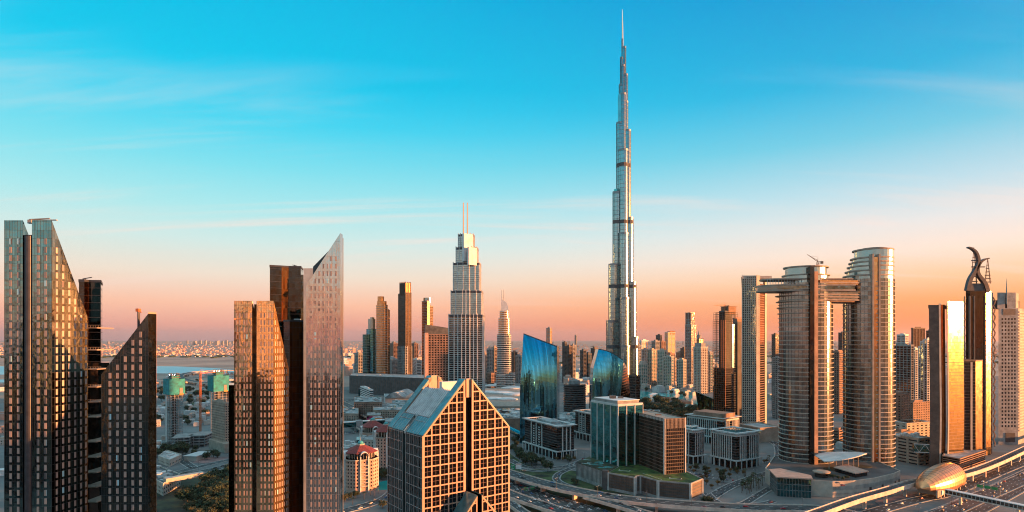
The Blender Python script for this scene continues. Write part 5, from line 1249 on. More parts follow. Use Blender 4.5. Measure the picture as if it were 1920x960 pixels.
# round podium hotel
Y=1700; T=thing('sail_top_tower','white stepped tower topped with a curved sail and twin masts on a banded podium','skyscraper',X(945,Y),Y,0)
def rd(a_,b_,pt,pb,gm,bm,fh=5.4,dep=.7,t=1.6):
    c=(X((a_+b_)/2,Y),Y); r=(X(b_,Y)-X(a_,Y))/2; q=ell(c[0],c[1],r,r*dep,24,p=2.6); z0=Z(pb,Y) if pb else 0
    MB().prism(q,z0,Z(pt,Y)).build('shaft_tier',K[gm],T); bands(MB(),q,z0,Z(pt,Y),fh,t,.8,3).build('floor_bands',K[bm],T)
rd(932,958,627,None,'g_grey','white'); rd(934.5,955.5,597,627.5,'g_gold','white'); rd(937,953,583,597.5,'g_gold','white')
pts=[(939.5,583),(939.5,562),(943,562.5),(949,567),(952.5,574),(953.5,583)]
MB().loft([[(X(px,Y),Y-5,Z(py,Y)) for px,py in pts],[(X(px,Y),Y+5,Z(py,Y)) for px,py in pts]]).build('sail_crown',K['white'],T)
for px in (941,944.5): m=MB(); m.tube((X(px,Y),Y,Z(570,Y)),(X(px,Y),Y,Z(543,Y)),1.7,1.0,5); m.build('mast',K['offw'],T)
for a_,b_,pt in ((931,950,703),(948,958,700),(955,965,698)):
    c=(X((a_+b_)/2,Y-30),Y-34); r=(X(b_,Y)-X(a_,Y))/2; q=ell(c[0],c[1],r,r,24); MB().prism(q,0,Z(pt,Y-30)).build('podium_drum',K['g_grey'],T); bands(MB(),q,0,Z(pt,Y-30)+.1,5,2.2,1.2,3).build('podium_bands',K['offw'],T)
# ---------------------------------------------------------------- right middle distance towers
TW=[ # label,xc,x0,x1,Y,a,ptop,glass,wall,sp
 ('apartment_tower','cream crowned apartment tower with a teal flank nearest the right foot of the spire tower',1203,1197.5,1214,1950,30,683,'g_teal','cream',9),
 ('apartment_tower','beige and dark striped apartment tower, second right of the spire tower',1222,1214.5,1231,1980,35,657,'g_tealdeep','beige',9),
 ('apartment_tower','teal fronted apartment tower with cream frame, third right of the spire tower',1246,1233,1250,1930,30,658,'g_teal','cream',9),
 ('apartment_tower','pale apartment tower with a deep teal right face, front row right of the spire tower',1259,1244,1263,1860,35,670,'g_tealdeep','cream',8),
 ('apartment_tower','cream apartment tower with teal edges in front of the tall slim twin shaft tower',1281,1269,1286.5,1800,35,676,'g_tealdeep','cream',7),
 ('apartment_tower','large cream gridded tower with a sunset reflection down its front',1314,1300.5,1327,1720,25,652,'g_brown','cream',6),
 ('apartment_tower','teal edged slab attached to the right of the large gridded tower',1332,1326.5,1336,1760,30,665,'g_tealdeep','conc',7),
 ('slender_tower','very tall slim grey tower with vertical ribs rising over the old town',1296,1285,1306,1900,35,610,'g_brown','conc',8),
 ('background_tower','stepped dark tower with dome and orange lit band right of the very tall slim tower',1311,1303,1319,2300,35,636,'g_gold','concd',9),
 ('background_tower','blazing gold office tower with white bands on the horizon',1252,1246.5,1266,2900,25,624,'g_gold','cream',22),
 ('background_tower','dark square tower beside the blazing gold office tower',1238,1230,1241,2950,25,629,'g_dark','concd',20),
 ('background_tower','slate blue stepped tower left of the blazing gold office tower',1229,1222,1237,2700,25,640,'g_grey','conc',20),
 ('background_tower','reddish brown tower just left of the blazing gold office tower',1240,1236,1248,2800,25,641,'g_brown','tan',16),
 ('background_tower','pale pink lit tower frame right behind the spire tower foot',1203,1200,1216,2800,25,639,'g_gold','white',16),
 ('background_tower','narrow grey tower touching the right edge of the spire tower',1198,1194,1202,2300,25,648,'g_grey','conc',9),
 ('background_tower','low teal grey tower between the cream crowned and gold towers',1208,1203,1215,2350,25,656,'g_grey','conc',9),
 ('background_tower','brown mid rise behind the teal fronted apartment tower',1257,1247,1265,2450,30,664,'g_brown','tan',8),
 ('background_tower','rust lit mid rise left of the very tall slim tower',1276,1268,1284,2500,30,662,'g_brown','tan',8),
 ('background_tower','dark mid rise with red roof edge behind the cream teal edged tower',1283,1276,1288,2350,30,654,'g_brown','brown',8),
 ('background_tower','beige residential slab behind the pale apartment tower',1265,1260,1272,2050,30,675,'g_brown','beige',8),
 ('apartment_tower','white and dark tower just left of the taller middle unfinished tower',1332,1327,1339,1980,30,676,'g_dark','white',8),
 ('background_tower','grey mid rise left of the taller middle unfinished tower on the skyline',1329,1323,1338,2300,30,662,'g_dark','conc',9),
 ('background_tower','thin tower with curved notch top standing behind the taller blue sail',1031,1024.5,1035,2500,30,616,'g_gold','conc',12),
 ('background_tower','dark slab tower right of the taller blue sail, leftmost of three',1059,1054.5,1063,2150,30,643,'g_dark','concd',9),
 ('background_tower','dark broad tower right of the taller blue sail, middle of three',1067,1060,1073,2120,30,650,'g_dark','brown',8),
 ('background_tower','pale edged dark tower right of the taller blue sail, rightmost of three',1074,1070,1079,2170,30,648,'g_dark','conc',9),
 ('background_tower','dark tower with pale stripe left of the shorter blue sail',1094,1088,1099,2080,30,658,'g_dark','concd',9),
 ('background_tower','lower dark teal tower left of the shorter blue sail',1103,1097,1109,2110,30,664,'g_tealdeep','concd',9),
 ('background_tower','dark brown tower directly behind the shorter blue sail',1115,1108,1121,2200,30,654,'g_dark','brown',9),
 ('background_tower','distant grey tower alone on the horizon between the blue sails',1080,1077.5,1081.5,6000,30,629,'g_grey','conc',40),
 ('background_tower','salmon edged tower directly right of the stepped twin mast tower',910,905,914,2150,30,663,'g_dark','beige',8),
 ('background_tower','grey tower between the twin mast tower and the sail topped tower, left of two',918,913,924,2000,30,655,'g_dark','conc',8),
 ('background_tower','beige tower between the twin mast tower and the sail topped tower, right of two',927,922,932,2050,30,652,'g_dark','beige',8),
 ('background_tower','brown low tower in front of the gap left of the sail topped tower',921,913,931,1800,30,701,'g_brown','tan',7),
 ('background_tower','dark block right of the sail topped tower, left of two',964,959,970,2200,30,661,'g_dark','brown',8),
 ('background_tower','dark block right of the sail topped tower, right of two',972,967,978,2150,30,668,'g_dark','conc',8),
 ('background_tower','rust coloured unfinished frame right of the round gold tower',738,730,747,2700,15,645,'g_brown','tan',9),
 ('background_tower','low grey block right of the round gold tower',735,727,746,2200,15,675,'g_dark','conc',8),
 ('background_tower','rust coloured unfinished frame right of the tall slim gold tower',777,772,784,2700,15,645,'g_brown','tan',9),
 ('background_tower','pale rounded low office right of the tall slim gold tower',781,774,790,2300,15,676,'g_grey','offw',60),
 ('background_tower','sunlit lone tower on the plain right of the far left wedge tower',289,286,292,3600,40,644,'g_gold','cream',30),
]
for nm,lb,xc,x0,x1,Y,a,pt,gl,wl,sp in TW:
    far=Y>2250
    T=gtower(nm,lb,rect(xc,x0,x1,Y,a),Z(pt,Y)-(0),gl,wl,fh=6.0 if far else 4.8,t=1.8 if not far else 2.4,proud=.6,sp=sp,pw=2.4 if not far else 3,pp=.9,top=3,crown=2)
    if nm=='slender_tower':
        q=rect(1295,1285.5,1303,1903,35); MB().prism(q,Z(611,1900),Z(586,1900)).build('upper_shaft',K['g_brown'],T); m=MB(); piers(m,q,Z(611,1900),Z(585,1900),6,2.2,1); bands(m,q,Z(611,1900),Z(598,1900),5,1.6,.6); m.build('crown_ribs',K['conc'],T)
    if 'dome' in lb: m=MB(); m.prism(ell(X(1312,2300),2312,10,10,12),Z(636,2300),Z(628,2300)); m.tube((X(1312,2300),2312,Z(629,2300)),(X(1312,2300),2312,Z(620,2300)),4,1,8); m.build('dome',K['conc'],T)
    if 'sunset reflection' in lb: MB().prism(rect(1315,1303,1323,1724,25),Z(653,1720),Z(643,1720)).build('crown',K['conc'],T)
    if 'crowned apartment' in lb: MB().prism(rect(1204,1200,1211,1953,30),Z(684,1950),Z(677,1950)).build('crown',K['cream'],T)
    if 'blazing' in lb: MB().prism(rect(1256,1251,1266,2905,25),Z(624,2900)-12,Z(621,2900)).build('crown',K['g_sun'],T)
# banded round office and small annex
T=cyltower('low rounded dark office with wavy horizontal bands between the blue sails',1057,1098,1230,720,'g_dark','concd',4.6,t=2.0,name='round_office')
MB().prism(ell(X(1077,1230),1235,12,9,20),Z(720,1230),Z(713,1230)).build('roof_drum',K['conc'],T)
gtower('annex_building','dark banded annex at the foot of the spire tower behind the shorter blue sail',rect(1192,1179,1200,1110,30),Z(706,1110),'g_dark','brown',fh=5,t=1.0,proud=.5,sp=14,pw=1.5,top=2)
# ---------------------------------------------------------------- mall complex
def low(name,label,pts,z1,wall,roof='roof',cat='building',Y=None,windows=True,par=1.2):
    c=cen(pts); T=thing(name,label,cat,c[0],c[1],0); MB().prism(pts,0,z1).build('wall',K[wall],T)
    gi=grow(pts,-.7); m=MB(); g=grow(pts,.25); m.loft([[(a[0],a[1],z1-.2) for a in g],[(a[0],a[1],z1+par) for a in g],[(a[0],a[1],z1+par) for a in gi],[(a[0],a[1],z1+.05) for a in gi]],cap=False); m.build('roof_parapet',K[wall],T)
    MB().prism(gi,z1-.2,z1+.15).build('roof_deck',K[roof],T)
    rr_=random.Random(int(abs(pts[0][0]*7+pts[0][1]))); m=MB()
    if len(pts)==4:
        for i in range(14):
            s,t=rr_.uniform(.08,.9),rr_.uniform(.1,.9); p=Vector(pts[0]).lerp(Vector(pts[1]),s).lerp(Vector(pts[3]).lerp(Vector(pts[2]),s),t); w_=rr_.uniform(1,3.2); m.obox((p.x,p.y),(1,0),(0,1),-w_,w_,-w_*.6,w_*.6,z1+.15,z1+rr_.uniform(1,2.6))
        m.build('rooftop_machines',K['offw'],T)
    if windows: m=MB(); bands(m,pts,0,z1-2,4.2,1.7,.12,2.4); m.build('window_bands',K['g_dark'],T); m=MB(); piers(m,pts,0,z1,4.5,2.3,.25); m.build('wall_piers',K[wall],T)
    return T
def roofbits(T,pts,z,n,seed,mm=('offw','conc','roofteal'),sz=(3,9),h=(1,3.5)):
    rr=random.Random(seed); 
    for k in mm:
        m=MB()
        for i in range(n):
            s,t=rr.uniform(.1,.9),rr.uniform(.1,.9); p=Vector(pts[0]).lerp(Vector(pts[1]),s).lerp(Vector(pts[3]).lerp(Vector(pts[2]),s),t)
            w_,d_,h_=rr.uniform(*sz),rr.uniform(*sz),rr.uniform(*h); m.obox((p.x,p.y),(.9,.43),(-.43,.9),-w_/2,w_/2,-d_/2,d_/2,z,z+h_)
        m.build('roof_units',K[k],T)
def qd(x0,x1,Y0,Y1,x0b=None,x1b=None): return [(X(x0,Y0),Y0),(X(x1,Y0),Y0),(X(x1b or x1,Y1),Y1),(X(x0b or x0,Y1),Y1)]
p=[(X(655,1730),1730),(X(805,1600),1600),(X(830,1740),1740),(X(660,1860),1860)]; T=low('mall_wing','long dark patterned mall wall stretching behind the wavy roofs',p,52,'concd','roof',cat='mall',windows=False)
m=MB(); e=edge(p,0); s=2
while s<e[3]: cell(m,e[0],e[1],e[2],[(s,2),(s+1.4,2),(s+4.4,44),(s+3,44)],0,.3); s+=7
m.build('facade_pattern',K['brown'],T)
gtower('banded_office','small white banded office with rounded corner in front of the patterned mall wall',rect(694,676,699.5,1420,25),37,'g_dark','white',fh=4.6,t=1.9,proud=.5,top=1,cat='office')
gtower('dark_glass_hall','dark teal glass hall left of the small white banded office',rect(672,647,676,1560,10,depth=30),28,'g_tealdeep','concd',fh=9,t=.8,proud=.2,top=1,cat='hall',plant=False)
p=qd(722,800,1330,1400,720,830); T=low('wavy_mall','pale mall hall with two wave shaped glazed roofs',p,29,'offw',cat='mall',windows=False)
for a_,b_ in ((724,758),(760,800)):
    m=MB(); rg=[]
    for i in range(13):
        s=i/12; x=lerp(X(a_,1335),X(b_,1335),s); z=29+13*math.sin(s*math.pi)**1.3*(1-.35*s)
        rg.append([(x,1325,29-2),(x,1325,z),(x+12,1425,z),(x+12,1425,27)])
    m.loft(rg); m.build('wave_roof',K['roof'],T)
for i,(lb,x0,x1,Y0,Y1,z,wl) in enumerate((
 ('tan mall block with a flat pale roof at the far left of the mall',664,716,1180,1290,33,'tan'),
 ('grey mall block with a cluttered white roof right behind the tan mall block',700,770,1120,1240,24,'beige'),
 ('low beige curved wall building with a pool on its roof beside the golden tower',600,672,1090,1180,21,'beige'),
 ('dark shed roof mall block behind the back gable of the granite tower',735,800,1240,1300,24,'conc'),
 ('pale mall block with a shadowed roof between the gables',790,850,1150,1280,20,'offw'))):
    p=qd(x0,x1,Y0,Y1); T=low('mall_block',lb,p,z,wl,cat='mall'); roofbits(T,p,z,7,i)
p=qd(688,714,1075,1110); T=low('shop_block','shop block with a magenta framed window on the mall edge',p,20,'beige',cat='shop',windows=False)
m=MB(); e=edge(p,0); 
for a_,b_,c_,d_ in ((0,4,1,19),(0,27,16,19)): cell(m,e[0],e[1],e[2],[(a_,c_),(b_,c_),(b_,d_),(a_,d_)],0,1.2)
m.build('magenta_frame',K['magenta'],T)
p=qd(701,716,1052,1075); T=low('shop_block','bright orange box shop on the mall edge',p,17,'orange',roof='roofd',cat='shop',windows=False)
p=qd(722,746,1010,1060); T=low('shop_block','grey and brown shop block with white sign panel at the mall corner',p,17,'conc',cat='shop')
m=MB(); e=edge(p,0); cell(m,e[0],e[1],e[2],[(2,2),(4,2),(4,14),(2,14)],0,.5); m.build('sign_panel',K['signw'],T)
p=qd(741,762,990,1045); T=low('shop_block','tan shop block with vertical ribs at the mall corner, right of the white sign panel',p,19,'tan',cat='shop',windows=False); m=MB(); piers(m,p,0,19.5,4,1,.5,edges=[0]); m.build('wall_ribs',K['beige'],T)
T=thing('disc_kiosk','round kiosk with a flat disc roof in front of the shop blocks','kiosk',X(732,940),945,0)
MB().prism(ell(X(733,940),945,7,6,20),0,8).build('glass_wall',K['g_dark'],T); MB().prism(ell(X(733,940),945,9.5,8,24),8,9,True,True).build('disc_roof',K['white'],T)
# covered footbridge of the mall
T=thing('mall_footbridge','elevated glazed footbridge crossing in front of the mall with a stone pylon','footbridge',X(680,1000),1000,8)
m=MB(); a=(X(600,985),985);bb=(X(720,1040),1040); u_=Vector((bb[0]-a[0],bb[1]-a[1])); l_=u_.length;u_/=l_;nn=(u_.y,-u_.x)
MB().obox(a,u_,nn,0,l_,-4,4,9,17).build('glazed_tube',K['g_tealdeep'],T)
MB().obox(a,u_,nn,0,l_,-4.6,4.6,17,18.2).build('roof',K['white'],T); MB().obox(a,u_,nn,0,l_,-4.4,4.4,8,9).build('deck',K['conc'],T)
MB().obox(a,u_,nn,l_*.54,l_*.64,-6.5,6,0,19.4).build('stone_pylon',K['conc'],T)
for i,px in enumerate((699.5,708.5,718)):
    m=MB(); q=G(px,782,0); m.box(q[0]-1,q[1]-1,0,q[0]+1,q[1]+1,14); m.build('banner_pillar',K['magenta'],label=('tall magenta banner pillar on the mall forecourt, %s of three')%('leftmost','middle','rightmost')[i],cat='banner',group='magenta banner pillars on the mall forecourt')
T=thing('forecourt_pavilion','low teal roofed pavilion on the mall forecourt','pavilion',X(680,905),905,0); MB().prism(qd(670,690,900,925),0,5).build('wall',K['g_dark'],T); MB().prism(grow(qd(670,690,900,925),1.2),5,6,True,True).build('roof',K['roofteal'],T)
# right of granite tower: mall roofs and domes
p=qd(905,976,1000,1150,900,980); T=low('mall_wing','brown mall wing with a cluttered white roof right of the gabled tower',p,24,'tan',cat='mall',windows=False)
roofbits(T,p,24,16,5,('offw','white','roofteal','conc'),(4,12),(.8,2.5))
m=MB()
for i in range(9): q=Vector(p[0]).lerp(Vector(p[1]),.05+.1*i); m.obox((q.x,q.y+70),(.93,.36),(-.36,.93),-6,6,0,50,24.2,25.4)
m.build('roof_skylights',K['white'],T)
m=MB(); m.tube((X(951,960),960,14),(X(985,905),905,9),5,n=10); o=m.build('glazed_tube_bridge',K['g_tealdeep'],label='dark glazed tube bridge linking the brown mall wing and the blue sail tower',cat='footbridge')
T=thing('disc_roofs','white overlapping disc roofs at the foot of the sail topped tower','mall roof',X(935,1250),1250,0)
rr=random.Random(3)
for (px,py,r_) in ((925,722,20),(945,718,24),(962,726,26),(918,734,18),(940,735,26),(965,738,22),(926,746,20),(951,747,18)):
    Yq=GY(py,26); MB().loft([[(q[0],q[1],23) for q in ell(X(px,Yq),Yq,r_*1.3,r_)],[(q[0],q[1],25.5) for q in ell(X(px,Yq),Yq,r_*1.3,r_)],[(q[0],q[1],28) for q in ell(X(px,Yq),Yq,r_*.7,r_*.5)]]).build('disc_roof',K['white'],T)
MB().prism(qd(902,978,1200,1650),0,22.8).build('wall',K['beige'],T)
for i,(lb,x0,x1,Y0,Y1,z,wl) in enumerate((
 ('dark shop wing with a tan lattice panel right of the taller blue sail',1050,1088,980,1040,16,'concd'),
 ('low grey roofed wing with curved wall left of the round banded office',1046,1100,1060,1160,15,'conc'),
 ('beige two storey wing behind the square offices',1080,1112,960,1040,14,'beige'),
 ('long pale low hall on the lake edge',1190,1240,1210,1250,9,'conc'))):
    p=qd(x0,x1,Y0,Y1); T=low('shop_block',lb,p,z,wl,cat='building'); roofbits(T,p,z,5,i+40)
    if i==0:
        m=MB(); e=edge(p,0); cell(m,e[0],e[1],e[2],[(9,2),(20,2),(20,13),(9,13)],0,.4); m.build('lattice_panel',K['tan'],T)
# event tents by the lake
for i,(px,py,c_,n_l) in enumerate(((1227,744,'white','white peaked event tent by the turquoise lake'),(1236,746,'roofteal','blue trimmed event tent by the turquoise lake'),(1250,752,'roofd','long black event stage tent by the park, left of two'),(1275,757,'roofd','long black event stage tent by the park, right of two'),(1298,768,'white','white event tent at the right end of the black stage tents'))):
    q=G(px,py,0); w_=14 if c_!='roofd' else 26; T=thing('event_tent',n_l,'tent',q[0],q[1],0)
    MB().box(q[0]-w_,q[1]-8,0,q[0]+w_,q[1]+8,6).build('tent_wall',K[c_],T)
    MB().loft([[(q[0]-w_-1,q[1]-9,6),(q[0]+w_+1,q[1]-9,6),(q[0]+w_+1,q[1]+9,6),(q[0]-w_-1,q[1]+9,6)],[(q[0]-w_*.3,q[1]-1,11),(q[0]+w_*.3,q[1]-1,11),(q[0]+w_*.3,q[1]+1,11),(q[0]-w_*.3,q[1]+1,11)]]).build('tent_roof',K[c_],T)
# ---------------------------------------------------------------- Moorish hotels with red roofs
def red_hotel(label,pxc,Yc,w_,zw,a=30,lit=False):
    x,y=X(pxc,Yc),Yc; a=R(a); u_=(math.cos(a),math.sin(a)); v_=(-math.sin(a),math.cos(a)); T=thing('domed_hotel',label,'hotel',x,y,0)
    h=w_/2
    def oc(r,c=.42): 
        k=r*c; P=[(-k,-r),(k,-r),(r,-k),(r,k),(k,r),(-k,r),(-r,k),(-r,-k)]
        return [(x+u_[0]*p+v_[0]*q,y+u_[1]*p+v_[1]*q) for p,q in P]
    P=oc(h,.55); MB().prism(P,0,zw).build('wall',K['rose'],T)
    cl=[]; m=MB()
    for i in range(8):
        e=edge(P,i); 
        if e[2][1]>.6: continue
        k=max(1,int(e[3]/3.2)); z=5
        while z<zw-3:
            for j in range(k): s=e[3]*(j+.5)/k; cl.append((e,[(s-.7,z),(s+.7,z),(s+.7,z+1.8),(s-.7,z+1.8)]))
            z+=3.6
    window_parts(T,cl,'window',K['g_dark'],(-.05,.06),60,lambda c:c[0][0][1]-c[1][0][1]*.1)
    # balcony bays under arches on four broad faces
    for i in (0,2,6,):
        e=edge(P,i); o_,uu,nn_,l=e; m=MB(); z=6
        while z<zw-4: m.obox(o_,uu,nn_,l*.3,l*.7,0,1.5,z,z+.9); z+=3.6
        m.build('balconies',K['cream'],T)
        m=MB(); 
        for s in (l*.27,l*.73): m.obox(o_,uu,nn_,s-.5,s+.5,0,1.8,0,zw+3)
        n=10
        for k in range(n):
            t0,t1=math.pi*k/n,math.pi*(k+1)/n; r_=l*.23; 
            A=(l*.5-math.cos(t0)*r_,zw+3+math.sin(t0)*r_);B=(l*.5-math.cos(t1)*r_,zw+3+math.sin(t1)*r_)
            cell(m,o_,uu,nn_,[A,(A[0]*1,A[1]+.9),(B[0],B[1]+.9),B],-3.5,1.8)
        m.build('arched_dormer',K['white'],T)
    MB().prism(grow(P,.9),zw-.8,zw,True,True).build('cornice',K['cream'],T)
    Q=oc(h*.78,.5); MB().prism(Q,zw,zw+6).build('penthouse',K['g_brown'],T); piers(MB(),Q,zw,zw+6,3,.7,.4).build('penthouse_columns',K['cream'],T)
    MB().loft([[(q[0],q[1],zw+6) for q in oc(h*1.0,.5)],[(q[0],q[1],zw+6.5) for q in oc(h*1.0,.5)],[(q[0],q[1],zw+13) for q in oc(h*.22,.42)]]).build('red_roof',K['redroof'],T)
    MB().prism(oc(h*.24,.42),zw+12.6,zw+14).build('lantern',K['cream'],T)
    rg=[[(x+math.cos(t)*h*.2*math.cos(f_),y+math.sin(t)*h*.2*math.cos(f_),zw+14+h*.2*math.sin(f_)) for t in [2*math.pi*i/14 for i in range(14)]] for f_ in (0,.4,.8,1.2,1.5)]
    MB().loft(rg).build('teal_dome',K['tealdome'],T,smooth=True); m=MB(); m.tube((x,y,zw+14+h*.2),(x,y,zw+18+h*.2),.25,.05,5); m.build('finial',K['cream'],T)
    return T
Yh=628; red_hotel('domed hotel with red roof and teal dome, the nearest one in the lower left gap',676,Yh,33,H-(862-HZ)/F*(Yh-16)-0,28)
red_hotel('domed hotel with its red roofed top storey lit orange beside the flyover',699,745,28,H-(822-HZ)/F*735+8,28)
low('hotel_wing','cream curved hotel wing with a pale roof below the orange lit domed hotel',qd(676,722,700,745),43-4,'cream',cat='hotel')
red_hotel('domed hotel with a red roof half hidden behind the gabled granite tower',724,700,26,45,28)
low('hotel_wing','low cream building with arches behind the nearest domed hotel',qd(640,672,760,800),16,'cream',cat='hotel')
T=low('villa_block','cream flat roofed villa block with a sunlit orange upper wall at the bottom left',[(X(286,622),622),(X(306,598),598),(X(338,640),640),(X(290,690),690)],12,'cream','roofd',cat='villa',windows=True)
MB().obox((X(306,600),601),(.62,.78),(-.78,.62),3,42,2,10,12.1,16).build('upper_storey',K['cream'],T); roofbits(T,[(X(292,622),625),(X(303,612),612),(X(322,640),640),(X(296,665),665)],12,4,9,('white','roof'))
low('community_hall','long pink walled low building with carports beside the trees on the left',[(X(297,760),760),(X(318,735),735),(X(340,770),770),(X(312,800),800)],8,'cream','offw',cat='hall')
# ================================================================ low houses
occ=[]   # footprint circles of everything tall enough to matter
for o in COL.objects:
    if o.parent is None and o.type=='EMPTY':
        xs=[];ys=[]
        for ch in o.children:
            if ch.type=='MESH' and len(ch.data.vertices):
                for v in list(ch.data.vertices)[::max(1,len(ch.data.vertices)//40)]: xs.append(v.co.x+o.location.x); ys.append(v.co.y+o.location.y)
        if xs and o.get('category') not in ('flyover','viaduct','bridge','crane'): occ.append(((min(xs)+max(xs))/2,(min(ys)+max(ys))/2,(max(xs)-min(xs))/2,(max(ys)-min(ys))/2))
rp=[]
for k_,(P,w_,z) in ROADS.items():
    for i in range(len(P)-1):
        n=max(1,int((P[i+1]-P[i]).length/10))
        for j in range(n): q=P[i].lerp(P[i+1],j/n); rp.append((q.x,q.y,w_/2))
def free(x,y,r,roads=True):
    for cx_,cy_,a_,b_ in occ:
        if abs(x-cx_)<a_+r and abs(y-cy_)<b_+r: return False
    if roads:
        for qx,qy,w_ in rp:
            if (x-qx)**2+(y-qy)**2<(w_+r)**2: return False
    return True
def inpoly(px,py,poly):
    c=False;n=len(poly)
    for i in range(n):
        x0,y0=poly[i];x1,y1=poly[i-1]
        if (y0>py)!=(y1>py) and px<(x1-x0)*(py-y0)/(y1-y0)+x0: c=not c
    return c
def sample(poly,n,rr,r,tries=60,roads=True,grid=None):
    xs=[p[0] for p in poly];ys=[p[1] for p in poly]; out=[]
    # even on the ground, not in the picture
    for _ in range(n*tries):
        if len(out)>=n: break
        Ya,Yb=GY(max(ys)),GY(min(ys)); Yq=Ya+(Yb-Ya)*rr.random(); py=HZ+H*F/Yq; px=rr.uniform(min(xs),max(xs))
        if not inpoly(px,py,poly): continue
        x=X(px,Yq)
        if any((x-a)**2+(Yq-b)**2<(r*2)**2 for a,b in out) or not free(x,Yq,r,roads): continue
        out.append((x,Yq))
    return out
def house_proto(i,wall,w_,d_,h):
    rr=random.Random(i); T=thing('house','x','house',0,0,0)
    P=[(-w_/2,-d_/2),(w_/2,-d_/2),(w_/2,d_/2),(-w_/2,d_/2)]; b=MB().prism(P,0,h)
    hw=w_*.5; b.box(-w_/2+1,-d_/2+2,h-.1,-w_/2+1+hw,d_/2-1,h+3.2); b.build('wall',K[wall],T)
    m=MB()
    for k in range(3):
        for z in (1.2,h-2.4):
            s=-w_/2+w_*(k+.5)/3; m.box(s-.8,-d_/2-.06,z,s+.8,-d_/2+.05,z+1.4); m.box(w_/2-.05,-d_/2+d_*(k+.5)/3-.7,z,w_/2+.06,-d_/2+d_*(k+.5)/3+.7,z+1.4)
    m.build('windows',K['g_dark'],T)
    m=MB(); g=P; gi=grow(P,-.4); m.loft([[(a[0],a[1],h) for a in grow(P,.1)],[(a[0],a[1],h+.9) for a in grow(P,.1)],[(a[0],a[1],h+.9) for a in gi],[(a[0],a[1],h+.05) for a in gi]],cap=False); m.build('roof_parapet',K['offw'],T)
    return T
protos=[house_proto(1,'cream',18,14,7.5),house_proto(2,'offw',22,16,8),house_proto(3,'rose',16,16,9),house_proto(4,'white',26,14,7)]
used=set(); rr=random.Random(11)
areas=[([(285,703),(440,703),(440,752),(288,760)],60,8,'cream flat roofed villa near the netted construction towers','villas near the netted towers'),
 ([(285,762),(310,762),(312,800),(286,800)],14,8,'pale villa seen between the wedge tower and the left netted tower','villas beside the left netted tower'),
 ([(345,745),(392,740),(392,800),(346,796)],44,7.5,'white flat roofed villa between the two netted towers','villas between the netted towers'),
 ([(0,725),(8,725),(8,960),(0,960)],6,10,'pale villa at the left edge of the picture','villas at the left edge'),
 ([(1045,693),(1120,700),(1120,745),(1098,745),(1048,720)],34,16,'sand coloured old town house between the blue sails','old town houses between the blue sails'),
 ([(1198,718),(1300,722),(1300,745),(1250,737),(1198,730)],26,14,'pale old town house along the turquoise lake','old town houses by the lake'),
 ([(905,668),(932,668),(932,722),(905,722)],14,20,'brown low block beside the stepped twin mast tower','low blocks beside the twin mast tower'),
 ([(1286,715),(1340,715),(1340,735),(1290,738)],14,14,'pale house at the foot of the large gridded tower','houses under the large gridded tower'),
 ([(640,660),(680,660),(800,690),(720,715),(640,705)],34,22,'low warehouse behind the long patterned mall wall','warehouses behind the mall'),
 ([(1668,690),(1745,690),(1745,745),(1668,745)],16,16,'low tan block behind the ornate brown block','low tan blocks on the right'),
 ([(1195,690),(1345,690),(1345,712),(1195,712)],24,18,'mid rise block among the apartment towers','mid rise blocks among the apartment towers')]
areas+=[([(1560,815),(1588,815),(1588,850),(1560,850)],3,7,'small pale block between the round towers','small blocks between the round towers'),
 ([(1290,790),(1340,775),(1340,800),(1300,806)],5,8,'low pale pavilion beside the park trees','pavilions beside the park trees'),
 ([(975,812),(1000,795),(1080,770),(1108,772),(1100,790),(985,830)],8,9,'low pale block behind the square offices','low blocks behind the square offices'),
 ([(645,840),(668,820),(668,880),(645,900)],5,8,'low cream block by the domed hotels','low blocks by the domed hotels'),
 ([(290,822),(312,822),(312,850),(290,850)],5,7,'site cabin block near the busy parking lot','site blocks near the busy parking lot'),
 ([(1435,700),(1462,700),(1462,800),(1450,800)],6,14,'low block left of the left round tower','low blocks left of the round towers')]
cnt=0
for poly,n,r,lb,gp_ in areas:
    for (x,y) in sample(poly,n,rr,r):
        pi_=rr.randrange(4); src=protos[pi_]
        o=src if pi_ not in used else copy_tree(src); used.add(pi_)
        s=r/11*rr.uniform(.8,1.1); o.location=(x,y,0); o.rotation_euler.z=R(rr.choice((30,120,210,300)))+rr.uniform(-.1,.1); o.scale=(s,s,s*rr.uniform(.9,1.5)*(1.7 if r>=16 else 1))
        o['label']=lb; o['group']=gp_; cnt+=1
# far city on the plain : many hundred specks read as one mass, the larger ones are things
def far_blocks(px0,px1,py0,py1,n,seed,sz,hh):
    r_=random.Random(seed); out=[]
    while len(out)<n:
        py=r_.uniform(py0,py1); Yq=GY(py); px=r_.uniform(px0,px1); x=X(px,Yq)
        out.append((x,Yq,r_.uniform(*sz)*(Yq/5000)**.35,r_.uniform(*sz)*(Yq/5000)**.35,r_.uniform(*hh)*(2.4 if r_.random()<.06 else 1)))
    return out
big=far_blocks(-20,1960,652,669,90,5,(30,60),(10,22))
bm=[]
for k,(x,y,a_,b_,h) in enumerate(big):
    if abs((x/y*F+960)-1168)<34: continue
    m=MB().box(x-a_/2,y-b_/2,0,x+a_/2,y+b_/2,h); m.box(x-a_/4,y-b_/4,h,x+a_/6,y+b_/4,h+4)
    side='left' if x/y<-.25 else ('right' if x/y>.25 else 'middle')
    m.build('distant_block',K[('cream','rose','offw')[k%3]],label='distant pale block on the sunlit plain in the %s of the horizon'%side,cat='building',group='distant blocks on the plain, %s'%side)
m=MB()
for (x,y,a_,b_,h) in far_blocks(-40,1980,640.0,668,5200,8,(14,34),(5,12)): m.box(x-a_/2,y-b_/2,0,x+a_/2,y+b_/2,h)
m.build('distant_town',K['rose'],kind='stuff',label='hazy low town spread over the far sunlit plain')
m=MB()
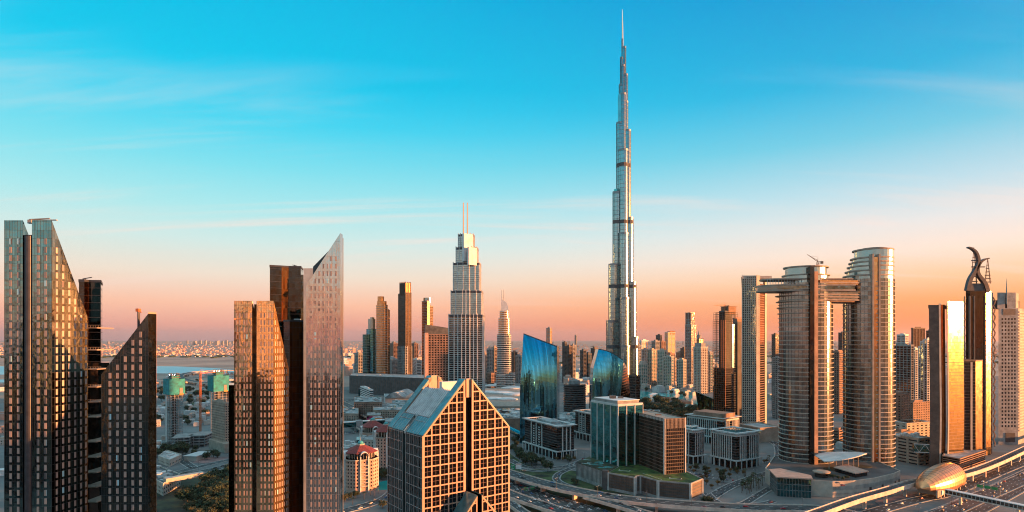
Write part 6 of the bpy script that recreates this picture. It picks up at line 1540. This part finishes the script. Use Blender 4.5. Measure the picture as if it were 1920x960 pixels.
for (x,y,a_,b_,h) in far_blocks(-40,1980,640.0,690,2600,18,(12,26),(5,9)):
    if 670<HZ+H*F/y<703 and x/y<-.42: continue
    m.box(x-a_/2,y-b_/2,0,x+a_/2,y+b_/2,h)
m.build('distant_town',K['offw'],kind='stuff',label='pale scattered low buildings on the nearer plain')
m=MB(); r_=random.Random(21)
for i in range(900):
    band=r_.choice(((667,672),(667,671),(648,652),(680,684))); py=r_.gauss(sum(band)/2,1.1)
    if py<642: continue
    Yq=GY(py); x=X(r_.uniform(-30,1950),Yq)
    if band[0]==680 and x/Yq<-.42: continue
    s=r_.uniform(12,30); q=ell(x,Yq,s,s*.8,7); m.loft([[(a[0],a[1],0) for a in q],[(a[0],a[1],7) for a in q],[(x+(a[0]-x)*.5,Yq+(a[1]-Yq)*.5,11) for a in q]])
m.build('distant_scrub',K['leaf'],kind='stuff',label='dark bands of scrub and trees across the far plain')
# horizon: faint row of distant towers
r_=random.Random(31)
m=MB()
for i in range(150):
    Yq=r_.uniform(14000,22000); px=r_.choice((r_.gauss(400,30),r_.gauss(1720,60),r_.uniform(0,1920),r_.gauss(1230,30))); h=r_.uniform(30,130); w_=r_.uniform(35,70); x=X(px,Yq); m.box(x-w_/2,Yq-w_/2,0,x+w_/2,Yq+w_/2,h)
m.build('horizon_skyline',K['conc'],kind='stuff',label='faint row of far towers on the horizon')
# ================================================================ vegetation
def tree_proto(seed,leafm,h,w_,nl=900,palm=False):
    r=random.Random(seed); T=thing('tree','x','tree',0,0,0)
    if palm:
        T.name='palm_tree'; m=MB(); m.path([(0,0,0),(.1,0,h*.5),(.25,.1,h)],[.3,.22,.2],6); m.build('trunk',K['bark'],T)
        c=MB()
        for k in range(16):
            a=2*math.pi*k/16+r.uniform(-.2,.2); e=r.uniform(-.2,.7); L_=r.uniform(2.4,3.2); prev=Vector((.25,.1,h)); d=Vector((math.cos(a)*math.cos(e),math.sin(a)*math.cos(e),math.sin(e)))
            sdn=Vector((-math.sin(a),math.cos(a),0))
            for s in range(4):
                nx=prev+d*(L_/4); d=(d+Vector((0,0,-.38))).normalized(); w0=.5*(1-s/5); w1=.5*(1-(s+1)/4.2)
                c.quad(prev-sdn*w0,prev+sdn*w0,nx+sdn*w1,nx-sdn*w1); prev=nx
        c.build('crown',K[leafm],T); return T
    m=MB(); m.path([(0,0,0),(.1,0,h*.3),(.2,.15,h*.55)],[.38,.28,.2],6)
    cl=[]
    for k in range(13):
        a=r.uniform(0,6.28); rad=w_*.5*r.uniform(.25,.72); z=h*r.uniform(.38,.84); q=Vector((math.cos(a)*rad,math.sin(a)*rad,z)); cl.append((q,r.uniform(.16,.27)*w_)); m.tube((.15,.1,h*.4),q,.13,.04,4)
    cl.append((Vector((0,0,h*.78)),w_*.26)); m.build('trunk',K['bark'],T)
    c=MB()
    for i in range(nl):
        q,rd_=cl[r.randrange(len(cl))]; d=Vector((r.gauss(0,1),r.gauss(0,1),r.gauss(0,.8))).normalized()*rd_*r.random()**.33; p=q+d
        s=r.uniform(.28,.62)*w_/9; n=(d.normalized()+Vector((r.uniform(-.8,.8),r.uniform(-.8,.8),r.uniform(-.2,.9)))).normalized(); a=n.orthogonal().normalized(); b_=n.cross(a); t=r.uniform(0,6.28)
        a2=a*math.cos(t)+b_*math.sin(t); b2=n.cross(a2); c.quad(p-a2*s,p-b2*s*.6,p+a2*s,p+b2*s*.6)
    c.build('crown',K[leafm],T); return T
TP=[tree_proto(1,'leaf',9,10),tree_proto(2,'leaf',11,12,1100),tree_proto(3,'leaf2',8,9),tree_proto(4,'leaf3',7,7,700),tree_proto(5,'leaf',8,0,palm=True)]
tu=set()
def plant(pi_,x,y,s,lb,gp_,z=0):
    src=TP[pi_]; o=src if pi_ not in tu else copy_tree(src); tu.add(pi_)
    o.location=(x,y,z); o.rotation_euler.z=random.uniform(0,6.28); o.scale=(s,s,s*random.uniform(.85,1.15)); o['label']=lb; o['group']=gp_; o['category']='palm' if pi_==4 else 'tree'
rr=random.Random(5)
tareas=[([(289,905),(330,884),(380,895),(440,878),(440,970),(345,975),(335,905)],64,4.4,(0,1,1,2),(1.15,1.6),'dense dark green tree in the grove at the bottom left','grove at the bottom left'),
 ([(360,945),(440,935),(440,972),(360,975)],9,4.2,(3,),(1.2,1.6),'orange lit tree at the lower edge of the left grove','orange tipped trees in the left grove'),
 ([(290,852),(342,838),(345,858),(300,868)],12,4.5,(0,1),(1.1,1.5),'dark tree behind the low cream hall on the left','trees round the low cream hall'),
 ([(345,845),(395,838),(440,850),(400,862),(350,866)],9,4.5,(0,2),(.9,1.2),'tree edging the rose coloured plaza','trees round the rose plaza'),
 ([(285,715),(440,715),(440,760),(395,800),(345,800),(285,800)],46,6,(0,2,1),(1.1,1.7),'dark tree among the villas on the left','trees among the left villas'),
 ([(286,735),(440,738),(440,746),(286,742)],26,6,(0,1),(1.2,1.7),'tree in the dark row beyond the villas','tree row beyond the villas'),
 ([(1198,756),(1262,756),(1310,776),(1318,800),(1262,798),(1205,790)],62,6.5,(0,1,1,2),(1.5,2.2),'dark park tree behind the brown office tower','park trees behind the brown tower'),
 ([(970,850),(1000,866),(1040,876),(1080,872),(1085,880),(1020,886),(975,870)],16,4,(0,1),(1.0,1.3),'round dark tree on the verge below the square office','verge trees below the square office'),
 ([(958,800),(985,790),(980,845),(958,850)],14,4,(0,2,4),(.8,1.1),'small tree on the path left of the square office','trees left of the square office'),
 ([(1010,862),(1085,868),(1080,856),(1010,855)],8,3.2,(3,2),(.8,1.0),'small yellow tree at the foot of the square office','yellow trees at the square office'),
 ([(1290,878),(1380,885),(1440,862),(1432,900),(1370,925),(1318,915)],26,3.4,(3,3,0),(.7,.95),'small orange brown tree in the car park by the pillared office','car park trees by the pillared office'),
 ([(1400,880),(1462,862),(1462,900),(1445,925),(1420,935),(1385,925)],26,3.2,(4,),(1.0,1.35),'palm tree beside the street left of the round towers','palms left of the round towers'),
 ([(1322,930),(1345,938),(1345,948),(1320,946)],4,3.2,(0,),(.9,1.1),'tree at the corner of the brown podium','trees at the brown podium corner'),
 ([(1095,920),(1140,928),(1210,945),(1270,952),(1200,948),(1130,934)],5,2.6,(0,2),(.6,.9),'shrubby tree between the podium and the flyover','trees along the podium'),
 ([(705,880),(728,860),(728,900),(706,902)],12,4.2,(0,1),(1.1,1.4),'dark tree between the domed hotel and the granite tower','trees beside the domed hotel'),
 ([(640,860),(652,850),(660,870),(642,880)],5,4,(0,),(1,1.3),'dark tree left behind the nearest domed hotel','trees behind the domed hotel'),
 ([(700,770),(760,765),(728,800),(705,790)],12,3.6,(4,2),(.8,1.1),'small tree on the mall forecourt','trees on the mall forecourt'),
 ([(1200,728),(1300,740),(1300,752),(1200,738)],20,5,(4,0),(1.1,1.5),'palm or tree on the lake promenade','promenade trees by the lake'),
 ([(1470,838),(1580,838),(1580,852),(1470,852)],6,4,(0,2),(1,1.2),'tree behind the round towers','trees behind the round towers'),
 ([(1740,905),(1840,880),(1900,858),(1860,885),(1760,915)],6,3,(0,),(.6,.8),'shrub along the metro viaduct','shrubs along the metro viaduct')]
tareas+=[([(642,915),(660,908),(720,915),(725,950),(700,958),(642,945)],10,3.6,(0,2,4),(.8,1.1),'tree along the street by the domed hotel','street trees by the domed hotel'),
 ([(1560,850),(1590,850),(1590,880),(1560,870)],6,3.6,(0,2),(.8,1.1),'tree between the two round towers','trees between the round towers'),
 ([(1090,905),(1130,920),(1120,925),(1070,905)],6,3,(2,0),(.6,.8),'small tree on the verge below the grey podium','verge trees below the grey podium'),
 ([(1000,912),(1130,940),(1180,960),(1010,955)],8,3.2,(2,),(.5,.7),'dry shrub under the wide flyover','shrubs under the wide flyover'),
 ([(1670,745),(1745,745),(1745,800),(1670,800)],8,5,(0,4),(1,1.3),'tree among the brown blocks on the right','trees among the brown blocks')]
for poly,n,r,kinds,sc2,lb,gp_ in tareas:
    rd=0 if 'shrub' not in lb else 1
    for (x,y) in sample(poly,n,rr,r*.55 if n>40 else r*.8): plant(rr.choice(kinds),x,y,rr.uniform(*sc2),lb,gp_)
for (px,py) in ((1556,896),(1563,898),(1572,899),(1580,901),(1588,899),(1600,893),(1612,888)):
    Yq=GY(py,15.5); plant(0,X(px,Yq),Yq,.5,'round clipped bush on the car deck of the curved podium','bushes on the curved podium',15.6)
# ================================================================ cars
def car_proto(paint,bus=False):
    T=thing('car' if not bus else 'bus','x','car',0,0,0); L_,W_,Hh=(4.7,1.9,.95) if not bus else (12,2.6,2.9)
    rg=[]
    b=MB()
    for x,zl,zh,wq in ((-L_/2,.45,.75,.8),(-L_/2+.25,.3,.95,.9),(L_/2-.9,.3,.92,.92),(L_/2,.4,.68,.8)) if not bus else ((-L_/2,.4,2.9,.95),(-L_/2+.3,.35,3.0,1),(L_/2-.3,.35,3.0,1),(L_/2,.4,2.7,.95)):
        h=W_/2*wq; rg.append([(x,-h,zl),(x,h,zl),(x,h,zh),(x,-h,zh)])
    b.loft(rg)
    if not bus: b.loft([[(-1.1,-.7,1.40),(.5,-.7,1.40),(.5,.7,1.40),(-1.1,.7,1.40)],[(-1.0,-.66,1.46),(.4,-.66,1.46),(.4,.66,1.46),(-1.0,.66,1.46)]])
    bd=b.build('body',K[paint],T)
    m=MB()
    if not bus: m.loft([[(-1.95,-.86,.9),(1.35,-.86,.9),(1.35,.86,.9),(-1.95,.86,.9)],[(-1.15,-.71,1.40),(.55,-.71,1.40),(.55,.71,1.40),(-1.15,.71,1.40)]])
    else: m.box(-5.6,-1.33,1.5,5.6,1.33,2.4)
    m.build('windows',K['dmetal'],bd)
    for sx in (-1,1):
        for sy in (-1,1):
            w_=MB(); x=sx*L_*.31; w_.tube((x,sy*W_*.44,.33),(x,sy*W_*.5,.33),.33,n=10); w_.build('wheel',K['dmetal'],T)
    return T
CP=[car_proto('carw'),car_proto('cars'),car_proto('carb'),car_proto('carr'),car_proto('caru'),car_proto('carw',True)]
cn=['white','silver','black','red','blue','white']; cu=set(); CARS=[]
def put_car(k,x,y,z,ang,road_lb):
    o=CP[k] if k not in cu else copy_tree(CP[k]); cu.add(k); o.location=(x,y,z); o.rotation_euler.z=ang; CARS.append((o,('bus' if k==5 else 'car'),cn[k],road_lb)); o['group']='vehicles '+road_lb
rr=random.Random(9)
def traffic(key,n,lb,lanes,rng=(0,1),pal=(0,0,0,1,1,2,2,3,4)):
    P,w_,z=ROADS[key]; used_=[]
    i0,i1=int(rng[0]*(len(P)-1)),int(rng[1]*(len(P)-1)); t=0
    while len(used_)<n and t<4000:
        t+=1; i=rr.randrange(i0,max(i1,i0+1)); f_=rr.random(); p=P[i].lerp(P[i+1],f_); d=(P[i+1]-P[i]).normalized(); ln_=rr.randrange(lanes); o_=-w_/2+w_*(ln_+.5)/lanes; x=p.x+d.y*o_;y=p.y-d.x*o_
        px=960+F*x/y if y>0 else -999
        if not(-10<px<1930) or y<500: continue
        if any((x-a)**2+(y-b)**2<64 for a,b in used_): continue
        used_.append((x,y)); put_car(rr.choice(pal),x,y,z+.02,math.atan2(d.y,d.x)+(math.pi if ln_>=lanes/2 else 0),lb)
traffic('grade',90,'on the ground level highway',7,(.28,.66)); traffic('grade',16,'on the ground level highway',7,(.0,.2))
traffic('fly_a',44,'on the wide flyover',4); traffic('fly_b',5,'on the slip ramp flyover',3); traffic('fly_c',22,'on the lower flyover',4); traffic('fly_d',3,'on the nearest slip ramp',2)
traffic('service_a',9,'below the square office',2); traffic('service_c',5,'on the street along the podium',2); traffic('mid_street',14,'on the palm lined street',3); traffic('loop_road',3,'on the loop road',2)
traffic('east_service',14,'under the metro viaduct',3); traffic('east_mid',26,'on the highway at the right edge',4); traffic('hotel_street',9,'on the street by the domed hotel',3)
traffic('left_main',9,'on the road behind the left grove',4); traffic('left_side',2,'on the plaza side street',2); traffic('mall_road',5,'on the mall road',3)
# parked cars
def parked(px0,py0,px1,py1,n,lb,z=0.1,rows=1,dx_=0,dy_=6,pal=(0,0,1,1,2,4,3)):
    a=Vector(G(px0,py0,z));b_=Vector(G(px1,py1,z)); ang=math.atan2(b_.y-a.y,b_.x-a.x)+math.pi/2
    for r in range(rows):
        for i in range(n):
            if rr.random()<.25: continue
            p=a.lerp(b_,(i+.5)/n)+Vector((dx_,dy_))*r; put_car(rr.choice(pal),p.x,p.y,z,ang,lb)
parked(290,846,322,838,12,'parked by the netted towers',rows=6,dx_=-3,dy_=9)
parked(1300,893,1380,902,22,'parked by the pillared office',rows=2,dy_=14); parked(642,815,668,812,7,'parked below the flyover on the left',rows=2,dy_=12)
parked(975,848,978,868,6,'parked at the square office')
parked(1568,806,1584,806,6,'parked between the round towers',rows=2,dy_=10); parked(1568,905,1582,912,3,'parked on the curved podium',z=15.6)
ordn=['leftmost']+[q+' from left' for q in 'second third fourth fifth sixth seventh eighth ninth tenth eleventh twelfth'.split()]
from collections import defaultdict
gdict=defaultdict(list)
for c_ in CARS: gdict[c_[1:]].append(c_[0])
for (kd,colr,lb),os_ in gdict.items():
    os_.sort(key=lambda o:o.location.x/o.location.y)
    for i,o in enumerate(os_):
        o['category']=kd
        if len(os_)==1: o['label']='%s %s %s, the only such one'%(colr,kd,lb)
        elif i<len(ordn): o['label']='%s %s %s, %s of its colour'%(colr,kd,lb,ordn[i])
        else: o['label']='%s %s %s towards the right end'%(colr,kd,lb)
for p_,u_ in ((CP,cu),(TP,tu),(protos,used)):
    for i,o in enumerate(p_):
        if i not in u_:
            for ch in list(o.children): bpy.data.objects.remove(ch)
            bpy.data.objects.remove(o)
# ================================================================ street lamps and signs
LT=thing('street_lamp','x','street lamp',0,0,0)
m=MB(); m.tube((0,0,0),(0,0,11),.16,.10,6); m.build('pole',K['dmetal'],LT)
m=MB(); m.tube((0,0,11),(1.8,0,11.5),.08,n=5); m.tube((0,0,11),(-1.8,0,11.5),.08,n=5); m.build('arms',K['dmetal'],LT)
m=MB(); m.box(1.5,-.2,11.4,2.4,.2,11.6); m.box(-2.4,-.2,11.4,-1.5,.2,11.6); m.build('lamp_heads',K['offw'],LT)
first=[True]; LL=defaultdict(list)
def lamps(key,gap,lb,off_=0.0,rng=(0,1)):
    P,w_,z=ROADS[key]; acc=gap*.5
    for i in range(int(rng[0]*(len(P)-1)),int(rng[1]*(len(P)-1))):
        acc+=(P[i+1]-P[i]).length
        if acc>gap:
            acc=0; d=(P[i+1]-P[i]).normalized(); x=P[i].x+d.y*off_*w_/2;y=P[i].y-d.x*off_*w_/2
            if y<480 or abs(x/y)>.9: continue
            if x*x+y*y<520*520: continue
            o=LT if first[0] else copy_tree(LT); first[0]=False; o.location=(x,y,z); o.rotation_euler.z=math.atan2(d.y,d.x)+math.pi/2; LL[lb].append(o); o['group']='street lamps '+lb
lamps('fly_a',42,'on the wide flyover parapet',.97); lamps('grade',48,'amid the ground level highway',0,(.1,1)); lamps('left_main',40,'along the road behind the left grove',-1.05); lamps('mid_street',36,'along the palm lined street',1.1); lamps('east_mid',45,'along the highway at the right edge',0); lamps('service_a',40,'along the service street',1.1)
for lb,os_ in LL.items():
    os_.sort(key=lambda o:o.location.x/o.location.y)
    for i,o in enumerate(os_): o['label']=('two armed street lamp %s, %s'%(lb,ordn[i] if i<len(ordn) else 'towards its right end'))
def sign(label,px,py0,py1,w_,Yq,mt,name='road_sign'):
    x=X(px,Yq); T=thing(name,label,'sign',x,Yq,0); z0,z1=Z(py1,Yq),Z(py0,Yq)
    MB().box(x-w_/2,Yq-.2,z0,x+w_/2,Yq+.2,z1).build('panel',K[mt],T)
    m=MB(); m.tube((x-w_*.3,Yq+.35,0),(x-w_*.3,Yq+.35,z1),.2,n=6); m.tube((x+w_*.3,Yq+.35,0),(x+w_*.3,Yq+.35,z1),.2,n=6); m.build('posts',K['steel'],T); return T
T=sign('green road direction sign at the edge of the wide flyover',961.5,871,881,4.6,700,'signg')
m=MB(); x=X(961.5,700); [m.box(x-1.6+.0*i,699.74,Z(880,700)+.9+i*1.7,x+(1.6 if i!=1 else .6),699.79,Z(880,700)+1.4+i*1.7) for i in range(3)]; m.build('lettering_lines',K['signw'],T)
T=sign('white and rose billboard beside the green road sign',972.5,869,879,6.4,690,'signw','billboard'); MB().box(X(972.5,690)-3.2,689.7,Z(871,690),X(972.5,690)+3.2,689.78,Z(869,690)-.05).build('rose_strip',K['rose'],T)

def gantry(label,key,f_,span):
    P,w_,z=ROADS[key]; i=int(f_*(len(P)-1)); p=P[i]; d=(P[i+1]-P[i]).normalized(); n=(d.y,-d.x); T=thing('sign_gantry',label,'road sign',p.x,p.y,z)
    m=MB(); [m.obox((p.x,p.y),(d.x,d.y),n,-.25,.25,s_*span/2-.25,s_*span/2+.25,z,z+7.4) for s_ in (-1,1)]; m.build('posts',K['steel'],T)
    m=MB(); m.obox((p.x,p.y),(d.x,d.y),n,-.3,.3,-span/2,span/2,z+7,z+7.9); m.build('beam',K['steel'],T)
    for q in (-.28,.02,.3): m=MB(); m.obox((p.x,p.y),(d.x,d.y),n,-.5,-.32,q*span-2.6,q*span+2.6,z+5.6,z+8.6); m.build('sign_panel',K['signg'],T)
gantry('green sign gantry over the ground level highway right of the gabled tower','grade',.36,31)
gantry('green sign gantry over the highway lanes at the lower right','east_mid',.52,21)
gantry('green sign gantry over the ground level highway left of the domed hotels','grade',.13,31)
# ================================================================ towers behind the viewpoint that show in the mirror glass
RF=[(-400,-290,62,208,'g_gold','white','sunlit white tower behind the viewpoint mirrored in the golden reflecting tower',-35),
(95,-95,34,98,'g_sun','white','sunlit stepped tower behind the viewpoint mirrored in the taller blue sail',50),
(-520,-120,50,180,'g_dark','beige','beige tower behind the viewpoint mirrored in the far left glass tower',-50),
(-250,-420,60,120,'g_dark','conc','grey block behind the viewpoint, leftmost of the mirrored grey blocks',10),
(-60,-330,70,110,'g_dark','concd','dark block straight behind the viewpoint',5),(180,-300,60,120,'g_brown','brown','brown block behind the viewpoint to the right',20),
(-700,-300,70,140,'g_gold','tan','tan tower far behind the viewpoint on the left',-40),(330,-180,50,130,'g_dark','conc','grey block right behind the viewpoint mirrored in the round towers',30),
(-330,-110,44,112,'g_dark','concd','dark block behind the viewpoint beside the far left towers',-20),
(-590,-60,110,118,'g_black','concd','broad dark block behind the viewpoint mirrored in the split glass tower',-30),
(-300,-215,110,98,'g_dark','concd','dark block behind the viewpoint mirrored in the pale pointed tower',-10)]
for i,(x,y,w_,h,gl,wl,lb,an) in enumerate(RF):
    c=ell(x,y,w_*.7,w_*.7,4,rot=R(45+an)); gtower('reflected_tower',lb,c,h,gl,wl,fh=4.4,t=2.4,proud=.4,sp=5,pw=2)
# ================================================================ haze
HD=0.000011
m=MB(); m.box(-62000,-9500,-1.2,62000,61000,900); hz=m.build('haze',K['sand'],kind='stuff')
hm=bpy.data.materials.new('haze_air'); hm.use_nodes=True; t=hm.node_tree; t.nodes.clear(); pv=t.nodes.new('ShaderNodeVolumePrincipled'); pv.inputs['Density'].default_value=HD; pv.inputs['Color'].default_value=(.80,.72,.74,1); pv.inputs['Anisotropy'].default_value=.6
om=t.nodes.new('ShaderNodeOutputMaterial'); t.links.new(pv.outputs[0],om.inputs['Volume']); hz.data.materials.clear(); hz.data.materials.append(hm)
